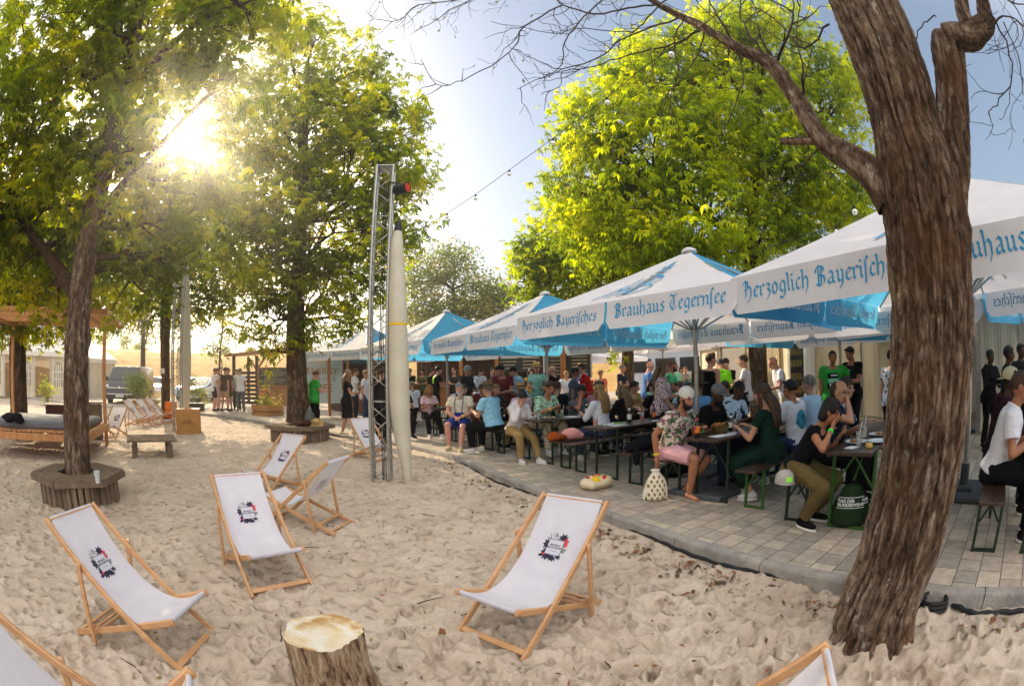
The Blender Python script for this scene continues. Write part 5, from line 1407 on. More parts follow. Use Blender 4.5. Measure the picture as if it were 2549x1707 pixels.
# ================================================================ UMBRELLAS
UWHITE = mat('umbrella_white', rgb((236, 232, 234)), .85, rgb((226, 221, 223)), 2, .3, 6, transl=.36, spec=.1)
UBLUE = mat('umbrella_blue', rgb((92, 178, 220)), .85, rgb((80, 168, 212)), 2, .3, 6, transl=.5, spec=.1)
UINK = mat('umbrella_blue_ink', rgb((44, 142, 190)), .8)
UINKW = mat('umbrella_white_ink', rgb((214, 224, 232)), .8)
STEEL = mat('brushed_aluminium', rgb((186, 182, 176)), .35, rgb((160, 156, 150)), 12, .1, 60, metal=.85)
def umbrella(label, c, far_az, hl=1.82, hd_=1.95, zc=2.575, za=3.53, text=True, group='brewery umbrellas over the tables', blue_ends=True, plain=False, open_sides=(0, 1, 2, 3), hv=.34, scallop=True, cz=None):
 """square market umbrella; local y = along the kerb away from the camera (its far end), local x = towards the tables"""
 z0 = PZ(c[0], c[1]) if cz is None else cz
 root = thing('market_umbrella', label, 'umbrella', (c[0], c[1], z0), -far_az, group)
 zc -= .19; za -= .19
 W0 = UWHITE
 b = MB(); b.cyl((0, 0, 0), .034, za - .12, 16); b.build('pole', STEEL, root, smooth='auto')
 b = MB(); b.box((0, 0, .035), (.9, .9, .05), bev=.01); b.box((0, 0, .08), (.3, .3, .05), bev=.01); b.cyl((0, 0, .09), .06, .25, 14)
 b.build('base_plate', mat('umbrella_base', rgb((72, 74, 76)), .7), root, smooth='auto')
 crn = [(-hd_, -hl), (hd_, -hl), (hd_, hl), (-hd_, hl)]     # near-kerb, near-tables, far-tables, far-kerb
 apex = Vector((0, 0, za))
 b = MB()
 hubz = zc + .10
 for (x, y) in crn + [(0, -hl), (0, hl), (-hd_, 0), (hd_, 0)]:
  e = Vector((x * .985, y * .985, zc - .02)); b.bar(Vector((0, 0, za - .06)), e, .022, .03, bev=.003)
  m_ = Vector((0, 0, za - .06)).lerp(e, .52); b.bar(Vector((x * .03, y * .03, hubz - .35)), m_ - Vector((0, 0, .02)), .02, .026, bev=.003)
 b.build('ribs', STEEL, root, smooth='auto')
 MB().cyl((0, 0, hubz - .42), .065, .12, 14).build('hub', STEEL, root, smooth='auto'); MB().cyl((0, 0, za - .14), .06, .10, 14).build('top_hub', STEEL, root, smooth='auto')
 b = MB(); b.lathe([(.13, za - .02), (.11, za + .02), (.05, za + .05), (.01, za + .06)], 16); b.build('finial', W0, root, smooth=True)
 names = ['kerb', 'near', 'tables', 'far']
 # sides in order: near (-y), tables (+x), far (+y), kerb (-x)
 sides = [(crn[0], crn[1], True), (crn[1], crn[2], False), (crn[2], crn[3], True), (crn[3], crn[0], False)]
 for si, (a, d, end) in enumerate(sides):
  blue = (end and blue_ends) and not plain
  m = UBLUE if blue else W0; ink = UINKW if blue else UINK
  A, D = Vector((a[0], a[1], zc)), Vector((d[0], d[1], zc)); b = MB(); n = 12
  rows = []
  for i in range(n + 1):
   t = i / n; row = []
   for j in range(n + 1):
    s_ = j / n; e = A.lerp(D, s_); p = apex.lerp(e, t)
    p.z -= .075 * math.sin(PI * t) * (.45 + .55 * math.sin(PI * s_))
    row.append(p)
   rows.append(row)
  b.loft(rows, closed=False)
  pn = b.build('roof_panel', m, root, smooth=True)
  out = Vector((D.y - A.y, -(D.x - A.x), 0)).normalized()
  if out.dot(Vector(((a[0] + d[0]) / 2, (a[1] + d[1]) / 2, 0))) < 0: out = -out
  tdir = (D - A).normalized()
  L = (D - A).length
  # reading direction, seen from outside: left to right
  if tdir.cross(Vector((0, 0, 1))).dot(out) < 0: A, D, tdir = D, A, -tdir
  def vp(u, v, off=0.0):   # u metres from the left end, v down from the roof edge
   k_ = .018 * math.sin(u * 3.1 + si) * v / hv
   return A + tdir * u + Vector((0, 0, -v)) + out * (.008 + off + k_ + .05 * (v / hv) ** 2)
  for half in (0, 1):
   u0, u1 = half * L / 2 + .02, (half + 1) * L / 2 - .02; b = MB(); rows = []
   nn = 24
   for i in range(nn + 1):
    u = u0 + (u1 - u0) * i / nn; e = min(u - u0, u1 - u); r_ = .10
    dep = hv - (r_ - math.sqrt(max(0, r_ * r_ - (r_ - min(e, r_)) ** 2)) if scallop else 0)
    rows.append([vp(u, dep * k / 4) for k in range(5)])
   b.loft(rows, closed=False)
   fl = b.build('valance', m, root, smooth=True)
   if text:
    word = 'Herzoglich Bayerifches' if half == 0 else 'Brauhaus Tegernfee'
    q, w = gothic(word); sc_ = min((u1 - u0) * .86 / w, hv * .42); x0 = (u0 + u1) / 2 - w * sc_ / 2
    for wd in word.split():
     q, w1 = gothic(wd)
     for sg in (1, -1):
      b = MB()
      for quad, k in q: b.add([vp(x0 + x * sc_, hv * .62 - y * sc_, sg * (.004 + k * .0003)) for x, y in quad], [(0, 1, 2, 3)])
      b.build('lettering' if sg > 0 else 'lettering_reverse', ink, fl)
     x0 += (w1 + .55) * sc_
  if text and not end:
   # the brewery's monogram on the white roof
   b = MB(); mid = A.lerp(D, .5)
   def rp(u, v, off=.006):
    s_ = .5 + u / L; e = A.lerp(D, s_); t = 1 - v
    p = apex.lerp(e, t); f = 1
    s2 = (e - A).length / L; p.z -= .075 * math.sin(PI * t) * (.45 + .55 * math.sin(PI * s2)); p.z += off + .012
    return p
   S = [[(-.55, .12), (-.40, .52)], [(-.28, .12), (-.12, .52)], [(-.48, .30), (-.20, .33)], [(-.30, .56), (.32, .52)], [(-.02, .55), (-.05, .12)], [(.10, .50), (.04, .14), (.34, .16), (.42, .26), (.30, .33), (.10, .33)], [(.10, .50), (.34, .50), (.42, .42), (.30, .34)],
    [(-.22, .60), (-.26, .72), (-.12, .66), (.0, .78), (.12, .66), (.26, .72), (.22, .60)], [(-.24, .60), (.24, .60)]]
   k = 0
   for line in S:
    for (x0_, y0_), (x1_, y1_) in zip(line, line[1:]):
     dx, dy = x1_ - x0_, (y1_ - y0_) * 2.2; l_ = math.hypot(dx, dy); nx_, ny_ = -dy / l_ * .028, dx / l_ * .028 / 2.2; k += 1
     m_ = 4; b.loft([[rp(x0_ + (x1_ - x0_) * i / m_ - nx_, y0_ + (y1_ - y0_) * i / m_ - ny_, .006 + k * .0004), rp(x0_ + (x1_ - x0_) * i / m_ + nx_, y0_ + (y1_ - y0_) * i / m_ + ny_, .006 + k * .0004)] for i in range(m_ + 1)], closed=False)
   b.build('monogram', UINK, pn)
 return root
def build_umbrellas():
 def from_corner(R_, ang, s=3.583, dep=1.97):
  d = Vector((math.cos(ang), math.sin(ang))); n = Vector((d.y, -d.x)); c = Vector(R_) + d * s / 2 + n * dep
  return (c.x, c.y), math.atan2(d.x, d.y)
 c2, f2 = from_corner((2.174, 4.274), 2.195); c3, f3 = from_corner((.072, 8.171), 2.143); c4, f4 = from_corner((-2.159, 11.416), 2.304)
 umbrella('umbrella whose pole stands behind the man in the white cap, its whole white front readable', c2, f2)
 umbrella('umbrella above the woman in the white jacket, half covered by the next one', c3, f3)
 umbrella('umbrella partly hidden by the torpedo shaped pillar, its roof half sky blue', c4, f4, za=3.6)
 d = Vector((math.sin(f2), math.cos(f2)))
 c1 = Vector((4.92, 3.37)); umbrella('nearest umbrella, cut off by the right edge and crossed by the leaning trunk', (c1.x, c1.y), -.429, hl=2.05, hd_=2.1, zc=2.60, za=3.75, hv=.37)
 # the one behind the left truss mast
 p = G(888, 866, 2.68); q = G(761, 866, 2.68)
 c5 = GD(915, 900, 19); umbrella('farthest umbrella, left of the truss mast, above the standing woman in black', (c5.x, c5.y), -1.1, za=3.6)
 # second row behind
 A = Vector((math.cos(f2), -math.sin(f2)))
 c6 = Vector(c2) + A * 4.1 - d * 1.2; umbrella('back row umbrella seen left of the leaning trunk, a white valance under the blue one', (c6.x, c6.y), f2, zc=2.5, za=3.45)
 c7 = Vector((c1.x, c1.y)) + A * 4.6 + d * .3; umbrella('back row umbrella right of the leaning trunk, its blue end turned to the viewer', (c7.x, c7.y), f2 + .5, zc=2.5, za=3.45)
 c8 = Vector((c1.x, c1.y)) + A * 8.5 + d * .5; umbrella('third row umbrella far behind the man in the white shirt', (c8.x, c8.y), f2 + .2, zc=2.5, za=3.45)
 # large plain cream umbrellas by the bank
 for px, dd, lab in ((1650, 21, 'plain cream umbrella without writing, above the bald man in blue'), (1450, 27, 'low plain cream umbrella in front of the dry grass bank')):
  c = GD(px, 900, dd); umbrella(lab, (c.x, c.y), .9, hl=2.6, hd_=2.6, zc=2.75 if px > 1500 else 2.45, za=3.7 if px > 1500 else 3.1, text=False, plain=True, group='plain cream umbrellas', hv=.22)
build_umbrellas()
# ================================================================ BEER TABLES AND BENCHES
TOPW = mat('dark_stained_wood', rgb((70, 48, 38)), .28, rgb((48, 33, 27)), 3, .2, 20, stretch=(8, 1, 1), spec=.5, detail=6)
LEGM = mat('dark_green_steel', rgb((30, 46, 32)), .5); LEGG = mat('green_steel', rgb((52, 92, 34)), .5)
TAZ = 1.005                       # azimuth of the tables' long axis
TA, TB = Vector((math.sin(TAZ), math.cos(TAZ), 0)), Vector((math.cos(TAZ), -math.sin(TAZ), 0))
def leg_frame(w, h, x):
 b = MB(); t = .028
 for k in (-1, 1): b.bar((k * w / 2, x, 0), (k * w / 2, x, h), t, t, up=(0, 1, 0))
 b.bar((-w / 2 + .014, x, .016), (w / 2 - .014, x, .016), t * .9, t * .9)
 b.bar((-w / 2 + .014, x, h - .02), (w / 2 - .014, x, h - .02), t * .9, t * .8)
 b.bar((-w / 2 + .014, x, h * .55), (0, x + .002, h - .05), .02, .006, up=(0, 1, 0)); b.bar((w / 2 - .014, x, h * .55), (0, x - .006, h - .05), .02, .006, up=(0, 1, 0))
 s = 1 if x < 1.1 else -1
 b.bar((0, x + s * .01, h * .62), (0, x + s * .42, h - .02), .02, .012)
 return b
def make_table(leg):
 root = thing('beer_table', '', 'table', group='long beer tables on the paving')
 b = MB()
 for i in range(3): b.box((-.166 + i * .166, 1.1, .757), (.163, 2.2, .026), bev=.004)
 b.box((0, .06, .737), (.46, .05, .02)); b.box((0, 2.14, .737), (.46, .05, .02))
 b.build('table_top', TOPW, root, smooth='auto')
 for x in (.26, 1.94): leg_frame(.44, .745, x).build('leg_frame', leg, root)
 return root
def make_bench(leg):
 root = thing('beer_bench', '', 'bench', group='long beer benches on the paving')
 b = MB()
 for i in range(2): b.box((-.063 + i * .126, 1.1, .457), (.123, 2.2, .026), bev=.004)
 b.build('seat', TOPW, root, smooth='auto')
 for x in (.26, 1.94): leg_frame(.22, .445, x).build('leg_frame', leg, root)
 return root
TABLES = {}
def build_tables():
 P = {}
 rows = [('T1', (2.82, 3.34), 'G', 'the black haired woman leans on'), ('T2', (2.05, 5.06), 'D', 'of the man in the white cap'), ('T3', (1.12, 6.80), 'D', 'with the red drink on it'),
   ('T4', (.31, 8.27), 'D', 'of the woman in the white jacket'), ('T5', (-.78, 10.0), 'D', 'of the white bearded man'), ('T6', (-1.95, 11.9), 'D', 'with the flower vase'),
   ('T7', (-4.3, 14.6), 'D', 'beside the standing woman in black'), ('T0', (3.65, 1.40), 'D', 'of the man in the white shirt')]
 tp = bp = None
 protos = {}
 for name, (x, y), col, lab in rows:
  for r_ in (0, 1):
   if r_ and name in ('T7', 'T0', 'T1'): continue
   c = Vector((x, y, 0)) + TA * 2.55 * r_; c.z = PZ(c.x, c.y); TABLES[name + ('b' if r_ else '')] = c
   k = ('t', col)
   if k not in protos: protos[k] = o = make_table(LEGG if col == 'G' else LEGM)
   else: o = copy_tree(protos[k])
   o.location = c; o.rotation_euler = (0, 0, -TAZ)
   o['label'] = 'beer table ' + lab if not r_ else 'back row beer table behind the one ' + lab
   for sd in (-1, 1):
    kk = ('b', 'G' if (name == 'T2' and sd == 1) else 'D')
    if kk not in protos: protos[kk] = q = make_bench(LEGG if kk[1] == 'G' else LEGM)
    else: q = copy_tree(protos[kk])
    q.location = c + TB * (.62 * sd) - TA * (.03 if sd > 0 else -.02); q.rotation_euler = (0, 0, -TAZ + .02 * sd)
    q['label'] = ('back row ' if r_ else '') + ('near side bench at the table ' if sd > 0 else 'far side bench at the table ') + lab
build_tables()
def seat_at(t, side, d):
 c = TABLES[t]; p = c + TA * d + TB * (.62 * side); return (p.x, p.y, c.z), math.degrees(math.atan2(-TB.x * side, -TB.y * side))
def on_table(t, d, w): c = TABLES[t]; p = c + TA * d + TB * w; return Vector((p.x, p.y, c.z + .771))
# ================================================================ THE CROWD
def build_crowd():
 white = cloth('white', (232, 230, 234), (214, 212, 220)); black = cloth('black', (26, 24, 28), (15, 14, 17)); navy = cloth('navy', (34, 40, 62)); lblue = cloth('light_blue', (150, 200, 220), (130, 182, 206))
 pblue = cloth('pale_blue', (176, 200, 224)); grey = cloth('grey', (96, 98, 108)); khaki = cloth('khaki', (160, 132, 84)); olive = cloth('olive', (104, 88, 54)); green = cloth('green', (58, 160, 66), (44, 138, 52)); dkgreen = cloth('bottle_green', (20, 48, 38), (12, 34, 26))
 neon = cloth('neon_green', (130, 214, 40), (108, 190, 26)); red = cloth('red', (190, 32, 36)); maroon = cloth('maroon', (120, 50, 50)); pink = cloth('pink', (236, 196, 200)); shpink = cloth('shorts_pink', (232, 176, 182)); teal = cloth('teal', (140, 196, 180)); denim = cloth('denim', (52, 68, 104))
 polo = cloth('polo_blue', (92, 128, 186)); polog = cloth('polo_green', (70, 160, 110)); mint = cloth('mint', (150, 214, 180)); beige = cloth('beige', (206, 190, 160)); cream = cloth('cream', (226, 214, 190)); cargo = cloth('cargo_blue', (40, 60, 140)); charcoal = cloth('charcoal', (58, 54, 56)); tan = cloth('tan_shorts', (190, 160, 120))
 floral = pattern('tropical_shirt', 'blotch', (214, 200, 184), [(84, 118, 66), (142, 84, 108), (60, 84, 60)], 16)
 gfloral = pattern('green_leaf_blouse', 'blotch', (150, 190, 160), [(40, 78, 70), (196, 214, 190)], 15)
 dotted = pattern('dotted_blouse', 'dots', (226, 196, 196), [(70, 30, 44)], 34)
 plaid = pattern('plaid_shirt', 'plaid', (214, 170, 176), [(118, 30, 52), (118, 40, 60)], 11)
 bwp = pattern('dark_leaf_top', 'blotch', (24, 26, 34), [(170, 190, 210)], 13); redfl = pattern('red_floral_dress', 'blotch', (86, 26, 26), [(196, 150, 110), (40, 14, 14)], 16)
 jersey = pattern('white_jersey', 'blotch', (206, 218, 232), [(40, 58, 100)], 6)
 sneak = cloth('sneaker_white', (220, 214, 210)); shoe = cloth('shoe_black', (24, 22, 24)); cork = cloth('clog_beige', (200, 182, 140)); lime = mat('lime_band', rgb((60, 226, 70)), .5); yel = mat('yellow_band', rgb((240, 214, 40)), .5)
 straw = mat('straw', rgb((200, 164, 104)), .8, rgb((160, 124, 70)), 30, .5, 80); straw2 = mat('dark_straw', rgb((120, 100, 64)), .8, rgb((86, 70, 42)), 30, .5, 80)
 capw = cloth('cap_white', (228, 222, 214)); capg = cloth('cap_grey', (120, 120, 120)); felt = mat('brown_felt', rgb((96, 74, 50)), .9, rgb((70, 54, 38)), 8)
 N_, M_, F_ = .0085, .0115, .016
 def S(t, side, d, label, daz=0, dz=0, dx=0, **k):
  p, az = seat_at(t, side, d)
  if dx: p = (p[0] + TB.x * dx, p[1] + TB.y * dx, p[2])
  return person(label, (p[0], p[1], p[2] + dz), az + daz, pose='sit', **k)
 def T(px, dist, label, az, H=1.75, **k):
  c = GD(px, 930, dist); return person(label, (c.x, c.y, PZ(c.x, c.y)), az, H=H, pose='stand', **k)
 # --- table by the leaning trunk
 S('T1', -1, .22, 'black haired woman in a black top sipping through a straw at the nearest table', sex='f', lean=34, look=(0, 14), arms=('table', (.14, .42, .96, (1, .2, -.8))), top=('tee', black), sleeve=.22, bottom=('long', olive), shoes=shoe, hair=('bob', 'dark'), tone='tan', vox=.0075, legs=('back', 'back'), extras=[('band', lime, 1)], H=1.68)
 S('T1', -1, .95, 'balding man with glasses, hand at his mouth, behind the black haired woman', lean=16, look=(-8, 6), arms=('table', 'mouth'), top=('shirt', navy), bottom=('long', black), shoes=shoe, hair=('receding', 'brown'), vox=N_, extras=[('glasses',)], tone='fair', H=1.8)
 S('T1', -1, 1.5, 'brown haired woman in a dark patterned top beyond the man with glasses', sex='f', lean=8, look=(-15, 0), arms=('table', 'table'), top=('blouse', bwp), bottom=('long', black), shoes=shoe, hair=('bob', 'brown'), vox=M_, H=1.78)
 # --- table of the man in the white cap
 S('T2', -1, .20, 'man in a backwards white cap, tropical shirt and pink shorts with a yellow wristband', lean=22, look=(-6, 8), arms=('table', 'bench'), top=('tee', floral), bottom=('shorts', shpink), shoes=None, hair=('buzz', 'dark'), tone='tan', vox=.0075, legs=('back', 'cross'), extras=[('cap', capw, -1), ('beard', 'dark'), ('band', yel, 1), ('band', lime, 0)], H=1.8, girth=1.1)
 S('T2', -1, .92, 'man in a grey baseball cap and black tee, forearms on the table', lean=20, look=(-10, 12), arms=('table', 'table'), top=('tee', black), bottom=('long', navy), shoes=shoe, hair=('buzz', 'dark'), tone='dark', vox=N_, extras=[('cap', capg, 1), ('beard', 'dark', .02), ('band', lime, 0)], H=1.8)
 S('T2', -1, 1.55, 'dark haired man in a white jersey with navy writing', lean=16, look=(-20, 8), arms=('table', 'table'), top=('shirt', jersey), bottom=('long', navy), shoes=shoe, hair=('buzz', 'dark'), tone='dark', vox=N_, H=1.82)
 S('T2', 1, .62, 'woman in a bottle green dress seen from behind, long dark brown hair', sex='f', lean=12, arms=('table', 'table'), top=('dress', dkgreen), bottom=(None, None), shoes=sneak, hair=('long', 'brown'), vox=.008, legs=('back', 'std'), H=1.74, girth=1.08, tone='fair')
 r = S('T2', 1, 1.35, 'young man in a white tee with a round turquoise print on his back', lean=10, daz=14, arms=('table', 'table'), top=('tee', white), bottom=('long', denim), shoes=sneak, hair=('short', 'dark'), tone='tan', vox=N_, H=1.78, extras=[('print', cloth('turquoise_print', (70, 170, 184), (30, 70, 110), scale=14), -1, .20, .24, .26, disc_shape)])
 S('T2', 1, 1.95, 'grey haired man in a pale blue shirt, his back to the camera', lean=6, daz=6, arms=('table', 'table'), top=('shirt', pblue), bottom=('long', navy), shoes=shoe, hair=('short', 'grey'), vox=M_, H=1.84, girth=1.15)
 # --- backs along the next table
 S('T3', 1, 1.75, 'man in a tall felt hat and light blue shirt raising his hand beside the pole', lean=4, daz=10, arms=('wave', 'table'), top=('shirt', cloth('sky_shirt', (120, 170, 220))), bottom=('long', black), shoes=shoe, hair=('short', 'brown'), vox=M_, H=1.84, extras=[('hat', felt, .18)], tone='tan')
 S('T4', 1, 1.05, 'blonde woman in a white blouse seen from behind, sunglasses pushed up in her hair', sex='f', lean=6, arms=('table', 'table'), top=('blouse', white), bottom=('long', denim), shoes=sneak, hair=('long', 'blond'), vox=M_, H=1.72, extras=[('sunglasses_up',)], girth=1.1)
 S('T4', 1, 1.65, 'dark blonde woman in a black cardigan seen from behind', sex='f', lean=8, arms=('table', 'table'), top=('hoodie', black), bottom=('long', black), shoes=shoe, hair=('long', 'ash'), vox=M_, H=1.68)
 # --- table of the girl in the white jacket
 S('T4', -1, .05, 'dark haired woman in a white hooded jacket and khaki trousers, eating', sex='f', lean=22, look=(0, 22), arms=('table', (.10, .34, .98)), top=('hoodie', cloth('jacket_white', (228, 218, 218))), bottom=('long', khaki), shoes=sneak, hair=('bun', 'dark'), vox=N_, legs=('fwd', 'std'), H=1.66, tone='fair')
 S('T4', -1, .62, 'short haired woman in a green leaf blouse bent over the table', sex='f', lean=26, look=(-12, 14), dz=.10, arms=('table', 'tablefar'), top=('blouse', gfloral), bottom=('long', beige), shoes=sneak, hair=('short', 'brown'), vox=N_, H=1.84, girth=1.15, tone='tan', extras=[('band', yel, 1)])
 S('T4', -1, 1.42, 'dark haired woman in a grey tee resting her chin on her hand', sex='f', lean=22, look=(-30, 0), arms=('table', 'chin'), top=('tee', grey), bottom=('long', black), shoes=shoe, hair=('curly', 'dark'), vox=M_, H=1.74, girth=1.2, tone='tan')
 S('T4', -1, 2.0, 'laughing man with glasses in a red plaid shirt', lean=8, look=(10, 8), arms=('table', 'table'), top=('shirt', plaid), bottom=('long', denim), shoes=shoe, hair=('short', 'brown'), vox=M_, H=1.82, girth=1.15, extras=[('glasses',)])
 S('T4b', 1, -.05, 'person in a black shirt behind the pole, seen from the back', lean=4, arms=('table', 'table'), top=('shirt', black), bottom=('long', black), shoes=shoe, hair=('short', 'dark'), vox=M_, H=1.72, girth=1.15)
 # --- bearded man's table
 S('T5', -1, -.02, 'white bearded man in blue dungarees and cream clogs looking out to the left', lean=4, daz=42, look=(10, 0), arms=('lap', 'lap'), top=('tee', cream), bottom=('shorts', cargo), shoes=cork, hair=('buzz', 'grey'), vox=N_, girth=1.25, H=1.82, tone='pink', legs=('fwd', 'std'), extras=[('beard', 'white', .09), ('braces', cargo), ('band', yel, 0)])
 S('T5', 1, .10, 'man in a straw hat and light blue shirt with his back to the camera', lean=10, daz=-22, dx=-.05, arms=('table', 'table'), top=('shirt', lblue), bottom=('long', black), shoes=sneak, hair=('short', 'grey'), vox=N_, girth=1.3, H=1.84, extras=[('hat', straw2, .10)])
 S('T5', 1, .78, 'man in a pink shirt and straw hat beyond the one in light blue', lean=8, arms=('table', 'table'), top=('tee', pink), bottom=('long', khaki), shoes=shoe, hair=('short', 'grey'), vox=M_, extras=[('hat', straw, .09)], tone='pink')
 S('T5', 1, 1.6, 'man with thinning hair in a black v neck tee looking to the right', lean=6, daz=60, arms=('table', 'table'), top=('tee', black), bottom=('long', black), shoes=shoe, hair=('buzz', 'brown'), vox=M_, H=1.86)
 S('T5', -1, 1.5, 'dark curly haired woman in black beyond the straw hats', sex='f', lean=6, arms=('table', 'table'), top=('tee', black), bottom=('long', black), shoes=shoe, hair=('curly', 'dark'), vox=M_, H=1.78)
 S('T5', -1, .8, 'seated man in a dark suit jacket behind the white bearded man', lean=10, arms=('table', 'table'), top=('hoodie', charcoal), bottom=('long', black), shoes=shoe, hair=('short', 'blond'), vox=M_, H=1.76)
 # --- table with the vase
 S('T6', -1, .08, 'blonde woman in a pink tee and black trousers beside the torpedo pillar', sex='f', lean=14, arms=('table', 'table'), top=('tee', pink), bottom=('long', black), shoes=sneak, hair=('long', 'blond'), vox=M_, legs=('fwd', 'std'), H=1.74, extras=[('band', yel, 0)], tone='tan')
 S('T6', 1, .42, 'long haired woman in a red flowered dress facing the camera', sex='f', lean=6, daz=160, dx=.05, arms=('lap', 'lap'), top=('dress', redfl), bottom=(None, None), shoes=sneak, hair=('long', 'brown'), vox=M_, H=1.74)
 S('T6', -1, -.55, 'man in a dark blue tee half hidden by the torpedo pillar', lean=12, dx=-.25, arms=('table', 'table'), top=('tee', navy), bottom=('long', black), shoes=shoe, hair=('buzz', 'dark'), vox=M_, H=1.76)
 S('T6', -1, .95, 'person in a pale blue cap and white tee behind the blonde', lean=8, arms=('table', 'table'), top=('tee', white), bottom=('long', denim), shoes=shoe, hair=('short', 'brown'), vox=F_, extras=[('cap', lblue, 1)])
 # --- standing in the middle
 T(1155, 13.6, 'grey haired man in a black and green sports jacket', 120, 1.84, lean=10, arms=('hold', 'hold'), top=('hoodie', charcoal), bottom=('long', black), shoes=shoe, hair=('curly', 'white'), vox=M_, girth=1.2, extras=[('glasses',)])
 T(1192, 15.5, 'man in a white tee seen from behind, head bowed', 30, 1.8, lean=6, look=(0, 30), arms=('hold', 'down'), top=('tee', white), bottom=('long', grey), shoes=shoe, hair=('buzz', 'brown'), vox=F_)
 T(1082, 16.0, 'man in a black tee with a neon print on his back', 60, 1.86, lean=10, arms=('hold', 'hold'), top=('tee', black), bottom=('long', black), shoes=shoe, hair=('short', 'dark'), vox=M_, extras=[('print', mat('neon_print', rgb((190, 240, 30)), .6), -1, .16, .24, .34)])
 T(1255, 11.8, 'young man in a maroon v neck with a bag strap, looking down', 200, 1.86, lean=12, look=(0, 24), arms=('hold', 'phone'), top=('tee', maroon), bottom=('long', black), shoes=shoe, hair=('quiff', 'dark'), vox=M_, girth=1.1, extras=[('strap', charcoal)], tone='fair')
 T(1277, 14.5, 'grey haired person behind the man in maroon', 170, 1.78, arms=('down', 'down'), top=('tee', red), bottom=('long', black), shoes=shoe, hair=('short', 'grey'), vox=F_)
 T(1303, 12.4, 'young man in a light blue shirt leaning to the left', -70, 1.84, lean=20, look=(0, 18), arms=('hold', 'hold'), top=('shirt', cloth('oxford_blue', (186, 206, 226))), bottom=('long', navy), shoes=shoe, hair=('short', 'dark'), vox=M_, sleeve=1.8)
 T(1337, 13.8, 'smiling man in a straw hat and sea green shirt', 190, 1.86, arms=('down', 'hold'), top=('shirt', teal), bottom=('long', beige), shoes=shoe, hair=('short', 'brown'), vox=M_, extras=[('hat', straw, .10)], tone='pink')
 T(1380, 13.4, 'bald man in a black shirt looking to the left', -60, 1.80, arms=('down', 'hold'), top=('tee', black), bottom=('long', black), shoes=shoe, hair=('bald', 'brown'), vox=M_, tone='pink')
 T(1424, 11.5, 'man with glasses in a slate tee looking right', 100, 1.72, lean=6, arms=('hold', 'down'), top=('tee', cloth('slate', (84, 96, 112))), bottom=('long', black), shoes=shoe, hair=('short', 'dark'), vox=M_, extras=[('glasses',)], tone='tan')
 T(1466, 12.6, 'balding man in a red polo shirt bending to the left', -80, 1.86, lean=16, arms=('hold', 'hold'), top=('tee', red), bottom=('long', khaki), shoes=shoe, hair=('buzz', 'brown'), vox=M_, girth=1.2, tone='pink')
 T(1408, 15.5, 'blond child in a white tee by the bar post', 160, 1.62, arms=('hold', 'down'), top=('tee', white), bottom=('shorts', navy), shoes=shoe, hair=('short', 'blond'), vox=F_)
 T(1446, 16.5, 'person in a straw hat and blue shirt with white sleeves', 180, 1.84, arms=('hold', 'hold'), top=('tee', polo), bottom=('long', black), shoes=shoe, hair=('short', 'brown'), vox=F_, extras=[('hat', straw, .08)])
 T(1493, 15.5, 'boy in a red tee and flat straw hat', 170, 1.60, arms=('down', 'hold'), top=('tee', cloth('coral', (226, 110, 90))), bottom=('shorts', khaki), shoes=shoe, hair=('short', 'brown'), vox=F_, extras=[('hat', straw, .07)])
 T(1609, 12.6, 'bald man in a blue polo shirt and khaki shorts, hands in pockets', 95, 1.84, lean=6, look=(0, 10), arms=('akimbo', 'down'), top=('tee', polo), bottom=('shorts', cloth('ochre', (150, 110, 50))), shoes=shoe, hair=('bald', 'brown'), vox=M_, girth=1.15, tone='pink')
 T(1643, 8.3, 'long haired blonde woman in a dotted blouse holding a cup', 118, 1.76, sex='f', arms=('hold', 'hold'), top=('blouse', dotted), bottom=('long', black), shoes=shoe, hair=('long', 'ash'), vox=N_, extras=[('band', lime, 0)])
 T(1668, 10.6, 'bearded man in a green polo behind the dotted blouse', 120, 1.80, arms=('down', 'hold'), top=('tee', polog), bottom=('long', black), shoes=shoe, hair=('buzz', 'brown'), vox=M_, extras=[('beard', 'brown')], tone='tan')
 T(1672, 13.0, 'man in a mint tee with a logo on the back', 20, 1.80, arms=('down', 'hold'), top=('tee', mint), bottom=('long', black), shoes=shoe, hair=('short', 'brown'), vox=F_, extras=[('print', polog, -1, .16, .16, .32)])
 T(1695, 18, 'distant woman in a pale top behind the raised hand', 200, 1.60, sex='f', arms=('hold', 'hold'), top=('tee', cream), bottom=('long', beige), shoes=shoe, hair=('bob', 'brown'), vox=F_)
 T(1706, 17, 'distant man in a flowered cream shirt', 190, 1.62, arms=('hold', 'hold'), top=('shirt', floral), bottom=('long', khaki), shoes=shoe, hair=('buzz', 'red'), vox=F_)
 T(1765, 9.8, 'young man in a black tank top and necklace', 60, 1.88, look=(-30, 0), arms=('down', 'down'), top=('tank', black), bottom=('long', black), shoes=shoe, hair=('quiff', 'brown'), vox=N_, tone='pink')
 T(1792, 11.3, 'person in a neon green hooded top seen from behind, head bowed', 30, 1.82, lean=12, look=(0, 25), arms=('hold', 'hold'), top=('hoodie', neon), bottom=('long', black), shoes=shoe, hair=('short', 'dark'), vox=M_)
 T(1815, 11.8, 'man in a black sports tee carrying a plate', -110, 1.82, lean=6, look=(0, 14), arms=('hold', 'hold'), top=('tee', black), bottom=('long', black), shoes=shoe, hair=('short', 'dark'), vox=M_, extras=[('print', white, 1, .05, .04, .36)])
 T(1858, 10.6, 'man in a white and black tee looking left', -60, 1.84, lean=4, arms=('hold', 'down'), top=('tee', white), bottom=('long', black), shoes=shoe, hair=('short', 'brown'), vox=M_, extras=[('print', black, 1, .20, .30, .38)])
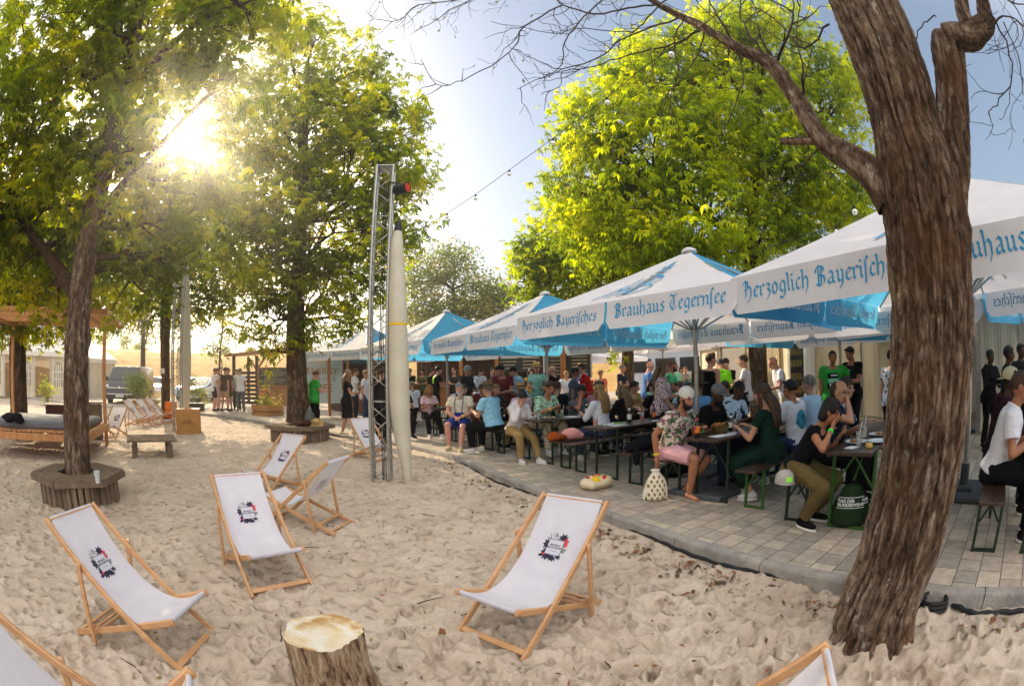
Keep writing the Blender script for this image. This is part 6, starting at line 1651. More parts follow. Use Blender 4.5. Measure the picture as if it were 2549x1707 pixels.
 T(1948, 10.2, 'bald man in a white shirt looking down, walking left', -80, 1.80, lean=14, look=(0, 25), arms=('hold', 'down'), top=('shirt', white), bottom=('long', beige), shoes=shoe, hair=('bald', 'red'), vox=M_, tone='pink', extras=[('glasses',)])
 # --- by the marquee
 r = T(2072, 9.5, 'stout man in a green printed tee, hand on his hip', 205, 1.80, arms=('akimbo', 'down'), top=('tee', green), bottom=('long', black), shoes=shoe, hair=('buzz', 'dark'), vox=N_, girth=1.35, tone='tan', hem=.2)
 for (u, v, w, h, m) in ((.02, .38, .22, .085, black), (.02, .29, .20, .07, mint), (.03, .20, .22, .10, black), (.06, .215, .08, .05, white), (0.0, .385, .14, .02, white)):
  patch(r['top'], None, 'shirt_print', m, r['sp'](u, .6, v), Vector((0, -1, 0)), Vector((1, 0, 0)), Vector((0, 0, 1)), w, h, 10, 6, .004 if m == black else .007, parent=r['top'])
 T(2124, 9.7, 'man in a black tee with a name sticker, looking at the one in green', -100, 1.86, look=(0, 12), arms=('hold', 'hold'), top=('tee', black), bottom=('long', black), shoes=shoe, hair=('short', 'dark'), vox=N_, girth=1.1, tone='tan', extras=[('print', white, 1, .09, .05, .36)])
 T(2215, 8.6, 'person in a white and black patterned tee beside the leaning trunk', 90, 1.72, arms=('down', 'down'), top=('tee', pattern('graphic_tee', 'blotch', (214, 212, 218), [(50, 50, 60)], 10)), bottom=('long', black), shoes=shoe, hair=('short', 'dark'), vox=F_)
 # --- at the right edge
 S('T0', -1, .72, 'man in a white short sleeved shirt and glasses at the right edge', lean=20, dx=.0, daz=8, arms=('table', 'table'), top=('shirt', white), bottom=('long', black), shoes=shoe, hair=('buzz', 'brown'), vox=.0075, H=1.86, tone='tan', extras=[('glasses',)], girth=1.05)
 S('T0', -1, 1.45, 'man in a dark maroon sweater just behind the white shirt', lean=14, arms=('table', 'table'), top=('hoodie', cloth('dark_maroon', (52, 22, 30))), bottom=('long', black), shoes=shoe, hair=('short', 'dark'), vox=M_, H=1.82, tone='dark', extras=[('cap', cloth('cap_cream', (214, 200, 160)), -1)])
 T(2462, 9.0, 'woman in black with a curly bun, arms folded at a high table', 200, 1.60, sex='f', arms=('hold', 'hold'), top=('hoodie', black), bottom=('long', black), shoes=shoe, hair=('bun', 'dark'), vox=M_, tone='dark')
 T(2505, 8.0, 'person with big dark curls in a black shirt near the right edge', 150, 1.62, arms=('hold', 'down'), top=('shirt', black), bottom=('long', black), shoes=shoe, hair=('curly', 'dark'), vox=M_, tone='dark', girth=1.1)
 T(2538, 8.6, 'dark haired person cut off by the right edge', 200, 1.66, arms=('hold', 'down'), top=('shirt', black), bottom=('long', black), shoes=shoe, hair=('short', 'dark'), vox=F_, tone='dark')
 # --- at the path on the left
 D = 21.3
 T(531, D, 'man in a white tee and dark shorts in the group at the path', 40, 1.84, look=(0, 14), arms=('hold', 'hold'), top=('tee', white), bottom=('shorts', charcoal), shoes=shoe, hair=('short', 'brown'), vox=F_, tone='pink')
 T(540, D + .7, 'man in white half hidden by the one in dark shorts', 60, 1.86, arms=('down', 'hold'), top=('tee', cream), bottom=('long', cloth('pale_pink_trousers', (222, 186, 170))), shoes=shoe, hair=('short', 'dark'), vox=F_)
 T(558, D, 'man in a dark brown tee and beige shorts seen from behind', 10, 1.88, arms=('down', 'down'), top=('tee', cloth('dark_brown', (70, 52, 46))), bottom=('shorts', tan), shoes=shoe, hair=('short', 'brown'), vox=F_, tone='pink', legs=('wide', 'wide'), girth=1.1)
 T(570, D + .8, 'man in a brown tee facing the group', 190, 1.86, arms=('down', 'down'), top=('tee', cloth('mid_brown', (92, 70, 62))), bottom=('shorts', charcoal), shoes=shoe, hair=('short', 'brown'), vox=F_, tone='pink')
 T(598, D - .2, 'man in a white tee and grey trousers with crossed legs', -40, 1.84, arms=('drink', 'down'), top=('tee', white), bottom=('long', grey), shoes=shoe, hair=('short', 'grey'), vox=F_, legs=('fwd', 'back'))
 T(589, D + .8, 'man drinking behind the one in grey trousers', 150, 1.82, arms=('drink', 'down'), top=('tee', cloth('pale_blue_tee', (190, 204, 220))), bottom=('long', charcoal), shoes=shoe, hair=('short', 'brown'), vox=F_)
 # --- round the tables beyond the truss mast
 T(779, 14.2, 'man in a bright green shirt and dark trousers seen from behind', 40, 1.74, look=(0, 16), arms=('down', 'hold'), top=('shirt', green), bottom=('long', black), shoes=shoe, hair=('short', 'red'), vox=M_, girth=1.25, tone='pink')
 T(862, 13.1, 'long haired woman in a black dress and sandals, standing', 75, 1.76, sex='f', arms=('down', 'hold'), top=('dress', black), bottom=(None, None), shoes=cork, hair=('long', 'ash'), vox=M_, legs=('fwd', 'back'), tone='tan')
 S('T7', 1, .15, 'auburn haired woman in a black tee and beige skirt, seated left of the black dress', sex='f', lean=6, dx=.0, arms=('table', 'table'), top=('tee', black), bottom=('shorts', beige), shoes=None, hair=('long', 'red'), vox=M_, H=1.66, tone='tan')
 T(881, 17.2, 'man in a white shirt waiting at the bar', 60, 1.80, arms=('down', 'hold'), top=('shirt', white), bottom=('long', navy), shoes=shoe, hair=('short', 'red'), vox=F_)
 T(906, 15.5, 'blond man in a white tee left of the truss mast', 90, 1.74, arms=('hold', 'down'), top=('tee', white), bottom=('long', denim), shoes=shoe, hair=('short', 'blond'), vox=F_)
 T(945, 11.2, 'broad man in a black tee behind the bars of the truss mast', 30, 1.78, arms=('hold', 'hold'), top=('tee', black), bottom=('long', black), shoes=shoe, hair=('short', 'brown'), vox=M_, girth=1.35)
 S('T7', -1, 1.3, 'dark haired woman in black seated at the table beyond the black dress', sex='f', lean=10, arms=('table', 'table'), top=('tank', black), bottom=('long', black), shoes=shoe, hair=('short', 'dark'), vox=F_, tone='tan')
 # --- staff behind the bar
 for px, d, lab, t, h_, az in ((1022, 19, 'blond barman in a black tee pouring a drink', black, 'blond', 200), (1052, 20.5, 'barman in an olive tee in the dark of the bar', cloth('olive_tee', (110, 104, 70)), 'dark', 190), (1070, 20, 'barman in a black shirt turning away', black, 'dark', 60), (1222, 19.5, 'barmaid in a black top stooping in the bar', black, 'dark', 130), (1130, 19.5, 'barman with short dark hair by the glass racks', charcoal, 'dark', 170), (940, 19.5, 'bearded barman behind the truss mast', charcoal, 'brown', 180)):
  T(px, d, lab, az, 1.80, arms=('hold', 'hold'), top=('tee', t), bottom=('long', black), shoes=shoe, hair=('short', h_), vox=F_)
 # --- more of the company at the back tables
 fill = [('T3b', -1, .35, 'm', 'seated man in a charcoal tee at the table behind the red drink', charcoal, 'grey', 'short'), ('T3b', 1, .2, 'm', 'seated broad man in a white tee, back row behind the red drink', white, 'brown', 'buzz'),
   ('T3b', -1, 1.1, 'f', 'seated woman with a bob in a coral top behind the red drink', cloth('coral', (226, 110, 90)), 'blond', 'bob'), ('T4b', -1, .4, 'm', 'seated man in a khaki tee at the table behind the plaid shirt', khaki, 'dark', 'short'), ('T4b', -1, 1.2, 'f', 'seated woman in teal with long dark hair behind the plaid shirt', teal, 'dark', 'long'), ('T4b', 1, .9, 'm', 'seated man in pale blue seen from behind, beyond the pole', pblue, 'brown', 'short'),
   ('T5b', -1, .4, 'm', 'seated man in a grey tee behind the black v neck tee', grey, 'brown', 'short'), ('T5b', 1, .5, 'f', 'seated woman in pink with a bun behind the black v neck tee', pink, 'brown', 'bun'), ('T5b', -1, 1.3, 'm', 'seated man in black with a white beard, back row near the bar', black, 'white', 'short'), ('T6b', -1, .4, 'f', 'seated woman in olive with a bob near the barmen', olive, 'red', 'bob'), ('T6b', 1, .6, 'm', 'seated man in denim blue near the barmen', denim, 'blond', 'short'), ('T6', -1, 1.6, 'm', 'seated man in a maroon tee beyond the flower vase', maroon, 'dark', 'short'), ('T7', 1, 1.1, 'm', 'seated man in a white tee at the table beyond the black dress', white, 'grey', 'short')]
 for i, (t, sd, dd, sx, lab, mt, hc_, hs_) in enumerate(fill): S(t, sd, dd, lab, sex=sx, lean=(6, 14, 10, 18)[i % 4], look=((-20, 15, 0, 30)[i % 4], 6), arms=(('table', 'table'), ('table', 'chin'), ('lap', 'table'))[i % 3], top=('tee', mt), bottom=('long', black), shoes=shoe, hair=(hs_, hc_), vox=F_, H=1.70 + .04 * (i % 5), tone=('fair', 'tan', 'pink')[i % 3])
 T(1235, 15.0, 'man in a checked shirt between the maroon v neck and bowed white tee', 140, 1.82, arms=('hold', 'down'), top=('shirt', plaid), bottom=('long', black), shoes=shoe, hair=('short', 'dark'), vox=F_)
 T(1320, 16.0, 'woman in a yellow top behind the sea green shirt', 170, 1.72, sex='f', arms=('down', 'hold'), top=('tee', cloth('mustard', (210, 160, 60))), bottom=('long', black), shoes=shoe, hair=('long', 'dark'), vox=F_)
 T(1545, 14.6, 'man in a navy polo next to the golden lit trunk', 130, 1.78, arms=('hold', 'hold'), top=('tee', navy), bottom=('shorts', beige), shoes=shoe, hair=('short', 'grey'), vox=F_)
 T(1735, 12.6, 'woman in a light green top at the orange counter', 40, 1.68, sex='f', arms=('hold', 'down'), top=('tee', mint), bottom=('long', denim), shoes=shoe, hair=('tail', 'brown'), vox=F_)
build_crowd()
# ================================================================ PROPS
OLDW = mat('weathered_planks', rgb((132, 112, 92)), .85, rgb((94, 78, 62)), 3, .6, 18, stretch=(5, 5, 1), detail=7)
NEWW = mat('fresh_spruce', rgb((204, 154, 104)), .6, rgb((176, 108, 58)), 2.5, .3, 16, stretch=(5, 5, 1), detail=6)
PLY = mat('plywood', rgb((186, 136, 76)), .6, rgb((164, 112, 58)), 4, .15, 30, detail=6)
DARKM = mat('dark_interior', rgb((40, 34, 30)), .9)
CLEAR = mat('clear_plastic', (.92, .93, .93), .08, trans=.9, spec=.5)
GLASSD = mat('car_glass', (.015, .018, .02), .12, spec=.4)
def XY(px, dist): c = GD(px, 930, dist); return Vector((c.x, c.y, 0))
def ring_bench(label, c, Rr, z0, top=.42, rot=0.0):
 root = thing('ring_bench', label, 'bench', (c[0], c[1], z0), rot, 'ring benches around the trees')
 b = MB()
 for k in range(6):
  a0, a1 = k * PI / 3, (k + 1) * PI / 3
  for j in range(3):
   r0, r1 = Rr * (.42 + j * .195), Rr * (.42 + (j + 1) * .195) - .012
   g = .008
   q = [Vector((r * math.cos(a), r * math.sin(a), 0)) for r, a in ((r0, a0), (r1, a0), (r1, a1), (r0, a1))]
   cc = sum(q, Vector()) / 4; q = [cc + (p - cc) * (1 - g / .3) for p in q]
   b.loft([[p + Vector((0, 0, top - .035 + .002 * (k % 2))) for p in q], [p + Vector((0, 0, top + .002 * (k % 2))) for p in q]], True, True)
  e0, e1 = Vector((Rr * 1.005 * math.cos(a0), Rr * 1.005 * math.sin(a0), top - .06)), Vector((Rr * 1.005 * math.cos(a1), Rr * 1.005 * math.sin(a1), top - .06))
  b.bar(e0.lerp(e1, .01), e0.lerp(e1, .99), .02, .07)
 b.build('seat', OLDW, root, smooth='auto', fixn=True)
 for k in range(6):
  b = MB(); a = k * PI / 3 + PI / 6; n = 9; w = Rr * .80; ctr = Vector((math.cos(a), math.sin(a), 0)) * Rr * .60; t = Vector((-math.sin(a), math.cos(a), 0)); r_ = Vector((math.cos(a), math.sin(a), 0))
  for i in range(n):
   ph = PI * (i / (n - 1)) ; p = ctr + t * (math.cos(ph) * w * .42) + r_ * (math.sin(ph) * Rr * .22)
   b.box(p + Vector((0, 0, (top - .07) / 2 - .1)), (.055, w * .125, top + .12), rz=math.atan2(p.y - (ctr * .8).y, p.x - (ctr * .8).x), bev=.008)
  b.build('drum_leg', OLDW, root, smooth='auto')
 return root
def build_benches():
 ring_bench('hexagonal bench of grey planks around the nearest trunk, a plastic cup on it', (-5.92, 4.36), .80, SZ(-5.92, 4.36) - .02, rot=-.62 + PI / 6)
 p = GD(742, 930, 13.2); ring_bench('ring bench round the middle tree, loaded with a hat and bags', (p.x, p.y), .98, SZ(p.x, p.y) + .0, rot=.3)
 p = GD(46, 930, 14.6); ring_bench('ring bench at the far left behind the day bed', (p.x, p.y), .95, SZ(p.x, p.y), rot=.1)
 c = G(243, 1196, .43); b = MB(); z = SZ(c.x, c.y) + .40
 b.lathe([(.030, 0), (.034, .04), (.046, .15), (.047, .152), (.044, .15), (.033, .042), (.027, .006)], 24, caps=False); b.lathe([(.001, .002), (.03, .002)], 24, caps=False)
 r = thing('plastic_cup', 'white plastic beer cup standing on the hexagonal bench', 'cup', (c.x, c.y, z)); b.build('cup_wall', mat('frosted_plastic', rgb((226, 228, 226)), .3, trans=.35), r, smooth='auto', fixn=True)
 bb = MB(); bb.tube([(.034 * math.cos(t) , .034 * math.sin(t), .075) for t in (-1.9, -1.7, -1.5, -1.3)], .006, 6); bb.build('cup_print', INK, r)
build_benches()
def build_daybed():
 FR = Vector((-8.05, 6.35, 0)); e = Vector((-.62, .785, 0)).normalized(); f = Vector((-e.y, e.x, 0)); f = f if f.x < 0 else -f
 z0 = SZ(FR.x, FR.y) + .02; Le, Lf = 2.55, 2.9; H = .50 + z0
 rz = math.atan2(e.y, e.x) - PI / 2
 root = thing('day_bed', 'four post wooden day bed with a grey mattress behind the left tree', 'day bed', (FR.x, FR.y, z0)); O = Vector((FR.x, FR.y, z0))
 def p(a, b_, z): return FR + e * a + f * b_ + Vector((0, 0, z)) - Vector((FR.x, FR.y, z0)) + Vector((0, 0, z0))
 b = MB(); b.bar(p(-.05, 0, .45), p(Le + .1, 0, .45), .05, .15, bev=.006); b.bar(p(-.05, Lf, .45), p(Le, Lf, .45), .05, .15, bev=.006); b.bar(p(0, -.0, .44), p(0, Lf, .44), .05, .14, bev=.006); b.bar(p(Le, 0, .44), p(Le, Lf, .44), .05, .14, bev=.006)
 b.build('frame', NEWW, root, smooth='auto')
 b = MB()
 for i in range(22): t = .06 + i * (Lf - .12) / 21; b.bar(p(.03, t, .535), p(Le - .05, t, .535), .10, .022, bev=.003)
 b.build('slats', NEWW, root, smooth='auto')
 b = MB(); M = Matrix((f, e, Vector((0, 0, 1)))).transposed(); b.box(p(Le / 2 + .12, Lf / 2, .63), (Lf - .25, Le - .6, .17), mat=M, bev=.05); b.build('mattress', mat('grey_mattress', rgb((118, 118, 124)), .8, rgb((104, 104, 110)), 2, .4, 5), root, smooth='auto')
 for (a_, b_, h) in ((Le - .05, .0, 2.72), (Le - .05, Lf, 2.76), (.35, .10, 2.7), (.3, Lf, 2.7)):
  q = MB(); q.bar(p(a_, b_ + .05, 0), p(a_, b_ + .05, h), .09, .09, up=e, bev=.006); q.build('post', NEWW, root, smooth='auto')
 for i, a_ in enumerate((.2, 1.0, 1.8, Le)):
  q = MB(); q.bar(p(a_, -.45, 2.90 - .02 * i), p(a_, Lf + .7, 2.90 - .02 * i), .05, .10, bev=.006); q.build('rafter', NEWW, root, smooth='auto')
 for b_ in (.05, Lf + .05):
  q = MB(); q.bar(p(-.3, b_, 2.80), p(Le + .3, b_, 2.80), .05, .08, bev=.006); q.build('beam', NEWW, root, smooth='auto')
 # dark clothes left on the bed
 c = p(.35, 2.1, .74); b = MB(); rs = random.Random(2)
 for _ in range(7): b.ball(c + Vector((rs.uniform(-.22, .22), rs.uniform(-.15, .15), rs.uniform(-.03, .08))), (rs.uniform(.1, .2), rs.uniform(.08, .15), rs.uniform(.05, .09)), 10, 7)
 me = remesh(b, .02, 2, 'clothes'); o = link_mesh(me, 'clothes_pile', cloth('black_pile', (24, 22, 28)), None); o.location = O; me.transform(Matrix.Translation(Vector((0, 0, 0)))); tag(o, 'black clothes heaped on the mattress of the day bed', 'clothes')
build_daybed()
def build_small():
 # slatted low table
 c = Vector((-7.68, 8.05, 0)); z = SZ(c.x, c.y); root = thing('low_table', 'low slatted wooden table between the day bed and the plywood cube', 'table', (c.x, c.y, z), math.atan2(.76, .77))
 b = MB()
 for i in range(7): b.box((0, -.5 + i * .165, .36), (1.18, .145, .035), bev=.006)
 b.build('table_top', OLDW, root, smooth='auto')
 for x in (-.42, .42): q = MB(); q.bar((x, -.52, .31), (x, .52, .31), .07, .07); q.build('crossbeam', OLDW, root)
 for x in (-.42, .42):
  for y in (-.42, .42): MB().box((x, y, .11), (.13, .10, .34), bev=.008).build('leg', OLDW, root, smooth='auto')
 # plywood cube
 c = Vector((-9.45, 11.75, 0)); z = SZ(c.x, c.y)
 root = thing('plywood_cube', 'tan plywood cube standing on the sand in front of the far truss mast', 'box', (c.x, c.y, z), R(33))
 MB().box((0, 0, .33), (.74, .74, .74), bev=.008).build('box_body', PLY, root, smooth='auto')
 for text, zz, sz in (('MUNICH', .36, .062), ('BEACH RESORT', .30, .058)):
  v, f = font_mesh(text, sz, bold=.002); b = MB(); b.add([(a, -.3735, b_ + zz) for a, b_, _ in v], f); b.build('lettering', mat('brown_stencil', rgb((120, 74, 34)), .8), root)
 b = MB()
 for k in (-1, 1): b.ball((-.373, k * .08, .42), (.003, .06, .11), 12, 8)
 b.build('carved_marks', mat('brown_stencil2', rgb((140, 92, 46)), .8), root)
 # stump
 c = Vector((-.975, 2.03, 0)); z0 = 0.0; n = 64; rs = np.random.RandomState(3)
 root = thing('tree_stump', 'sawn pale tree stump with flaking bark at the bottom centre', 'stump', (c.x, c.y, z0))
 rows = []; nz = 34
 for i in range(nz):
  z = -.1 + .55 * i / (nz - 1); row = []
  for k in range(n):
   a = 2 * PI * k / n; r_ = .205 + .012 * math.sin(a * 3 + .5) + .010 * math.sin(a * 5) + .07 * max(0, 1 - (z + .1) / .42) ** 2 * (1 + .8 * math.cos(a - .1)) - .006 * abs(math.sin(a * 11 + z * 3)) + .004 * math.sin(a * 23 + z * 9)
   row.append(Vector((r_ * math.cos(a), r_ * math.sin(a), z + (.012 * math.sin(a * 2) if i == nz - 1 else 0))))
  rows.append(row)
 b = MB(); b.loft(rows, True, False); b.build('bark', bark_material('stump_bark', (.06, .03, .015), (.36, .24, .14), (.60, .49, .36), 1.5, 0, 9), root, smooth=True)
 b = MB(); tp = rows[-1]; cc = sum(tp, Vector()) / n; rr = [[cc + (p - cc) * k + Vector((0, 0, .001 - .004 * (1 - k))) for p in tp] for k in (1, .97, .75, .5, .25, .02)]; b.loft(rr, False, True)
 m = bpy.data.materials.new('sawn_face'); m.use_nodes = True; nt = m.node_tree; N = nt.nodes; L = nt.links; p_ = N['Principled BSDF']; p_.inputs['Roughness'].default_value = .8
 tc = N.new('ShaderNodeTexCoord'); w = N.new('ShaderNodeTexNoise'); w.inputs['Scale'].default_value = 5; w.inputs['Detail'].default_value = 7; w.inputs['Distortion'].default_value = .8; L.new(tc.outputs['Object'], w.inputs['Vector'])
 cr = N.new('ShaderNodeValToRGB'); e = cr.color_ramp.elements; e[0].position = .40; e[1].position = .60; e[0].color = (.40, .22, .07, 1); e[1].color = (.66, .60, .50, 1); k = e.new(.5); k.color = (.60, .46, .27, 1)
 L.new(w.outputs['Fac'], cr.inputs[0]); L.new(cr.outputs[0], p_.inputs['Base Color'])
 wv = N.new('ShaderNodeTexWave'); wv.wave_type = 'RINGS'; wv.rings_direction = 'Z'; wv.inputs['Scale'].default_value = 14; wv.inputs['Distortion'].default_value = 3; L.new(tc.outputs['Object'], wv.inputs['Vector'])
 bp = N.new('ShaderNodeBump'); bp.inputs['Strength'].default_value = .4; bp.inputs['Distance'].default_value = .004; L.new(wv.outputs['Fac'], bp.inputs['Height']); L.new(bp.outputs[0], p_.inputs['Normal'])
 b.build('sawn_top', m, root, smooth='auto')
 # beach ball, hat, bags on the ring bench
 c = G(743, 1080, .28); b = MB(); rings = 8
 for k in range(8):
  b.cur = (0, 1, 2, 0, 1, 2, 0, 1)[k]; rows = []
  for i in range(9):
   ph = -PI / 2 + PI * i / 8; rows.append([Vector((.14 * math.cos(ph) * math.cos(a), .14 * math.cos(ph) * math.sin(a), .14 * math.sin(ph))) for a in (2 * PI * (k + j / 4) / 8 for j in range(5))])
  b.loft(rows, closed=False)
 o = b.build('beach_ball', [mat('ball_white', (.8, .8, .78), .4), mat('ball_orange', rgb((236, 140, 20)), .4), mat('ball_blue', rgb((30, 60, 130)), .4)], None, smooth=True); o.location = (c.x, c.y, SZ(c.x, c.y) + .135); o.rotation_euler = (1.1, .3, 0); tag(o, 'orange, white and blue beach ball lying in front of the ring bench', 'ball')
 def blob(name, label, cat, px, py, z, dist, parts, m, vox=.02, rz=0, extra=None):
  c = GD(px, py, dist); b = MB()
  for (x, y, zz, rx, ry, rz_) in parts: b.ball((x, y, zz), (rx, ry, rz_), 12, 8)
  o = link_mesh(remesh(b, vox, 2, name), name, m, None); o.location = (c.x, c.y, z); o.rotation_euler = (0, 0, rz); tag(o, label, cat); return o
 zb = SZ(*XY(742, 13.2).to_2d()) + .43
 blob('backpack', 'grey backpack leaning on the trunk above the ring bench', 'backpack', 770, 1000, zb, 13.0, [(0, 0, .18, .14, .10, .2), (.0, -.07, .12, .12, .06, .12), (0, 0, .36, .08, .07, .08)], cloth('grey_green', (90, 96, 88)), .02)
 blob('handbag', 'brown leather bag lying on the ring bench', 'bag', 755, 1050, zb, 12.6, [(-.1, 0, .05, .2, .1, .06), (.08, .02, .08, .16, .1, .08)], cloth('brown_leather', (70, 42, 34)), .02)
 root = thing('straw_hat', 'yellow straw hat resting on the ring bench', 'hat', tuple(GD(787, 1045, 12.7).to_2d()) + (zb + .04,)); b = MB(); b.lathe([(.19, 0), (.192, .01), (.10, .03), (.09, .12), (.05, .14), (.005, .142)], 24); b.build('hat_body', MATS['straw'], root, smooth='auto'); root.rotation_euler = (.5, .2, 0)
build_small()
def truss(label, base, top_z, w=.29, lean=(0, 0), rz=0.0):
 root = thing('truss_mast', label, 'truss', (base.x, base.y, base.z), rz)
 L = top_z - base.z; cs = [(-w / 2, -w / 2), (w / 2, -w / 2), (w / 2, w / 2), (-w / 2, w / 2)]
 for x, y in cs: MB().tube([(x, y, -.1), (x + lean[0] * L, y + lean[1] * L, L)], .025, 12).build('chord', STEEL, root, smooth='auto')
 b = MB(); n = int(L / .245)
 for i in range(4):
  (x0, y0), (x1, y1) = cs[i], cs[(i + 1) % 4]
  for k in range(n):
   za, zb = .04 + k * L / n, .04 + (k + 1) * L / n - .02
   if k % 6 == 5:
    b.tube([(x0 + lean[0] * za, y0 + lean[1] * za, za + .03), (x1 + lean[0] * za, y1 + lean[1] * za, za + .03)], .009, 6); continue
   s_ = (k + i) % 2
   p, q = ((x0, y0), (x1, y1)) if s_ else ((x1, y1), (x0, y0))
   b.tube([(p[0] + lean[0] * za, p[1] + lean[1] * za, za), (q[0] + lean[0] * zb, q[1] + lean[1] * zb, zb)], .009, 6)
 o = b.build('bracing', STEEL, root, smooth=True)
 MB().box((lean[0] * L, lean[1] * L, L + .0), (w + .05, w + .05, .012)).build('top_plate', STEEL, root)
 b = MB(); rs = random.Random(5)
 for j in range(4): b.tube(catmull([Vector((.04 + .02 * j - .03 + rs.uniform(-.015, .015) + lean[0] * z, .03 * j - .04 + rs.uniform(-.01, .01), z)) for z in np.linspace(.02, L - .3, 9)], 3), .007, 5)
 b.build('cable', mat('black_rubber', (.015, .015, .016), .6), root, smooth=True)
 return root
BLACKP = mat('black_paint', (.012, .012, .014), .35)
def torpedo(label, rows, tipn, band=None, zbase=-.05):
 P, Q = pxt(rows); P = P[::-1]; Q = Q[::-1]; P[0].z = min(P[0].z, SZ(P[0].x, P[0].y) - .03)
 base = Vector((P[0].x, P[0].y, SZ(P[0].x, P[0].y)))
 root = thing('torpedo_pillar', label, 'pillar', base)
 n = len(P) - tipn
 def seg(a, b_, name, m):
  C = catmull([p - base for p in P], 5); rr = []
  for i in range(len(Q) - 1): rr += [Q[i] + (Q[i + 1] - Q[i]) * k / 5 for k in range(5)]
  rr.append(Q[-1]); MB().tube(C[a * 5:b_ * 5 + 1], rr[a * 5:b_ * 5 + 1], 36).build(name, m, root, smooth='auto')
 seg(0, n - 1, 'shell', mat('cream_fibreglass', rgb((208, 200, 180)), .38, rgb((188, 178, 156)), 2.2, .12, 4, detail=6, contrast=(.25, .75)))
 if tipn: seg(n - 1, len(P) - 1, 'tip', BLACKP)
 if band:
  a, b_, y, d = band; c = GD((a + b_) / 2, y, d) - base; r_ = d * (b_ - a) / 2 / 1218 * 1.02
  MB().tube([c - Vector((0, 0, .022)), c + Vector((0, 0, .022))], r_, 32).build('ratchet_strap', mat('yellow_webbing', rgb((228, 184, 40)), .6), root, smooth='auto')
def build_masts():
 b0 = GS(952, 1197); b0.z = SZ(b0.x, b0.y) - .02; top = GD(952, 420, math.hypot(b0.x, b0.y)).z
 d = GD(952, 420, math.hypot(b0.x, b0.y)); L = top - b0.z
 truss('silver truss mast in the middle, standing in the sand left of the torpedo pillar', b0, top, lean=(0.006, 0), rz=.14)
 D = 7.95
 torpedo('tall cream torpedo shaped pillar with a black tip and a yellow strap', [(990, 996, 549, D), (984, 999, 558, D), (979, 1001.5, 577, D), (976, 1002.5, 590, D), (970, 1004.5, 619, D), (966.5, 1010, 706, D), (965, 1013.5, 798, D), (966, 1018, 920, D), (968.5, 1020.5, 1000, D), (982, 1023, 1090, D), (996, 1024, 1145, D), (1009, 1024, 1199, D)], 2, band=(964.5, 1014, 808, D))
 # stage lamp clamped to the mast
 c = GD(1000, 470, D - .15); aim = (GD(1040, 462, D - .35) - GD(985, 474, D - .1)).normalized()
 root = thing('stage_lamp', 'black stage lamp with red lens clamped near the mast top', 'lamp', c)
 MB().tube([-aim * .16, -aim * .12, aim * .08, aim * .12], [.06, .095, .10, .105], 20).build('housing', BLACKP, root, smooth='auto')
 MB().tube([aim * .121, aim * .124], [.082, .082], 20).build('lens', mat('red_lens', rgb((232, 80, 66)), .3, rgb((140, 30, 26)), 60, 0), root)
 MB().bar(-aim * .02 + Vector((0, 0, .10)), Vector((-.22, 0, .14)), .03, .02).build('clamp', BLACKP, root)
 # the second pair farther back
 b1 = XY(440, 15.3); b1.z = SZ(b1.x, b1.y); top = GD(440, 640, 15.3).z
 truss('distant truss mast rising behind the plywood cube', b1, top, rz=.5)
 D = 15.8; torpedo('distant cream torpedo shaped pillar behind the plywood cube', [(456, 468, 640, D), (453, 472, 720, D), (451, 475, 800, D), (451, 476, 880, D), (452, 475, 950, D), (455, 472, 1000, D), (459, 468, 1040, D)], 0, band=(451, 476, 874, D))
build_masts()
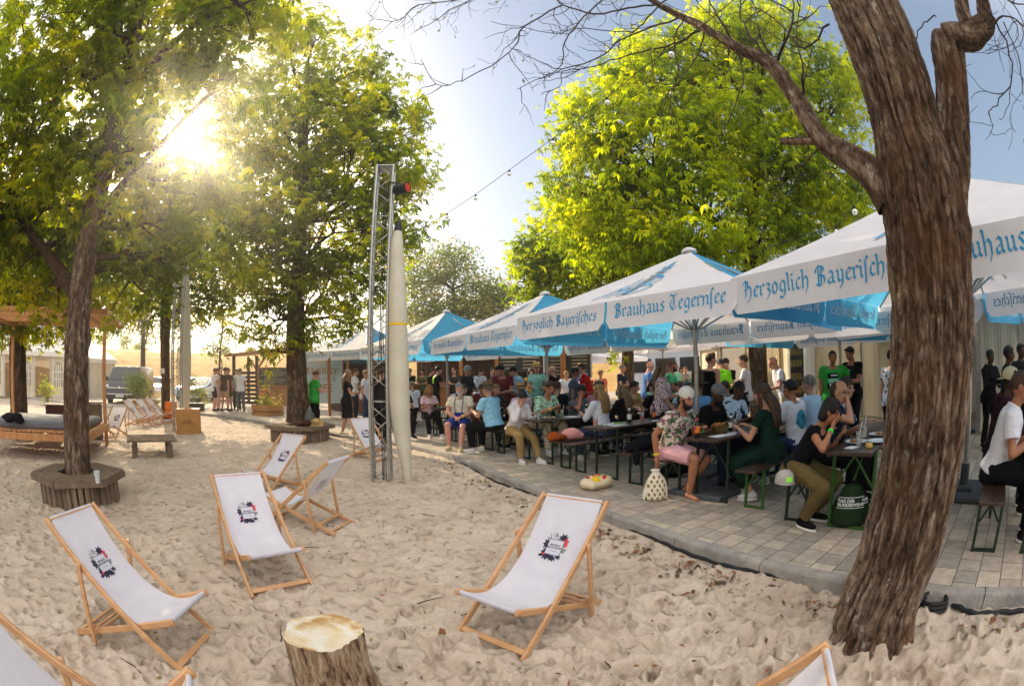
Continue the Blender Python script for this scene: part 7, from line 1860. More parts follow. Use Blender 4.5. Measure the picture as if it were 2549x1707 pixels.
def build_strings():
 cordm = mat('black_cord', (.02, .02, .022), .6)
 bulbm = mat('bulb_glass', (.86, .84, .80), .12, trans=.55, spec=.6)
 def string(label, pts, bulbs, r=.004):
  C = catmull([GD(x, y, d) for x, y, d in pts], 8); o = C[0].copy(); root = thing('string_lights', label, 'string lights', o, group='festoon strings')
  MB().tube([p - o for p in C], r, 5).build('cord', cordm, root, smooth=True)
  for x, y in bulbs:
   d = None
   for (xa, ya, da), (xb, yb, db) in zip(pts, pts[1:]):
    if min(xa, xb) <= x <= max(xa, xb): t = (x - xa) / (xb - xa); d = da + (db - da) * t; yy = ya + (yb - ya) * t
   if d is None: continue
   c = min(C, key=lambda q: (q - GD(x, yy, d)).length); c = GD(x, yy, d) - o if False else None
   # nearest point on the cord
   best = None
   for a, b_ in zip(C, C[1:]):
    w_ = b_ - a; t = max(0, min(1, (GD(x, yy, d) - a).dot(w_) / w_.length_squared)); q = a + w_ * t
    if best is None or (q - GD(x, yy, d)).length < best[0]: best = ((q - GD(x, yy, d)).length, q)
   q = best[1] - o
   s_ = MB(); s_.lathe([(.006, -.001), (.014, -.005), (.015, -.035), (.012, -.037)], 10, c=q); so = s_.build('socket', cordm, root, smooth='auto')
   g = MB(); g.lathe([(.010, -.036), (.020, -.045), (.028, -.062), (.028, -.076), (.018, -.09), (.003, -.094)], 14, c=q); g.build('bulb', bulbm, root, smooth=True)
 string('string of clear bulbs sagging across the sky from the mast to the leaning tree', [(1003, 598, 8.0), (1060, 561, 7.6), (1113, 531, 7.2), (1184, 484, 6.7), (1268, 423, 6.1), (1376, 345, 5.3), (1511, 243, 4.4), (1590, 178, 3.9), (1668, 122, 3.5), (1760, 55, 3.25), (1850, -20, 3.1)], [(1060, 570), (1113, 533), (1184, 490), (1268, 428), (1376, 350), (1511, 249), (1668, 130), (1013, 590)])
 string('dim string of bulbs in front of the middle chestnut tree', [(640, 790, 13.2), (712, 757, 12.4), (755, 735, 11.6), (803, 706, 10.8), (900, 655, 9.4), (1003, 598, 8.0)], [(712, 763), (755, 741), (803, 712), (850, 690), (900, 665)])
 string('short string of bulbs hanging between the bright tree and nearest umbrella', [(1850, 640, 7.0), (1990, 590, 6.0), (2080, 563, 5.2), (2130, 505, 4.6), (2200, 440, 4.0)], [(2080, 568), (2125, 510)])
build_strings()
def build_bags():
 z = .19
 # tote bag
 c = GP(1485, 1215); root = thing('tote_bag', 'cream cotton tote bag with red, yellow and green squares lying on the paving', 'bag', (c.x, c.y, z), .5)
 b = MB(); b.box((0, 0, .075), (.40, .27, .13), bev=.05); b.box((.03, .02, .13), (.28, .20, .10), rz=.2, bev=.04); b.ball((.1, -.05, .1), (.12, .1, .08)); b.ball((-.12, .04, .08), (.11, .1, .08)); b.tube([(-.1, .12, .13), (-.05, .22, .10), (.08, .24, .04), (.14, .14, .06)], .012, 6)
 body = link_mesh(remesh(b, .012, 2, 'bag_body'), 'bag_body', cloth('cotton', (226, 210, 178), (206, 186, 150)), root)
 cols = [mat('p_' + n, rgb(k), .8) for n, k in (('red', (200, 36, 40)), ('yellow', (236, 190, 44)), ('green', (84, 160, 52)), ('white', (236, 230, 214)), ('dark', (40, 40, 40)))]
 for x, y, w, h, k in ((.0, .02, .13, .12, 0), (-.06, -.06, .11, .09, 1), (.12, .05, .07, .07, 2), (.12, -.04, .07, .06, 2), (-.12, .04, .06, .06, 0), (.06, -.09, .06, .05, 0), (-.05, .11, .07, .05, 2), (.17, 0, .05, .05, 0), (.07, .11, .06, .04, 1)):
  patch(body, None, 'print', cols[k], (x, y, .5), (0, 0, -1), (1, 0, 0), (0, 1, 0), w, h, 5, 5, .003, parent=body)
 patch(body, None, 'print', cols[3], (0, .02, .5), (0, 0, -1), (1, 0, 0), (0, 1, 0), .06, .06, 6, 6, .006, disc_shape, parent=body); patch(body, None, 'print', cols[0], (0, .02, .5), (0, 0, -1), (1, 0, 0), (0, 1, 0), .035, .035, 6, 6, .009, disc_shape, parent=body)
 # pineapple drawstring bag
 c = GP(1630, 1243); root = thing('drawstring_bag', 'white drawstring bag printed with golden pineapples, standing on the paving', 'bag', (c.x, c.y, z))
 b = MB(); b.lathe([(.10, 0), (.14, .03), (.135, .12), (.105, .24), (.055, .32), (.035, .345), (.055, .37), (.045, .38)], 30); b.v = [(x * 1.15 + .06 * z_ * math.sin(9 * z_), y * .8, z_) for x, y, z_ in b.v]
 body = link_mesh(remesh(b, .010, 2, 'bag_body'), 'bag_body', cloth('canvas_white', (232, 222, 200), (214, 202, 176)), root); gm = mat('pineapple_gold', rgb((160, 128, 62)), .8, rgb((120, 92, 40)), 60, 0)
 rs = random.Random(7)
 for r_ in range(6):
  for k in range(-3, 4):
   x, zz = k * .065 + (.03 if r_ % 2 else 0), .04 + r_ * .05
   if abs(x) > .15 - zz * .25: continue
   patch(body, None, 'pineapple_print', gm, (x, -.5, zz), (0, 1, 0), (1, 0, 0), (.3 * rs.uniform(-1, 1), 0, 1), .028, .042, 5, 5, .002, disc_shape, parent=body)
 for pts in ([(.03, -.02, .36), (.10, -.10, .2), (.11, -.14, .04), (.18, -.16, .006), (.28, -.10, .006)], [(.02, .0, .36), (-.12, -.06, .12), (-.16, -.1, .02), (-.10, -.12, .008)]): MB().tube(catmull([Vector(p) for p in pts], 5), .006, 6).build('drawstring', cloth('rope_white', (226, 216, 196)), root, smooth=True)
 # green gym bag under the first table
 c = GP(2112, 1308); root = thing('gym_bag', 'dark green drawstring bag with white lettering under the nearest table', 'bag', (c.x, c.y, z), -.55)
 b = MB(); b.ball((0, 0, .17), (.20, .12, .20), 20, 14); b.ball((0, 0, .08), (.21, .13, .10), 18, 10); b.ball((0, 0, .34), (.12, .08, .08), 14, 9); body = link_mesh(remesh(b, .012, 2, 'bag_body'), 'bag_body', cloth('army_green', (40, 58, 34), (28, 42, 24)), root)
 wm = mat('print_white', rgb((220, 222, 216)), .8)
 def text_on(t, x0, z1, sz):
  v, f = font_mesh(t, sz, align='LEFT', bold=.0012); bm = bmesh.new(); bm.from_mesh(body.data); T_ = BVHTree.FromBMesh(bm); bm.free(); q = []
  for a, b_, _ in v:
   h, n_, _, _ = T_.ray_cast(Vector((x0 + a, -.6, z1 + b_)), Vector((0, 1, 0))); q.append((h + n_ * .004) if h else Vector((x0 + a, -.12, z1 + b_)))
  mb = MB(); mb.add(q, f); mb.build('lettering', wm, body)
 text_on('TAG DER', -.15, .27, .040); text_on('BUNDESWEHR', -.15, .235, .040); text_on('WIR', .095, .27, .036); text_on('SIND DA', .095, .242, .018)
 for zz in (.300, .208): patch(body, None, 'line_print', wm, (-.02, -.5, zz), (0, 1, 0), (1, 0, 0), (0, 0, 1), .28, .005, 12, 1, .004, parent=body)
 # grey cap on the bench
 c, az = seat_at('T1', -1, -.02); root = thing('baseball_cap', 'light grey baseball cap with a lime badge on the bench end', 'cap', (c[0] - .03, c[1] - .02, c[2] + .472), -.4)
 b = MB(); b.lathe([(.098, 0), (.098, .03), (.085, .08), (.05, .112), (.004, .12)], 24); b.v = [(x, y * 1.12, z_) for x, y, z_ in b.v]; o = b.build('cap_crown', MATS['cloth_cap_grey'] if False else cloth('cap_silver', (176, 168, 160)), root, smooth='auto')
 b = MB(); rg = [[Vector((x, -.10 * math.sqrt(max(0, 1 - (x / .1) ** 2)) - k * .075 * math.sqrt(max(0.0, 1 - (x / .101) ** 2)), .006 + .004 * k)) for k in (0, 1)] for x in np.linspace(-.098, .098, 12)]; b.loft(rg, closed=False); b.build('visor', cloth('cap_silver', (176, 168, 160)), root)
 patch(o, None, 'badge', mat('lime_badge', rgb((150, 240, 70)), .6), (0.03, -.5, .045), (0, 1, 0), (1, 0, 0), (0, 0, 1), .06, .045, 5, 5, .003, parent=root)
 def pile(name, label, cat, c, parts, m, rz=0, vox=.014):
  b = MB()
  for q in parts: b.ball(q[:3], q[3:6], 12, 8)
  o = link_mesh(remesh(b, vox, 2, name), name, m, None); o.location = c; o.rotation_euler = (0, 0, rz); tag(o, label, cat); return o
 c, _ = seat_at('T3', 1, .35); pile('black_bag', 'black bag with a white tag on the bench at the table with the red drink', 'bag', (c[0], c[1], c[2] + .47), [(0, 0, .07, .26, .15, .09), (.1, .05, .12, .14, .12, .08), (-.15, 0, .05, .16, .14, .06), (-.22, -.12, -.06, .06, .05, .12)], cloth('bag_black', (20, 20, 24), (12, 12, 14)), .5)
 c, _ = seat_at('T3', 1, .95); pile('black_backpack', 'black backpack on the paving under the bench with the black bag', 'backpack', (c[0] + .05, c[1] - .1, c[2]), [(0, 0, .10, .24, .16, .11), (.2, .05, .06, .16, .10, .06)], cloth('bag_black', (20, 20, 24)), .2)
 c, _ = seat_at('T4', 1, .35); o = pile('pink_bag', 'pink and tan bundle on the bench opposite the white jacket', 'bag', (c[0], c[1], c[2] + .47), [(0, 0, .09, .17, .11, .10), (.10, .02, .06, .12, .09, .07), (-.1, .03, .05, .1, .08, .05)], cloth('rose', (232, 168, 160), (214, 140, 132)), 0)
 c, _ = seat_at('T4', 1, .05); pile('leather_bag', 'orange brown leather bag beside the pink bundle', 'bag', (c[0], c[1], c[2] + .47), [(0, 0, .06, .18, .10, .06), (-.05, 0, .09, .1, .08, .07)], cloth('cognac', (176, 84, 34), (120, 52, 20)), .3)
 c, _ = seat_at('T3', 1, 1.25); root = thing('straw_hat', 'woven straw hat hanging at the bench beside the black bag', 'hat', (c[0] - .05, c[1] - .05, c[2] + .36)); b = MB(); b.lathe([(.10, -.08), (.13, 0), (.12, .1), (.08, .13), (.01, .14)], 22); b.build('weave', MATS['straw'], root, smooth='auto')
 # dark mat under the second table
 c = TABLES['T2'] + TA * .62 - TB * .25; o = MB().box((0, 0, .03), (.78, .78, .06), bev=.01).build('umbrella_weight', mat('slate_slab', rgb((92, 94, 100)), .7, rgb((70, 72, 78)), 5), None, smooth='auto'); o.location = (c.x, c.y, .192); o.rotation_euler = (0, 0, -TAZ); tag(o, 'dark grey concrete slab on the paving under the barefoot man', 'slab')
build_bags()
def build_tableware():
 por = mat('porcelain', rgb((226, 226, 224)), .25); food = mat('food', rgb((190, 130, 60)), .7, rgb((110, 70, 36)), 40, .8, 60); salad = mat('salad', rgb((70, 110, 36)), .6, rgb((120, 150, 60)), 40, .8, 60); nap = mat('napkin', rgb((232, 230, 230)), .9)
 P = {}
 def prof(name, label, cat, p, parts):
  root = thing(name, label, cat, p)
  for nm, fn, m in parts: b = MB(); fn(b); b.build(nm, m, root, smooth='auto')
  return root
 def cup(p, label, drink=None, straw=True, h=.13, r_=.038, ice=False):
  parts = [('glass_wall', lambda b: b.lathe([(r_ * .8, 0), (r_, h), (r_ * .95, h), (r_ * .75, .006)], 18, caps=False), CLEAR)]
  if drink: parts.append(('drink', lambda b: b.lathe([(r_ * .70, .008), (r_ * .86, h * .72)], 18), drink))
  if straw: parts.append(('straw', lambda b: b.tube([(-.02, 0, .02), (.035, .0, h + .09)], .0035, 6), nap))
  return prof('drinking_glass', label, 'glass', p, parts)
 def bottle(p, label, glass, lab_m, lab2=None, h=.26, r_=.034):
  return prof('bottle', label, 'bottle', p, [('glass_body', lambda b: b.lathe([(r_ * .9, 0), (r_, .01), (r_, h * .58), (r_ * .45, h * .76), (r_ * .40, h * .96), (r_ * .45, h), (.004, h)], 18), glass), ('label_band', lambda b: b.lathe([(r_ * 1.02, h * .2), (r_ * 1.02, h * .5)], 18, caps=False), lab_m), ('neck_label', lambda b: b.lathe([(r_ * .56, h * .74), (r_ * .47, h * .86)], 14, caps=False), lab2 or lab_m)])
 def plate(p, label, what=None, r_=.12):
  parts = [('plate_rim', lambda b: b.lathe([(r_ * .5, 0), (r_ * .62, .004), (r_, .02), (r_ * 1.0, .024), (r_ * .6, .010), (.003, .008)], 26), por)]
  if what: rs = random.Random(int(p[0] * 100) % 97); parts.append(('meal', lambda b: [b.ball((rs.uniform(-.05, .05), rs.uniform(-.05, .05), .022), (rs.uniform(.02, .04), rs.uniform(.015, .03), .015), 8, 6) for _ in range(8)], what))
  return prof('plate', label, 'plate', p, parts)
 def napkin(p, label, rz, w=.3, d=.2): o = MB().box((0, 0, .003), (w, d, .004)).build('paper_mat', nap, None); o.location = p; o.rotation_euler = (0, 0, rz); tag(o, label, 'paper mat'); return o
 brown = mat('brown_glass', rgb((60, 26, 12)), .08, trans=.35, spec=.6); dark = mat('cola_glass', rgb((30, 12, 12)), .08, trans=.2, spec=.6)
 orange = mat('orange_drink', rgb((240, 130, 30)), .2); redd = mat('red_drink', rgb((226, 60, 30)), .2); tea = mat('iced_tea', rgb((120, 40, 22)), .2)
 spz = mat('purple_orange_label', rgb((226, 120, 30)), .5, rgb((150, 30, 90)), 9, 0, contrast=(.48, .52)); wl = mat('white_label', rgb((226, 224, 214)), .5); green = mat('green_glass', rgb((30, 60, 30)), .08, trans=.3)
 # near table
 cup(on_table('T1', .30, .02), 'empty ribbed glass with a straw on the nearest table', None, h=.14)
 plate(on_table('T1', .48, -.06), 'white plate beside the ribbed glass', food); plate(on_table('T1', .55, .16), 'clean white plate near the leaning trunk');
 o = MB().box((0, 0, .02), (.06, .05, .04), bev=.006).build('sugar_box', mat('pale_yellow_card', rgb((222, 176, 96)), .7), None, smooth='auto'); o.location = on_table('T1', .26, .14); tag(o, 'small pale yellow box in front of the white plates', 'box')
 napkin(on_table('T1', .22, -.03), 'white paper mat under the ribbed glass', .3, .14, .10)
 cup(on_table('T1', .85, -.08), 'glass of iced water farther along the nearest table', por, h=.15)
 plate(on_table('T1', 1.0, .06), 'plate in front of the man at the nearest table with his hand at his mouth', food)
 # second table
 bottle(on_table('T2', .10, -.12), 'bottle with a purple and orange label in front of the tropical shirt', dark, spz)
 r = thing('wire_basket', 'oval wire bowl of snacks on the table of the white cap', 'bowl', on_table('T2', .45, -.03)); b = MB(); b.lathe([(.055, .0), (.08, .04), (.115, .10), (.117, .10), (.08, .036), (.05, .004)], 26, caps=False); b.build('bowl_wall', mat('gilt_wire', rgb((120, 96, 40)), .4, rgb((60, 48, 20)), 60, .9, 80), r, smooth='auto')
 rs = random.Random(3); b = MB(); [b.ball((rs.uniform(-.07, .07), rs.uniform(-.07, .07), .10 + rs.uniform(-.02, .02)), (.03, .022, .02), 8, 6) for _ in range(12)]; b.build('snacks', food, r, smooth=True)
 cup(on_table('T2', .66, .06), 'tall iced tea with a straw in front of the green dress', tea, h=.16); napkin(on_table('T2', .52, .10), 'white leaflet between the wire bowl and iced tea', .9, .22, .12); napkin(on_table('T2', .30, .08), 'white menu sheet near the wire bowl', .4, .26, .16)
 bottle(on_table('T2', .74, -.05), 'dark bottle with a white badge behind the iced tea', dark, wl, wl, h=.22); cup(on_table('T2', 1.3, .05), 'glass in front of the man in the jersey', orange, False)
 # third table
 cup(on_table('T3', .13, -.10), 'small orange drink with a straw at the end of its table', orange); plate(on_table('T3', .52, -.03), 'plate with a half eaten meal and salad on a paper mat', salad); napkin(on_table('T3', .42, -.02), 'paper mat under the plate of salad', -TAZ, .36, .26)
 prof('ashtray', 'small clear ashtray between orange drink and salad', 'ashtray', on_table('T3', .25, -.05), [('dish', lambda b: b.lathe([(.04, 0), (.045, .03), (.035, .03), (.03, .01)], 16, caps=False), CLEAR)])
 bottle(on_table('T3', .80, -.06), 'brown beer bottle with a white label', brown, wl); cup(on_table('T3', 1.05, -.02), 'bright red drink with a white straw', redd, h=.12); bottle(on_table('T3', 1.28, .02), 'cola bottle with a purple and orange label beside the red drink', dark, spz)
 plate(on_table('T3', 1.5, .10), 'plate in front of the man with the tall hat', salad, .10); napkin(on_table('T3', 1.2, .12), 'white napkin beside the cola bottle', 1.1, .2, .1)
 # fourth table
 cup(on_table('T4', .18, -.06), 'empty water glass in front of the white jacket', None, False, h=.14); plate(on_table('T4', .40, -.06), 'plate with a pizza crust at the table of the white jacket', food); cup(on_table('T4', .62, .04), 'green mint drink with a long straw beneath the leaf blouse', salad, h=.14)
 plate(on_table('T4', 1.15, .05), 'oval plate of leftovers in front of the grey tee', food, .14); bottle(on_table('T4', 1.3, -.08), 'green bottle beside the grey tee', green, wl, h=.24); napkin(on_table('T4', .85, .05), 'paper mat in the middle of the fourth table', -TAZ, .3, .2)
 # vase table
 r = thing('flower_vase', 'cream vase with small flowers on the table of the blonde in pink', 'vase', on_table('T6', .45, -.03)); b = MB(); b.lathe([(.035, 0), (.04, .02), (.036, .09), (.04, .11), (.036, .11), (.004, .1)], 16); b.build('vase_body', mat('cream_glaze', rgb((214, 204, 150)), .3), r, smooth='auto')
 b = MB(); rs = random.Random(8); [b.ball((rs.uniform(-.06, .06), rs.uniform(-.06, .06), .16 + rs.uniform(-.03, .07)), .018, 8, 6) for _ in range(16)]; b.build('flowers', mat('petals', rgb((226, 200, 170)), .7, rgb((150, 70, 60)), 30, 0), r, smooth=True)
 plate(on_table('T6', .30, -.02), 'plate in front of the blonde in pink', food); cup(on_table('T6', .62, .06), 'orange drink beside the vase', orange); plate(on_table('T6', .9, .08), 'plate beyond the vase', food)
 cup(on_table('T5', .2, .05), 'beer glass between the bearded man and the straw hat', orange, False)
build_tableware()
def build_cable_and_litter():
 k = K_
 zz = lambda p: SZ(p.x, p.y) + .012
 def cab(name, label, pts, r_):
  C = catmull([GS(x * k, y * k) for x, y in pts], 6); C = [Vector((p.x, p.y, zz(p) + .006 * math.sin(i * 1.7))) for i, p in enumerate(C)]
  o = C[0].copy(); b = MB().tube([p - o for p in C], r_, 8); q = b.build(name, MATS['black_rubber'], None, smooth=True); q.location = o; tag(q, label, 'cable')
 cab('cable', 'thick black cable snaking along the kerb in the sand', [(945, 1022), (1000, 1034), (1060, 1062), (1110, 1090), (1160, 1112), (1230, 1135), (1300, 1160), (1385, 1190), (1440, 1212), (1500, 1236), (1560, 1262), (1640, 1290), (1720, 1308), (1800, 1325), (1880, 1338), (1960, 1350), (2040, 1372)], .017)
 cab('hose', 'black hose lying right of the leaning trunk', [(2090, 1420), (2110, 1385), (2150, 1372), (2185, 1388), (2225, 1404), (2290, 1402), (2345, 1398), (2400, 1392)], .020)
 c = GS(2130 * k, 1392 * k); b = MB(); [b.tube([Vector((.13 * math.cos(t) * (1 - .1 * j), .10 * math.sin(t), .02 + .03 * j + .01 * math.sin(t * 2))) for t in np.linspace(0, 6.0, 22)], .015, 7) for j in range(3)]; q = b.build('cable_coil', MATS['black_rubber'], None, smooth=True); q.location = (c.x, c.y, SZ(c.x, c.y)); tag(q, 'coil of black cable behind the foot of the leaning trunk', 'cable')
 # twigs, bark and leaves strewn on the sand
 rs = np.random.RandomState(12); V, F, M = [], [], []
 pts = []
 for _ in range(1300):
  a = rs.uniform(-1.1, .95); q = 1.3 * math.exp(rs.uniform(0, 1) * math.log(18 / 1.3)); pts.append((q * math.sin(a), q * math.cos(a), rs.uniform(.4, 1)))
 kd_pts = kerb_offset(-.16)
 for _ in range(1500):
  i = int(len(kd_pts) * rs.uniform(.42, .93)); p = kd_pts[i]; n = KC[i] - p; dd = abs(rs.normal(0, .16)) + .0
  cl = math.sin(i * .9) + math.sin(i * .37)
  if cl < rs.uniform(-1.2, 1.0): continue
  p = p - n.normalized() * dd; pts.append((p.x + rs.normal(0, .05), p.y + rs.normal(0, .05), rs.uniform(.5, 1.3)))
 P = np.array(pts); kd = kdist(P[:, 0], P[:, 1]); P = P[kd > .03]; Z = sand_base(P[:, 0], P[:, 1]) + .012
 n = len(P); yaw = rs.uniform(0, 2 * PI, n); L = rs.uniform(.012, .045, n) * P[:, 2]; W = L * rs.uniform(.12, .6, n); tilt = rs.normal(0, .3, n)
 d = np.stack([np.cos(yaw), np.sin(yaw), tilt], 1); s = np.stack([-np.sin(yaw), np.cos(yaw), rs.normal(0, .4, n)], 1); C = np.stack([P[:, 0], P[:, 1], Z], 1)
 V = np.concatenate([C - d * L[:, None], C + s * W[:, None] + [0, 0, .004], C + d * L[:, None], C - s * W[:, None] + [0, 0, .004]]); i = np.arange(n); F = np.stack([i, i + n, i + 2 * n, i + 3 * n], 1)
 mi = rs.choice([0, 0, 1, 1, 2], n)
 o = npmesh('leaf_litter', V, F, [mat('dead_leaf_brown', rgb((128, 84, 54)), .8), mat('twig_dark', rgb((86, 66, 50)), .9), mat('dead_leaf_green', rgb((120, 112, 60)), .8)], None, mi=mi); tag(o, kind='stuff')
 # a few bigger sticks
 for j, (x, y) in enumerate(((975, 1180), (705, 1255), (300, 1525), (985, 1375), (1090, 1400), (640, 1455), (320, 1380))):
  c = GS(x * k, y * k); r = random.Random(j); a = r.uniform(0, PI); d_ = Vector((math.cos(a), math.sin(a), 0)); pts = [c + d_ * t * .12 + Vector((r.uniform(-.02, .02), r.uniform(-.02, .02), .022)) for t in (-1, -.4, .2, .9)]
  b = MB(); b.tube([p - c for p in pts], [.006, .005, .004, .002], 5); o = b.build('stick', TWIG, None, smooth=True); o.location = (c.x, c.y, SZ(c.x, c.y)); tag(o, ('bent twig on the sand left of the mast', 'small forked twig near the turned away chair', 'dark bark scrap between two foreground chairs', 'thin stick right of the cut stump', 'curved stick left of the nearest chair', 'short twig beside the front middle chair', 'short twig near the left foreground chair')[j], 'stick')
build_cable_and_litter()
# ================================================================ BACKGROUND BUILDINGS, VEHICLES, PLANTS
TENTW = mat('tent_pvc', rgb((232, 228, 220)), .6, rgb((216, 210, 200)), 1.2, .3, 3, transl=.18, spec=.3)
TENTC = mat('tent_wall_cream', rgb((226, 214, 190)), .7, rgb((208, 194, 168)), 1.0, .4, 3, transl=.15)
BARW = mat('bar_timber', rgb((176, 116, 66)), .6, rgb((142, 88, 48)), 2, .3, 12, stretch=(4, 4, 1))
BARD = mat('dark_stained_board', rgb((84, 58, 42)), .7, rgb((56, 40, 30)), 3, .3, 12, stretch=(5, 5, 1))
TIN = mat('corrugated_board', rgb((120, 88, 66)), .5, rgb((92, 66, 50)), 2, .3, 10)
BOARD = mat('chalkboard', rgb((44, 42, 42)), .6, rgb((62, 58, 56)), 6)
CHALK = mat('chalk', rgb((206, 196, 160)), .9)
class Frame:
 """a builder that works along a wall from ground point a to b: (u along, v out towards a's left, z up)"""
 def __init__(s, a, b, z): s.a = Vector((a.x, a.y, z)); s.t = Vector((b.x - a.x, b.y - a.y, 0)); s.L = s.t.length; s.t.normalize(); s.n = Vector((s.t.y, -s.t.x, 0)); s.M = Matrix((s.t, s.n, Vector((0, 0, 1)))).transposed()
 def p(s, u, v, z): return s.t * u + s.n * v + Vector((0, 0, z))
 def box(s, b, u0, u1, v0, v1, z0, z1, bev=0): b.box(s.p((u0 + u1) / 2, (v0 + v1) / 2, (z0 + z1) / 2), (abs(u1 - u0), abs(v1 - v0), abs(z1 - z0)), mat=s.M, bev=bev)
 def root(s, name, label, cat, group=None): return thing(name, label, cat, s.a, group=group)
 def text(s, parent, t, u, v, z, size, m, name='lettering', bold=0.0):
  vv, f = font_mesh(t, size, bold=bold); b = MB(); b.add([s.p(u + x, v, z + y) for x, y, _ in vv], f); return b.build(name, m, parent)
def marquee(label, a, b, z, depth, eave, ridge, bays, openb=(), group='white marquees', cat='tent', windows=False):
 F = Frame(a, b, z); r = F.root('marquee', label, cat, group); L = F.L; bw = L / bays
 for i in range(bays + 1):
  m = MB(); F.box(m, i * bw - .05, i * bw + .05, -.05, .05, 0, eave); m.build('post', STEEL, r)
 for i in range(bays):
  if i in openb: continue
  rows = []
  for j in range(41):
   u = i * bw + .06 + (bw - .12) * j / 40; v = .012 * math.sin(j * 1.9) + .02 * math.sin(j * .5)
   rows.append([F.p(u, -v, .02), F.p(u, -v, eave - .2)])
  m = MB(); m.loft(rows, closed=False); w = m.build('wall_panel', TENTC, r, smooth=True)
  if windows:
   m = MB(); cx = (i + .5) * bw; ww = bw * .26; pts = [F.p(cx - ww, .035, .7)] + [F.p(cx - ww * math.cos(t), .035, 1.7 + .42 * math.sin(t)) for t in np.linspace(0, PI, 13)] + [F.p(cx + ww, .035, .7)]
   m.add(pts, [tuple(range(len(pts)))]); m.build('window', mat('tent_window', rgb((150, 140, 110)), .2, spec=.6), r)
   m = MB()
   for q in (-.5, 0, .5): F.box(m, cx + q * ww - .03, cx + q * ww + .03, .04, .055, .7, 1.95)
   for q in (1.1, 1.5): F.box(m, cx - ww, cx + ww, .04, .06, q, q + .05)
   m.build('window_bars', TENTW, r)
 m = MB(); rows = []
 for j in range(bays * 6 + 1):
  u = -.15 + (L + .3) * j / (bays * 6); sag = .05 * math.sin(PI * ((j % 6) / 6))
  rows.append([F.p(u, .22, eave - .30), F.p(u, .20, eave - .04), F.p(u, .15, eave), F.p(u, -depth * .25, eave + (ridge - eave) * .5 - sag), F.p(u, -depth * .5, ridge - sag * .4), F.p(u, -depth * .75, eave + (ridge - eave) * .5 - sag), F.p(u, -depth - .1, eave), F.p(u, -depth - .1, eave - .3)])
 m.loft(rows, closed=False); m.build('roof', TENTW, r, smooth='auto')
 m = MB(); rows = [[F.p(0, -depth, 0), F.p(0, -depth, eave)], [F.p(L, -depth, 0), F.p(L, -depth, eave)]]; m.loft(rows, closed=False); m.build('back_wall', TENTC, r)
 for u in (0, L):
  m = MB(); m.add([F.p(u, 0, 0), F.p(u, -depth, 0), F.p(u, -depth, eave), F.p(u, -depth / 2, ridge - .03), F.p(u, 0, eave)], [(0, 1, 2, 3, 4)]); m.build('gable', TENTW, r)
 return F, r
def bush(name, label, c, r_, m, n, size, seed, cat='bush', squash=.9, group=None, z=None):
 z = PZ(c.x, c.y) - .05 if z is None else z
 root = thing(name, label, cat, (c.x, c.y, z), group=group); rs = random.Random(seed); parts = []
 bl = [((rs.uniform(-.45, .45) * r_, rs.uniform(-.4, .4) * r_, r_ * rs.uniform(.5, 1.2) * squash), r_ * rs.uniform(.4, .62), squash) for _ in range(6)]
 for q in bl:
  pts, rad = limb((0, 0, 0), q[0], .018, .006, rs); parts.append(tube_np(pts, rad, 5))
 V, F = merge(parts); npmesh('stems', V, F, TWIG, root, smooth=True); C = crown_points(bl, n, seed, .25, 6, r_ * .12); leaves('foliage', C, size, m, root, seed, simple=True); return root
def vehicle(name, label, cat, c, az, L, W, H, prof, glass, body_m, wheel_r=.33, axles=(.18, .80), z=None, group=None, plate=True):
 """prof: outline (along, height) of the body side; glass: list of side window polygons; front is +y"""
 z = PZ(c.x, c.y) if z is None else z
 root = thing(name, label, cat, (c.x, c.y, z), -math.radians(az), group)
 b = MB(); n = len(prof); rings = []
 for k in (-1, -.93, 0, .93, 1):
  s_ = 1 if abs(k) < .95 else .965
  rings.append([Vector((k * W / 2 * (1 - .10 * max(0, (h - .9) / (H - .9)) if h > .9 else 1), y * (s_ if abs(k) > .95 else 1), (h - .5) * s_ + .5)) for y, h in prof])
 b.loft(rings, True, True); body = b.build('body', body_m, root, smooth='auto', fixn=True)
 for side_ in (-1, 1):
  for g in glass:
   b = MB(); b.add([Vector((side_ * (W / 2 * (1 - .10 * max(0, (h - .9) / (H - .9)) if h > .9 else 1) + .008), y, h)) for y, h in g], [tuple(range(len(g)))]); b.build('side_window', GLASSD, root)
 for f in axles:
  for side_ in (-1, 1):
   y = L / 2 - L * f; M = Matrix.Rotation(PI / 2, 3, 'Y'); b = MB(); b.lathe([(wheel_r * .6, -.1), (wheel_r, -.09), (wheel_r, .09), (wheel_r * .6, .1)], 22); b.v = [tuple(Vector((side_ * (W / 2 - .08), y, wheel_r)) + M @ Vector(v)) for v in b.v]; w = b.build('wheel', MATS['black_rubber'], root, smooth='auto')
   b = MB(); b.lathe([(.004, .085), (wheel_r * .6, .095), (wheel_r * .62, .10), (.004, .105)], 16); b.v = [tuple(Vector((side_ * (W / 2 - .08), y, wheel_r)) + M @ (Vector(v) * side_)) for v in b.v]; b.build('rim', STEEL, w, smooth='auto')
 return root
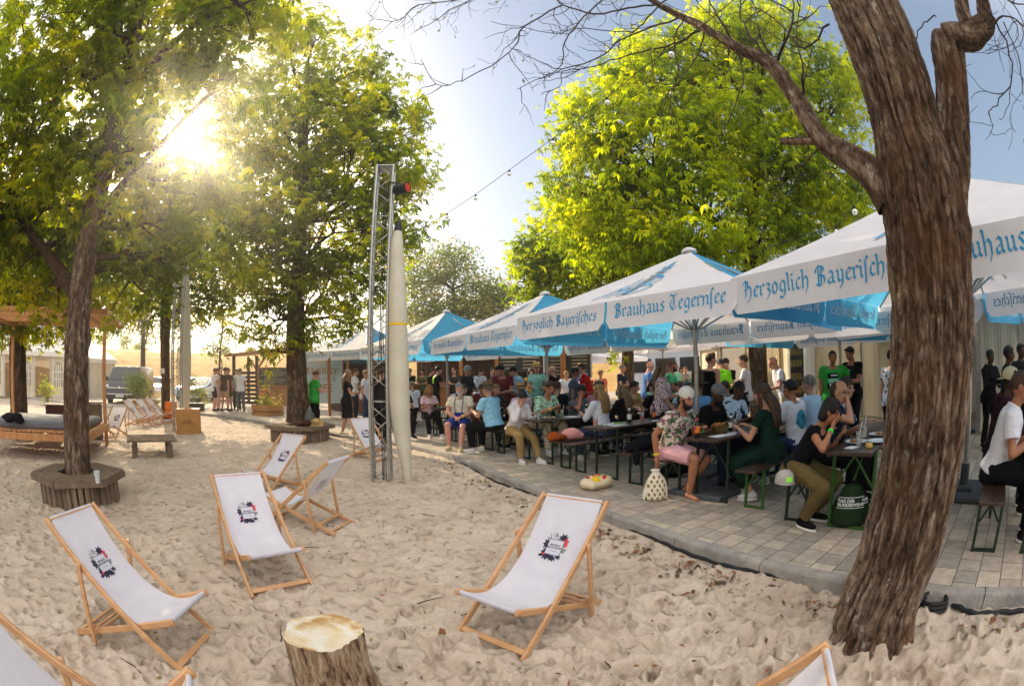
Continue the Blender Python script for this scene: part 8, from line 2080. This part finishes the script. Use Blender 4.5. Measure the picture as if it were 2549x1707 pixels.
def build_background():
 # bar pavilion
 F = Frame(GD(1000, 930, 22.5), GD(1478, 930, 21.6), .32); r = F.root('bar_pavilion', 'open fronted wooden bar with menu boards behind the standing crowd', 'bar'); L = F.L
 b = MB(); [F.box(b, i * .22, i * .22 + .12, -2.72, -2.66, 0, 2.9) for i in range(int(L / .22))]; F.box(b, 0, L, -2.80, -2.73, 0, 2.9); b.build('back_wall', TIN, r)
 b = MB(); F.box(b, -.3, L + .3, -3.0, .5, 2.95, 3.07); b.build('roof', BARD, r)
 b = MB(); F.box(b, 0, L, -.15, .45, 1.08, 1.14); F.box(b, .05, L - .05, .0, .32, 0, 1.08); b.build('counter', BARW, r)
 for i, px in enumerate((1155, 1242, 1400, 1012)):
  q = GD(px, 930, 22); u = (Vector((q.x, q.y, 0)) - Vector((F.a.x, F.a.y, 0))).dot(F.t); w = .12 if px == 1400 else .075
  b = MB(); F.box(b, u - w, u + w, .5, .5 + 2 * w, 0, 2.95, .01); b.build('post', BARW, r, smooth='auto')
  for s_ in (-1, 1):
   if px in (1400,) and s_ > 0: continue
   b = MB(); b.bar(F.p(u, .58, 2.15), F.p(u + s_ * .75, .58, 2.9), .10, .08); b.build('brace', BARW, r)
 for u0, u1, z0, z1 in ((L - 2.0, L - .15, 1.25, 2.75), (L - 4.2, L - 2.2, 1.55, 2.75)):
  b = MB(); F.box(b, u0, u1, .30, .36, z0, z1); bd = b.build('menu_board', BOARD, r)
  b = MB(); F.box(b, u1 - .02, u1 + .05, .28, .40, z0 - .04, z1 + .04); F.box(b, u0 - .05, u0 - .0, .28, .40, z0 - .04, z1 + .04); b.build('board_frame', TENTW, bd)
  rs = random.Random(int(u0)); b = MB()
  for k in range(9):
   zz = z1 - .16 - k * .145
   if zz < z0 + .1: break
   for (x0, x1) in ((u0 + .08, u0 + .08 + (u1 - u0) * rs.uniform(.25, .42)), (u0 + (u1 - u0) * .55, u0 + (u1 - u0) * rs.uniform(.8, .94))): F.box(b, x0, x1, .362, .366, zz, zz + .03)
  b.build('chalk_lines', CHALK, bd)
 b = MB(); F.box(b, L - 2.35, L - 2.02, .42, .44, 2.35, 2.85); bb = b.build('notice', TENTW, r)
 b = MB(); rs = random.Random(6)
 for k in range(40): b.cyl(F.p(2.2 + k * .07, -2.3, 1.5 + .35 * (k % 3)), .03, rs.uniform(.16, .28), 8)
 b.build('bottles', mat('mixed_bottles', rgb((150, 120, 60)), .2, rgb((70, 90, 60)), 5), r); tag(b and r, None)
 # darker stand on the left of it
 F = Frame(GD(852, 930, 20.5), GD(1004, 930, 21.5), .32); r = F.root('drinks_stand', 'dark drinks stand behind the blond man, beside the energy banner', 'stand'); L = F.L
 b = MB(); F.box(b, 0, L, -2.2, -2.1, 0, 2.7); F.box(b, -.05, 0, -2.2, .2, 0, 2.7); b.build('back_wall', BARD, r); b = MB(); F.box(b, -.2, L + .2, -2.3, .5, 2.7, 2.8); b.build('roof', BARD, r)
 b = MB(); F.box(b, 0, L, 0, .4, 0, 1.05); b.build('counter', BARW, r)
 for u in (.1, 1.25): b = MB(); F.box(b, u - .05, u + .05, .42, .52, 0, 2.7); b.build('post', BARW, r)
 # banner
 F = Frame(GD(752, 930, 18.6), GD(852, 930, 18.9), .31); r = F.root('advertising_banner', 'pale banner reading ENERGY FOR YOUR LIFE beside the woman in black', 'banner'); L = F.L
 bm_ = mat('banner_print', rgb((206, 214, 214)), .6, rgb((176, 200, 216)), .8, 0, transl=.1); b = MB(); F.box(b, 0, L, -.02, .02, .45, 2.35); b.build('sheet', bm_, r)
 b = MB(); F.box(b, -.04, 0, -.03, .03, 0, 2.4); F.box(b, L, L + .04, -.03, .03, 0, 2.4); b.build('frame', BARW, r)
 gold = mat('banner_brown', rgb((176, 120, 70)), .7)
 F.text(r, 'ENERGY', L / 2, .024, 1.66, .33, gold, bold=.004); F.text(r, 'FOR YOUR', L / 2 + .05, .024, 1.35, .20, gold); F.text(r, 'LIFE', L / 2 + .05, .024, 1.02, .42, gold, bold=.006)
 b = MB(); pts = [F.p(L / 2 + .30 * math.cos(t), .0225, 2.18 + .28 * math.sin(t)) for t in np.linspace(0, 2 * PI, 25)[:-1]]; b.add(pts, [tuple(range(24))]); b.build('emblem_disc', mat('banner_sand', rgb((214, 206, 190)), .7), r)
 b = MB(); [b.bar(F.p(L / 2, .03, 2.10), F.p(L / 2 + .2 * math.cos(a), .03, 2.10 + .17 * math.sin(a)), .004, .03) for a in (.35, .8, 1.3, 1.84, 2.34, 2.8)]; b.build('emblem', BARD, r); F.text(r, 'CORONET' if False else '', L / 2, .03, 1.98, .09, BARD) if False else None
 b = MB(); [b.bar(F.p(L * .78, .028, 1.45 + k * .05), F.p(L * (.78 + .2 * (1 if k % 2 else -1)), .028, 1.62 + k * .055), .004, .022) for k in range(14)]; b.build('palm_print', mat('palm_green', rgb((120, 160, 110)), .7), r)
 b = MB(); F.box(b, L * .62 - .05, L * .62 + .05, .3, .4, 0, 2.6); po = b.build('timber_post', BARW, None); po.location = F.a; tag(po, 'bare timber post in front of the energy banner', 'post')
 # slatted hut
 F = Frame(GD(580, 930, 25.5), GD(742, 930, 24.5), .32); r = F.root('slatted_hut', 'brown slatted wooden hut with a chalkboard, right of the group of men', 'hut'); L = F.L
 for u in (.05, 1.35, L): b = MB(); F.box(b, u - .07, u + .07, -.07, .07, 0, 2.5); b.build('post', BARD, r)
 for u in (.05, L): b = MB(); F.box(b, u - .07, u + .07, -2.6, -2.46, 0, 2.5); b.build('post', BARD, r)
 b = MB(); b.loft([[F.p(-.35, .45, 2.42), F.p(L + .3, .45, 2.86), F.p(L + .3, -2.9, 2.98), F.p(-.35, -2.9, 2.60)], [F.p(-.35, .45, 2.54), F.p(L + .3, .45, 2.98), F.p(L + .3, -2.9, 3.10), F.p(-.35, -2.9, 2.72)]], True, True); b.build('roof', BARW, r, fixn=True)
 b = MB(); [F.box(b, .1, 1.3, -.02, .03, .1 + k * .21, .24 + k * .21) for k in range(8)]; b.build('slat_wall', BARD, r)
 b = MB(); [F.box(b, 1.42, L, -.02, .04, .04 + k * .2, .225 + k * .2) for k in range(6)]; [F.box(b, 1.42, L, -2.5, -2.45, .04 + k * .2, .225 + k * .2) for k in range(8)]; b.build('plank_wall', BARW, r)
 b = MB(); F.box(b, 1.5, L - .1, .05, .09, 1.05, 1.86); bd = b.build('chalkboard', BOARD, r); b = MB(); rs = random.Random(9)
 [F.box(b, 1.6 + rs.uniform(0, .2), 1.6 + (L - 1.9) * rs.uniform(.5, 1), .092, .095, 1.74 - k * .11, 1.755 - k * .11) for k in range(6)]; b.build('chalk_lines', CHALK, bd)
 b = MB(); F.box(b, 1.42, 1.5, .04, .10, 1.0, 1.92); F.box(b, 1.5, L, .05, .10, 1.86, 1.92); F.box(b, 1.5, L, .05, .10, .99, 1.05); b.build('board_frame', BARW, bd)
 for u in (1.35,):
  for s_ in (-1, 1): b = MB(); b.bar(F.p(u, .0, 1.8), F.p(u + s_ * .5, .0, 2.45), .09, .09); b.build('brace', BARW, r)
 # flower box
 c = XY(664, 19.3); c.z = PZ(c.x, c.y) - .1; r = thing('planter_box', 'wooden pallet planter with red and golden flowers at the path edge', 'planter', c, -.35); b = MB()
 for k in range(2):
  zz = .12 + k * .26
  for s_ in (-1, 1): b.box((0, s_ * .40, zz), (1.05, .03, .23), bev=.005); b.box((s_ * .51, 0, zz), (.03, .77, .23), bev=.005)
 b.build('box_boards', PLY, r, smooth='auto'); MB().box((0, 0, .25), (1.0, .76, .3)).build('soil', mat('soil', (.05, .035, .025), .95), r)
 rs = np.random.RandomState(4); C = np.concatenate([rs.normal((0, 0, .62), (.30, .2, .16), (260, 3)), rs.normal((.0, 0, 1.2), (.16, .12, .35), (90, 3))]); leaves('foliage', C, .11, LEAF_BU, r, 5, simple=True)
 MB().tube([(0, 0, .3), (.02, 0, 1.2), (0, .01, 2.3)], [.02, .015, .012], 6).build('stake', BARW, r)
 b = MB(); [b.ball(rs.normal((-.05, 0, .95), (.14, .1, .12)), .035, 8, 6) for _ in range(14)]; b.build('red_blooms', mat('bloom_red', rgb((200, 50, 50)), .7), r, smooth=True)
 b = MB(); [b.ball(rs.normal((x, 0, .52), (.09, .12, .07)), .022, 6, 5) for x in (-.36, .34) for _ in range(26)]; b.build('golden_blooms', mat('bloom_gold', rgb((236, 190, 70)), .7), r, smooth=True)
 # marquee on the right with its fridge
 a, d = GD(1745, 930, 24.5), GD(2290, 930, 12.6)
 F, r = marquee('long cream marquee behind the man in the green printed tee', Vector((a.x, a.y)), Vector((d.x, d.y)), .24, 7, 2.75, 4.1, 6, openb=(1,))
 b = MB(); rows = []
 for j in range(36): u = F.L * .46 + j * .028; v = .06 * math.sin(j * 1.5); rows.append([F.p(u, .12 + v, .03), F.p(u, .12 + v * .8, 2.3)])
 b.loft(rows, closed=False); b.build('curtain', TENTC, r, smooth=True)
 F2 = Frame(GD(1962, 930, 15.8), GD(2006, 930, 15.4), .25); r = F2.root('drinks_fridge', 'tall white glass door fridge with bottles against the marquee', 'fridge'); L = F2.L
 b = MB(); F2.box(b, 0, L, -.6, 0, 0, 2.5, .02); b.build('cabinet', mat('fridge_white', rgb((226, 226, 228)), .4), r, smooth='auto'); b = MB(); F2.box(b, .1, L - .08, .0, .012, .5, 2.15); b.build('glass_door', GLASSD, r)
 b = MB(); [F2.box(b, .14 + k * .09, .19 + k * .09, .013, .02, z_, z_ + .2) for k in range(max(1, int((L - .25) / .09))) for z_ in (.65, 1.05, 1.45, 1.8)]; b.build('bottles', mat('mixed_bottles', rgb((150, 120, 60)), .2, rgb((70, 90, 60)), 5), r)
 a, d = GD(2330, 930, 10.8), GD(2760, 930, 10.2)
 marquee('open marquee at the right edge with cream curtains', Vector((a.x, a.y)), Vector((d.x, d.y)), .22, 6, 2.55, 3.8, 4, openb=(0, 2))
 # cool grey low building
 F = Frame(GD(1560, 930, 33), GD(1800, 930, 31), .3); r = F.root('site_container', 'long grey white container building with a window strip in the background', 'building'); L = F.L
 b = MB(); F.box(b, 0, L, -3, 0, .2, 2.9); b.build('wall', mat('container_grey', rgb((176, 184, 196)), .5), r); b = MB(); F.box(b, -.2, L + .2, -3.2, .2, 2.9, 3.1); b.build('roof', TENTW, r)
 for k in range(6): b = MB(); F.box(b, .4 + k * 1.7, 1.8 + k * 1.7, .0, .03, 1.4, 2.3); b.build('window', GLASSD, r)
 # orange serving counter
 F = Frame(GD(1668, 930, 14.2), GD(1738, 930, 13.8), .22); r = F.root('serving_counter', 'orange food counter behind the woman in the dotted blouse', 'counter'); L = F.L
 b = MB(); F.box(b, 0, L, -.5, 0, 0, .92, .01); b.build('front', mat('orange_panel', rgb((226, 130, 30)), .5), r); b = MB(); F.box(b, -.05, L + .05, -.55, .06, .92, .97); b.build('worktop', TENTW, r)
 rs = random.Random(4); b = MB(); [b.ball(F.p(rs.uniform(0, L), -.2, 1.0), (.06, .06, .05), 8, 6) for _ in range(10)]; b.build('food_trays', mat('food', rgb((190, 130, 60)), .7), r)
 # white hedge posts omitted; left tents
 a, d = GD(-60, 930, 33), GD(165, 930, 31.5)
 marquee('large white marquee with arched windows at the far left', Vector((a.x, a.y)), Vector((d.x, d.y)), .28, 9, 2.7, 5.2, 6, openb=(2, 4), windows=True)
 a, d = GD(222, 930, 34), GD(284, 930, 36)
 marquee('small white tent left of the dark van', Vector((a.x, a.y)), Vector((d.x, d.y)), .28, 4, 2.5, 3.6, 1)
 c = XY(296, 44); b = MB().box((0, 0, 1.3), (2.4, 4, 2.6), bev=.02); [b.box((x * .3 - 1.2, -2.02, 1.3), (.06, .04, 2.5)) for x in range(9)]; o = b.build('green_container', mat('container_green', rgb((48, 92, 56)), .6), None); o.location = (c.x, c.y, .2); o.rotation_euler = (0, 0, .5); tag(o, 'green shipping container behind the small white tent', 'container')
 # dark van
 L = 5.0; pr = [(-2.5, .35), (-2.5, 1.9), (-2.42, 1.97), (1.0, 1.97), (1.25, 1.90), (2.0, 1.22), (2.38, 1.02), (2.5, .80), (2.5, .35)]
 van = mat('van_aubergine', rgb((34, 26, 34)), .3, coat=.25, spec=.4)
 c = XY(326, 29); r = vehicle('parked_van', 'dark delivery van parked left of the notice tree, its nose towards the path', 'van', c, 150, L, 1.95, 1.97, pr, [[(.95, 1.12), (1.68, 1.12), (1.2, 1.78), (.95, 1.78)]], van, .34, z=.25)
 b = MB(); b.add([Vector((x, y, z_)) for x, y, z_ in ((-.84, 1.98, 1.26), (.84, 1.98, 1.26), (.76, 1.30, 1.885), (-.76, 1.30, 1.885))], [(0, 1, 2, 3)]); b.build('windscreen', GLASSD, r)
 chrome = mat('chrome', (.8, .8, .8), .2, metal=1)
 b = MB(); b.box((0, 2.51, .86), (1.5, .03, .035)); b.box((0, 2.515, .55), (1.6, .03, .03)); b.build('grille', chrome, r); b = MB(); b.box((0, 2.525, .87), (.09, .02, .12), bev=.01); b.build('emblem', chrome, r)
 for s_ in (-1, 1):
  b = MB(); b.ball((s_ * .80, 2.40, .92), (.14, .12, .09), 12, 8); b.build('headlight', mat('headlight', rgb((200, 204, 210)), .15), r, smooth=True); b = MB(); b.box((s_ * 1.08, 1.62, 1.30), (.16, .10, .24), bev=.03); b.build('wing_mirror', BLACKP, r, smooth='auto')
 MB().box((0, 2.53, .45), (.5, .015, .11)).build('number_plate', TENTW, r); MB().box((.99, -.6, 1.0), (.02, 2.6, .05), bev=.005).build('side_trim', chrome, r)
 MB().box((0, 2.50, .40), (1.8, .04, .18), bev=.01).build('bumper', BLACKP, r)
 cp = [(-2.1, .3), (-2.15, .85), (-1.9, 1.0), (-1.5, 1.40), (.3, 1.45), (1.15, .98), (2.0, .80), (2.1, .6), (2.1, .3)]
 for px, dd, az_, lab, col in ((488, 34, 165, 'light blue hatchback parked left of the group of men', (176, 190, 206)), (520, 31, 190, 'silver hatchback with its windscreen to the path, nearest the men', (190, 196, 204)), (398, 38, 160, 'white car partly behind the notice tree', (214, 216, 222))):
  c = XY(px, dd); r = vehicle('parked_car', lab, 'car', c, az_, 4.2, 1.78, 1.45, cp, [[(-1.35, .98), (.95, .98), (.25, 1.38), (-1.2, 1.36)]], mat('car_paint_%d' % px, rgb(col), .25, coat=.8), .31, z=.24, group='cars parked beyond the path')
  b = MB(); b.add([Vector((x, y, z_)) for x, y, z_ in ((-.76, 1.16, 1.0), (.76, 1.16, 1.0), (.66, .36, 1.43), (-.66, .36, 1.43))], [(0, 1, 2, 3)]); b.build('windscreen', GLASSD, r)
  for s_ in (-1, 1): b = MB(); b.ball((s_ * .70, 2.0, .72), (.14, .10, .07), 10, 7); b.build('headlight', MATS['headlight'], r, smooth=True)
  MB().box((0, 2.12, .45), (.5, .015, .11)).build('number_plate', TENTW, r)
 # bushes
 bush('shrub', 'sunlit yellow green shrub in front of the dark van', XY(352, 25.5), 1.15, LEAF_BU, 2600, .12, 1); bush('shrub', 'slim leafy shrub left of the group of men', XY(490, 24), .75, LEAF_BU, 900, .13, 2, squash=1.4)
 bush('shrub', 'shrub in the opening of the far left marquee', XY(118, 27), .7, LEAF_DK, 700, .13, 3, squash=1.2); bush('shrub', 'low green weeds at the foot of the notice tree', XY(385, 24), .5, LEAF_BU, 500, .1, 4, squash=.6)
 for i, (px, dd, rr) in enumerate(((315, 52, 1.4), (345, 53, 1.0), (455, 52, .8), (560, 52, .7), (250, 52, 1.8), (620, 52, .8))): c = XY(px, dd); bush('hill_bush', ('round bush on the bank above the van', 'smaller bush on the bank right of the round one', 'tiny bush on the bank near the far mast', 'tiny bush on the bank above the men', 'wide bush on the bank behind the small tent', 'tiny bush on the bank behind the hut')[i], c, rr, LEAF_DK, 500, .3, 10 + i, z=3.8)
 # crates
 c = XY(424, 18.2); r = thing('crate', 'two orange bottle crates stacked beside the notice tree', 'crate', (c.x, c.y, PZ(c.x, c.y))); [MB().box((0, 0, .14 + k * .29), (.32, .4, .27), bev=.01).build('crate_shell', mat('crate_orange', rgb((226, 116, 26)), .5), r, smooth='auto') for k in range(2)]
 for px, lab in ((472, 'black bottle crate left of its neighbour at the path'), (484, 'middle black bottle crate at the path'), (497, 'black bottle crate nearest the men at the path')):
  c = XY(px, 21.6); MBo = MB(); MBo.box((0, 0, .17), (.30, .4, .34), bev=.01); o = MBo.build('bottle_crate', mat('crate_black', rgb((44, 34, 36)), .5), None, smooth='auto'); o.location = (c.x, c.y, PZ(c.x, c.y)); o.rotation_euler = (0, 0, .4); tag(o, lab, 'crate', 'black crates at the path')
 # slatted planters behind the day bed
 for px, dd, w, h, lab, m_ in ((228, 13.8, .55, .85, 'slatted wooden box behind the right post of the day bed', OLDW), (140, 14.4, .7, .75, 'dark red wooden crate behind the mattress', mat('oxblood_paint', rgb((96, 34, 30)), .7, rgb((60, 24, 22)), 6))):
  c = XY(px, dd); r = thing('slatted_box', lab, 'box', (c.x, c.y, SZ(c.x, c.y)), .9); b = MB()
  for k in range(6):
   for s_ in (-1, 1): b.box((0, s_ * w / 2, .05 + k * h / 6 + .05), (w, .025, h / 6 - .02)); b.box((s_ * w / 2, 0, .05 + k * h / 6 + .05), (.025, w - .06, h / 6 - .02))
  b.build('boards', m_, r); MB().box((0, 0, h + .07), (w + .1, w + .1, .03)).build('lid', m_, r)
 # notice nailed to the tree
 c = GD(404, 923, 18.95); o = MB().box((0, 0, 0), (.20, .012, .19), rz=.63).build('notice', nm if False else TENTW, None); o.location = c; tag(o, 'small white notice nailed to the dark trunk', 'sign')
 b = MB();
build_background()
# ================================================================ HAZE
def build_haze():
 m = bpy.data.materials.new('sun_glare_haze'); m.use_nodes = True
 nt = m.node_tree; nt.nodes.clear()
 out = nt.nodes.new('ShaderNodeOutputMaterial'); v = nt.nodes.new('ShaderNodeVolumePrincipled')
 v.inputs['Color'].default_value = (1.0, .95, .88, 1); v.inputs['Density'].default_value = HAZE_DENSITY; v.inputs['Anisotropy'].default_value = .866  # forward scattering added to stand in for the glare around the sun
 nt.links.new(v.outputs[0], out.inputs['Volume'])
 b = MB().box((0, 30, 14.5), (262, 262, 33))
 o = b.build('glare_haze', m); tag(o, kind='stuff')
HAZE_DENSITY = 0.005
build_haze()
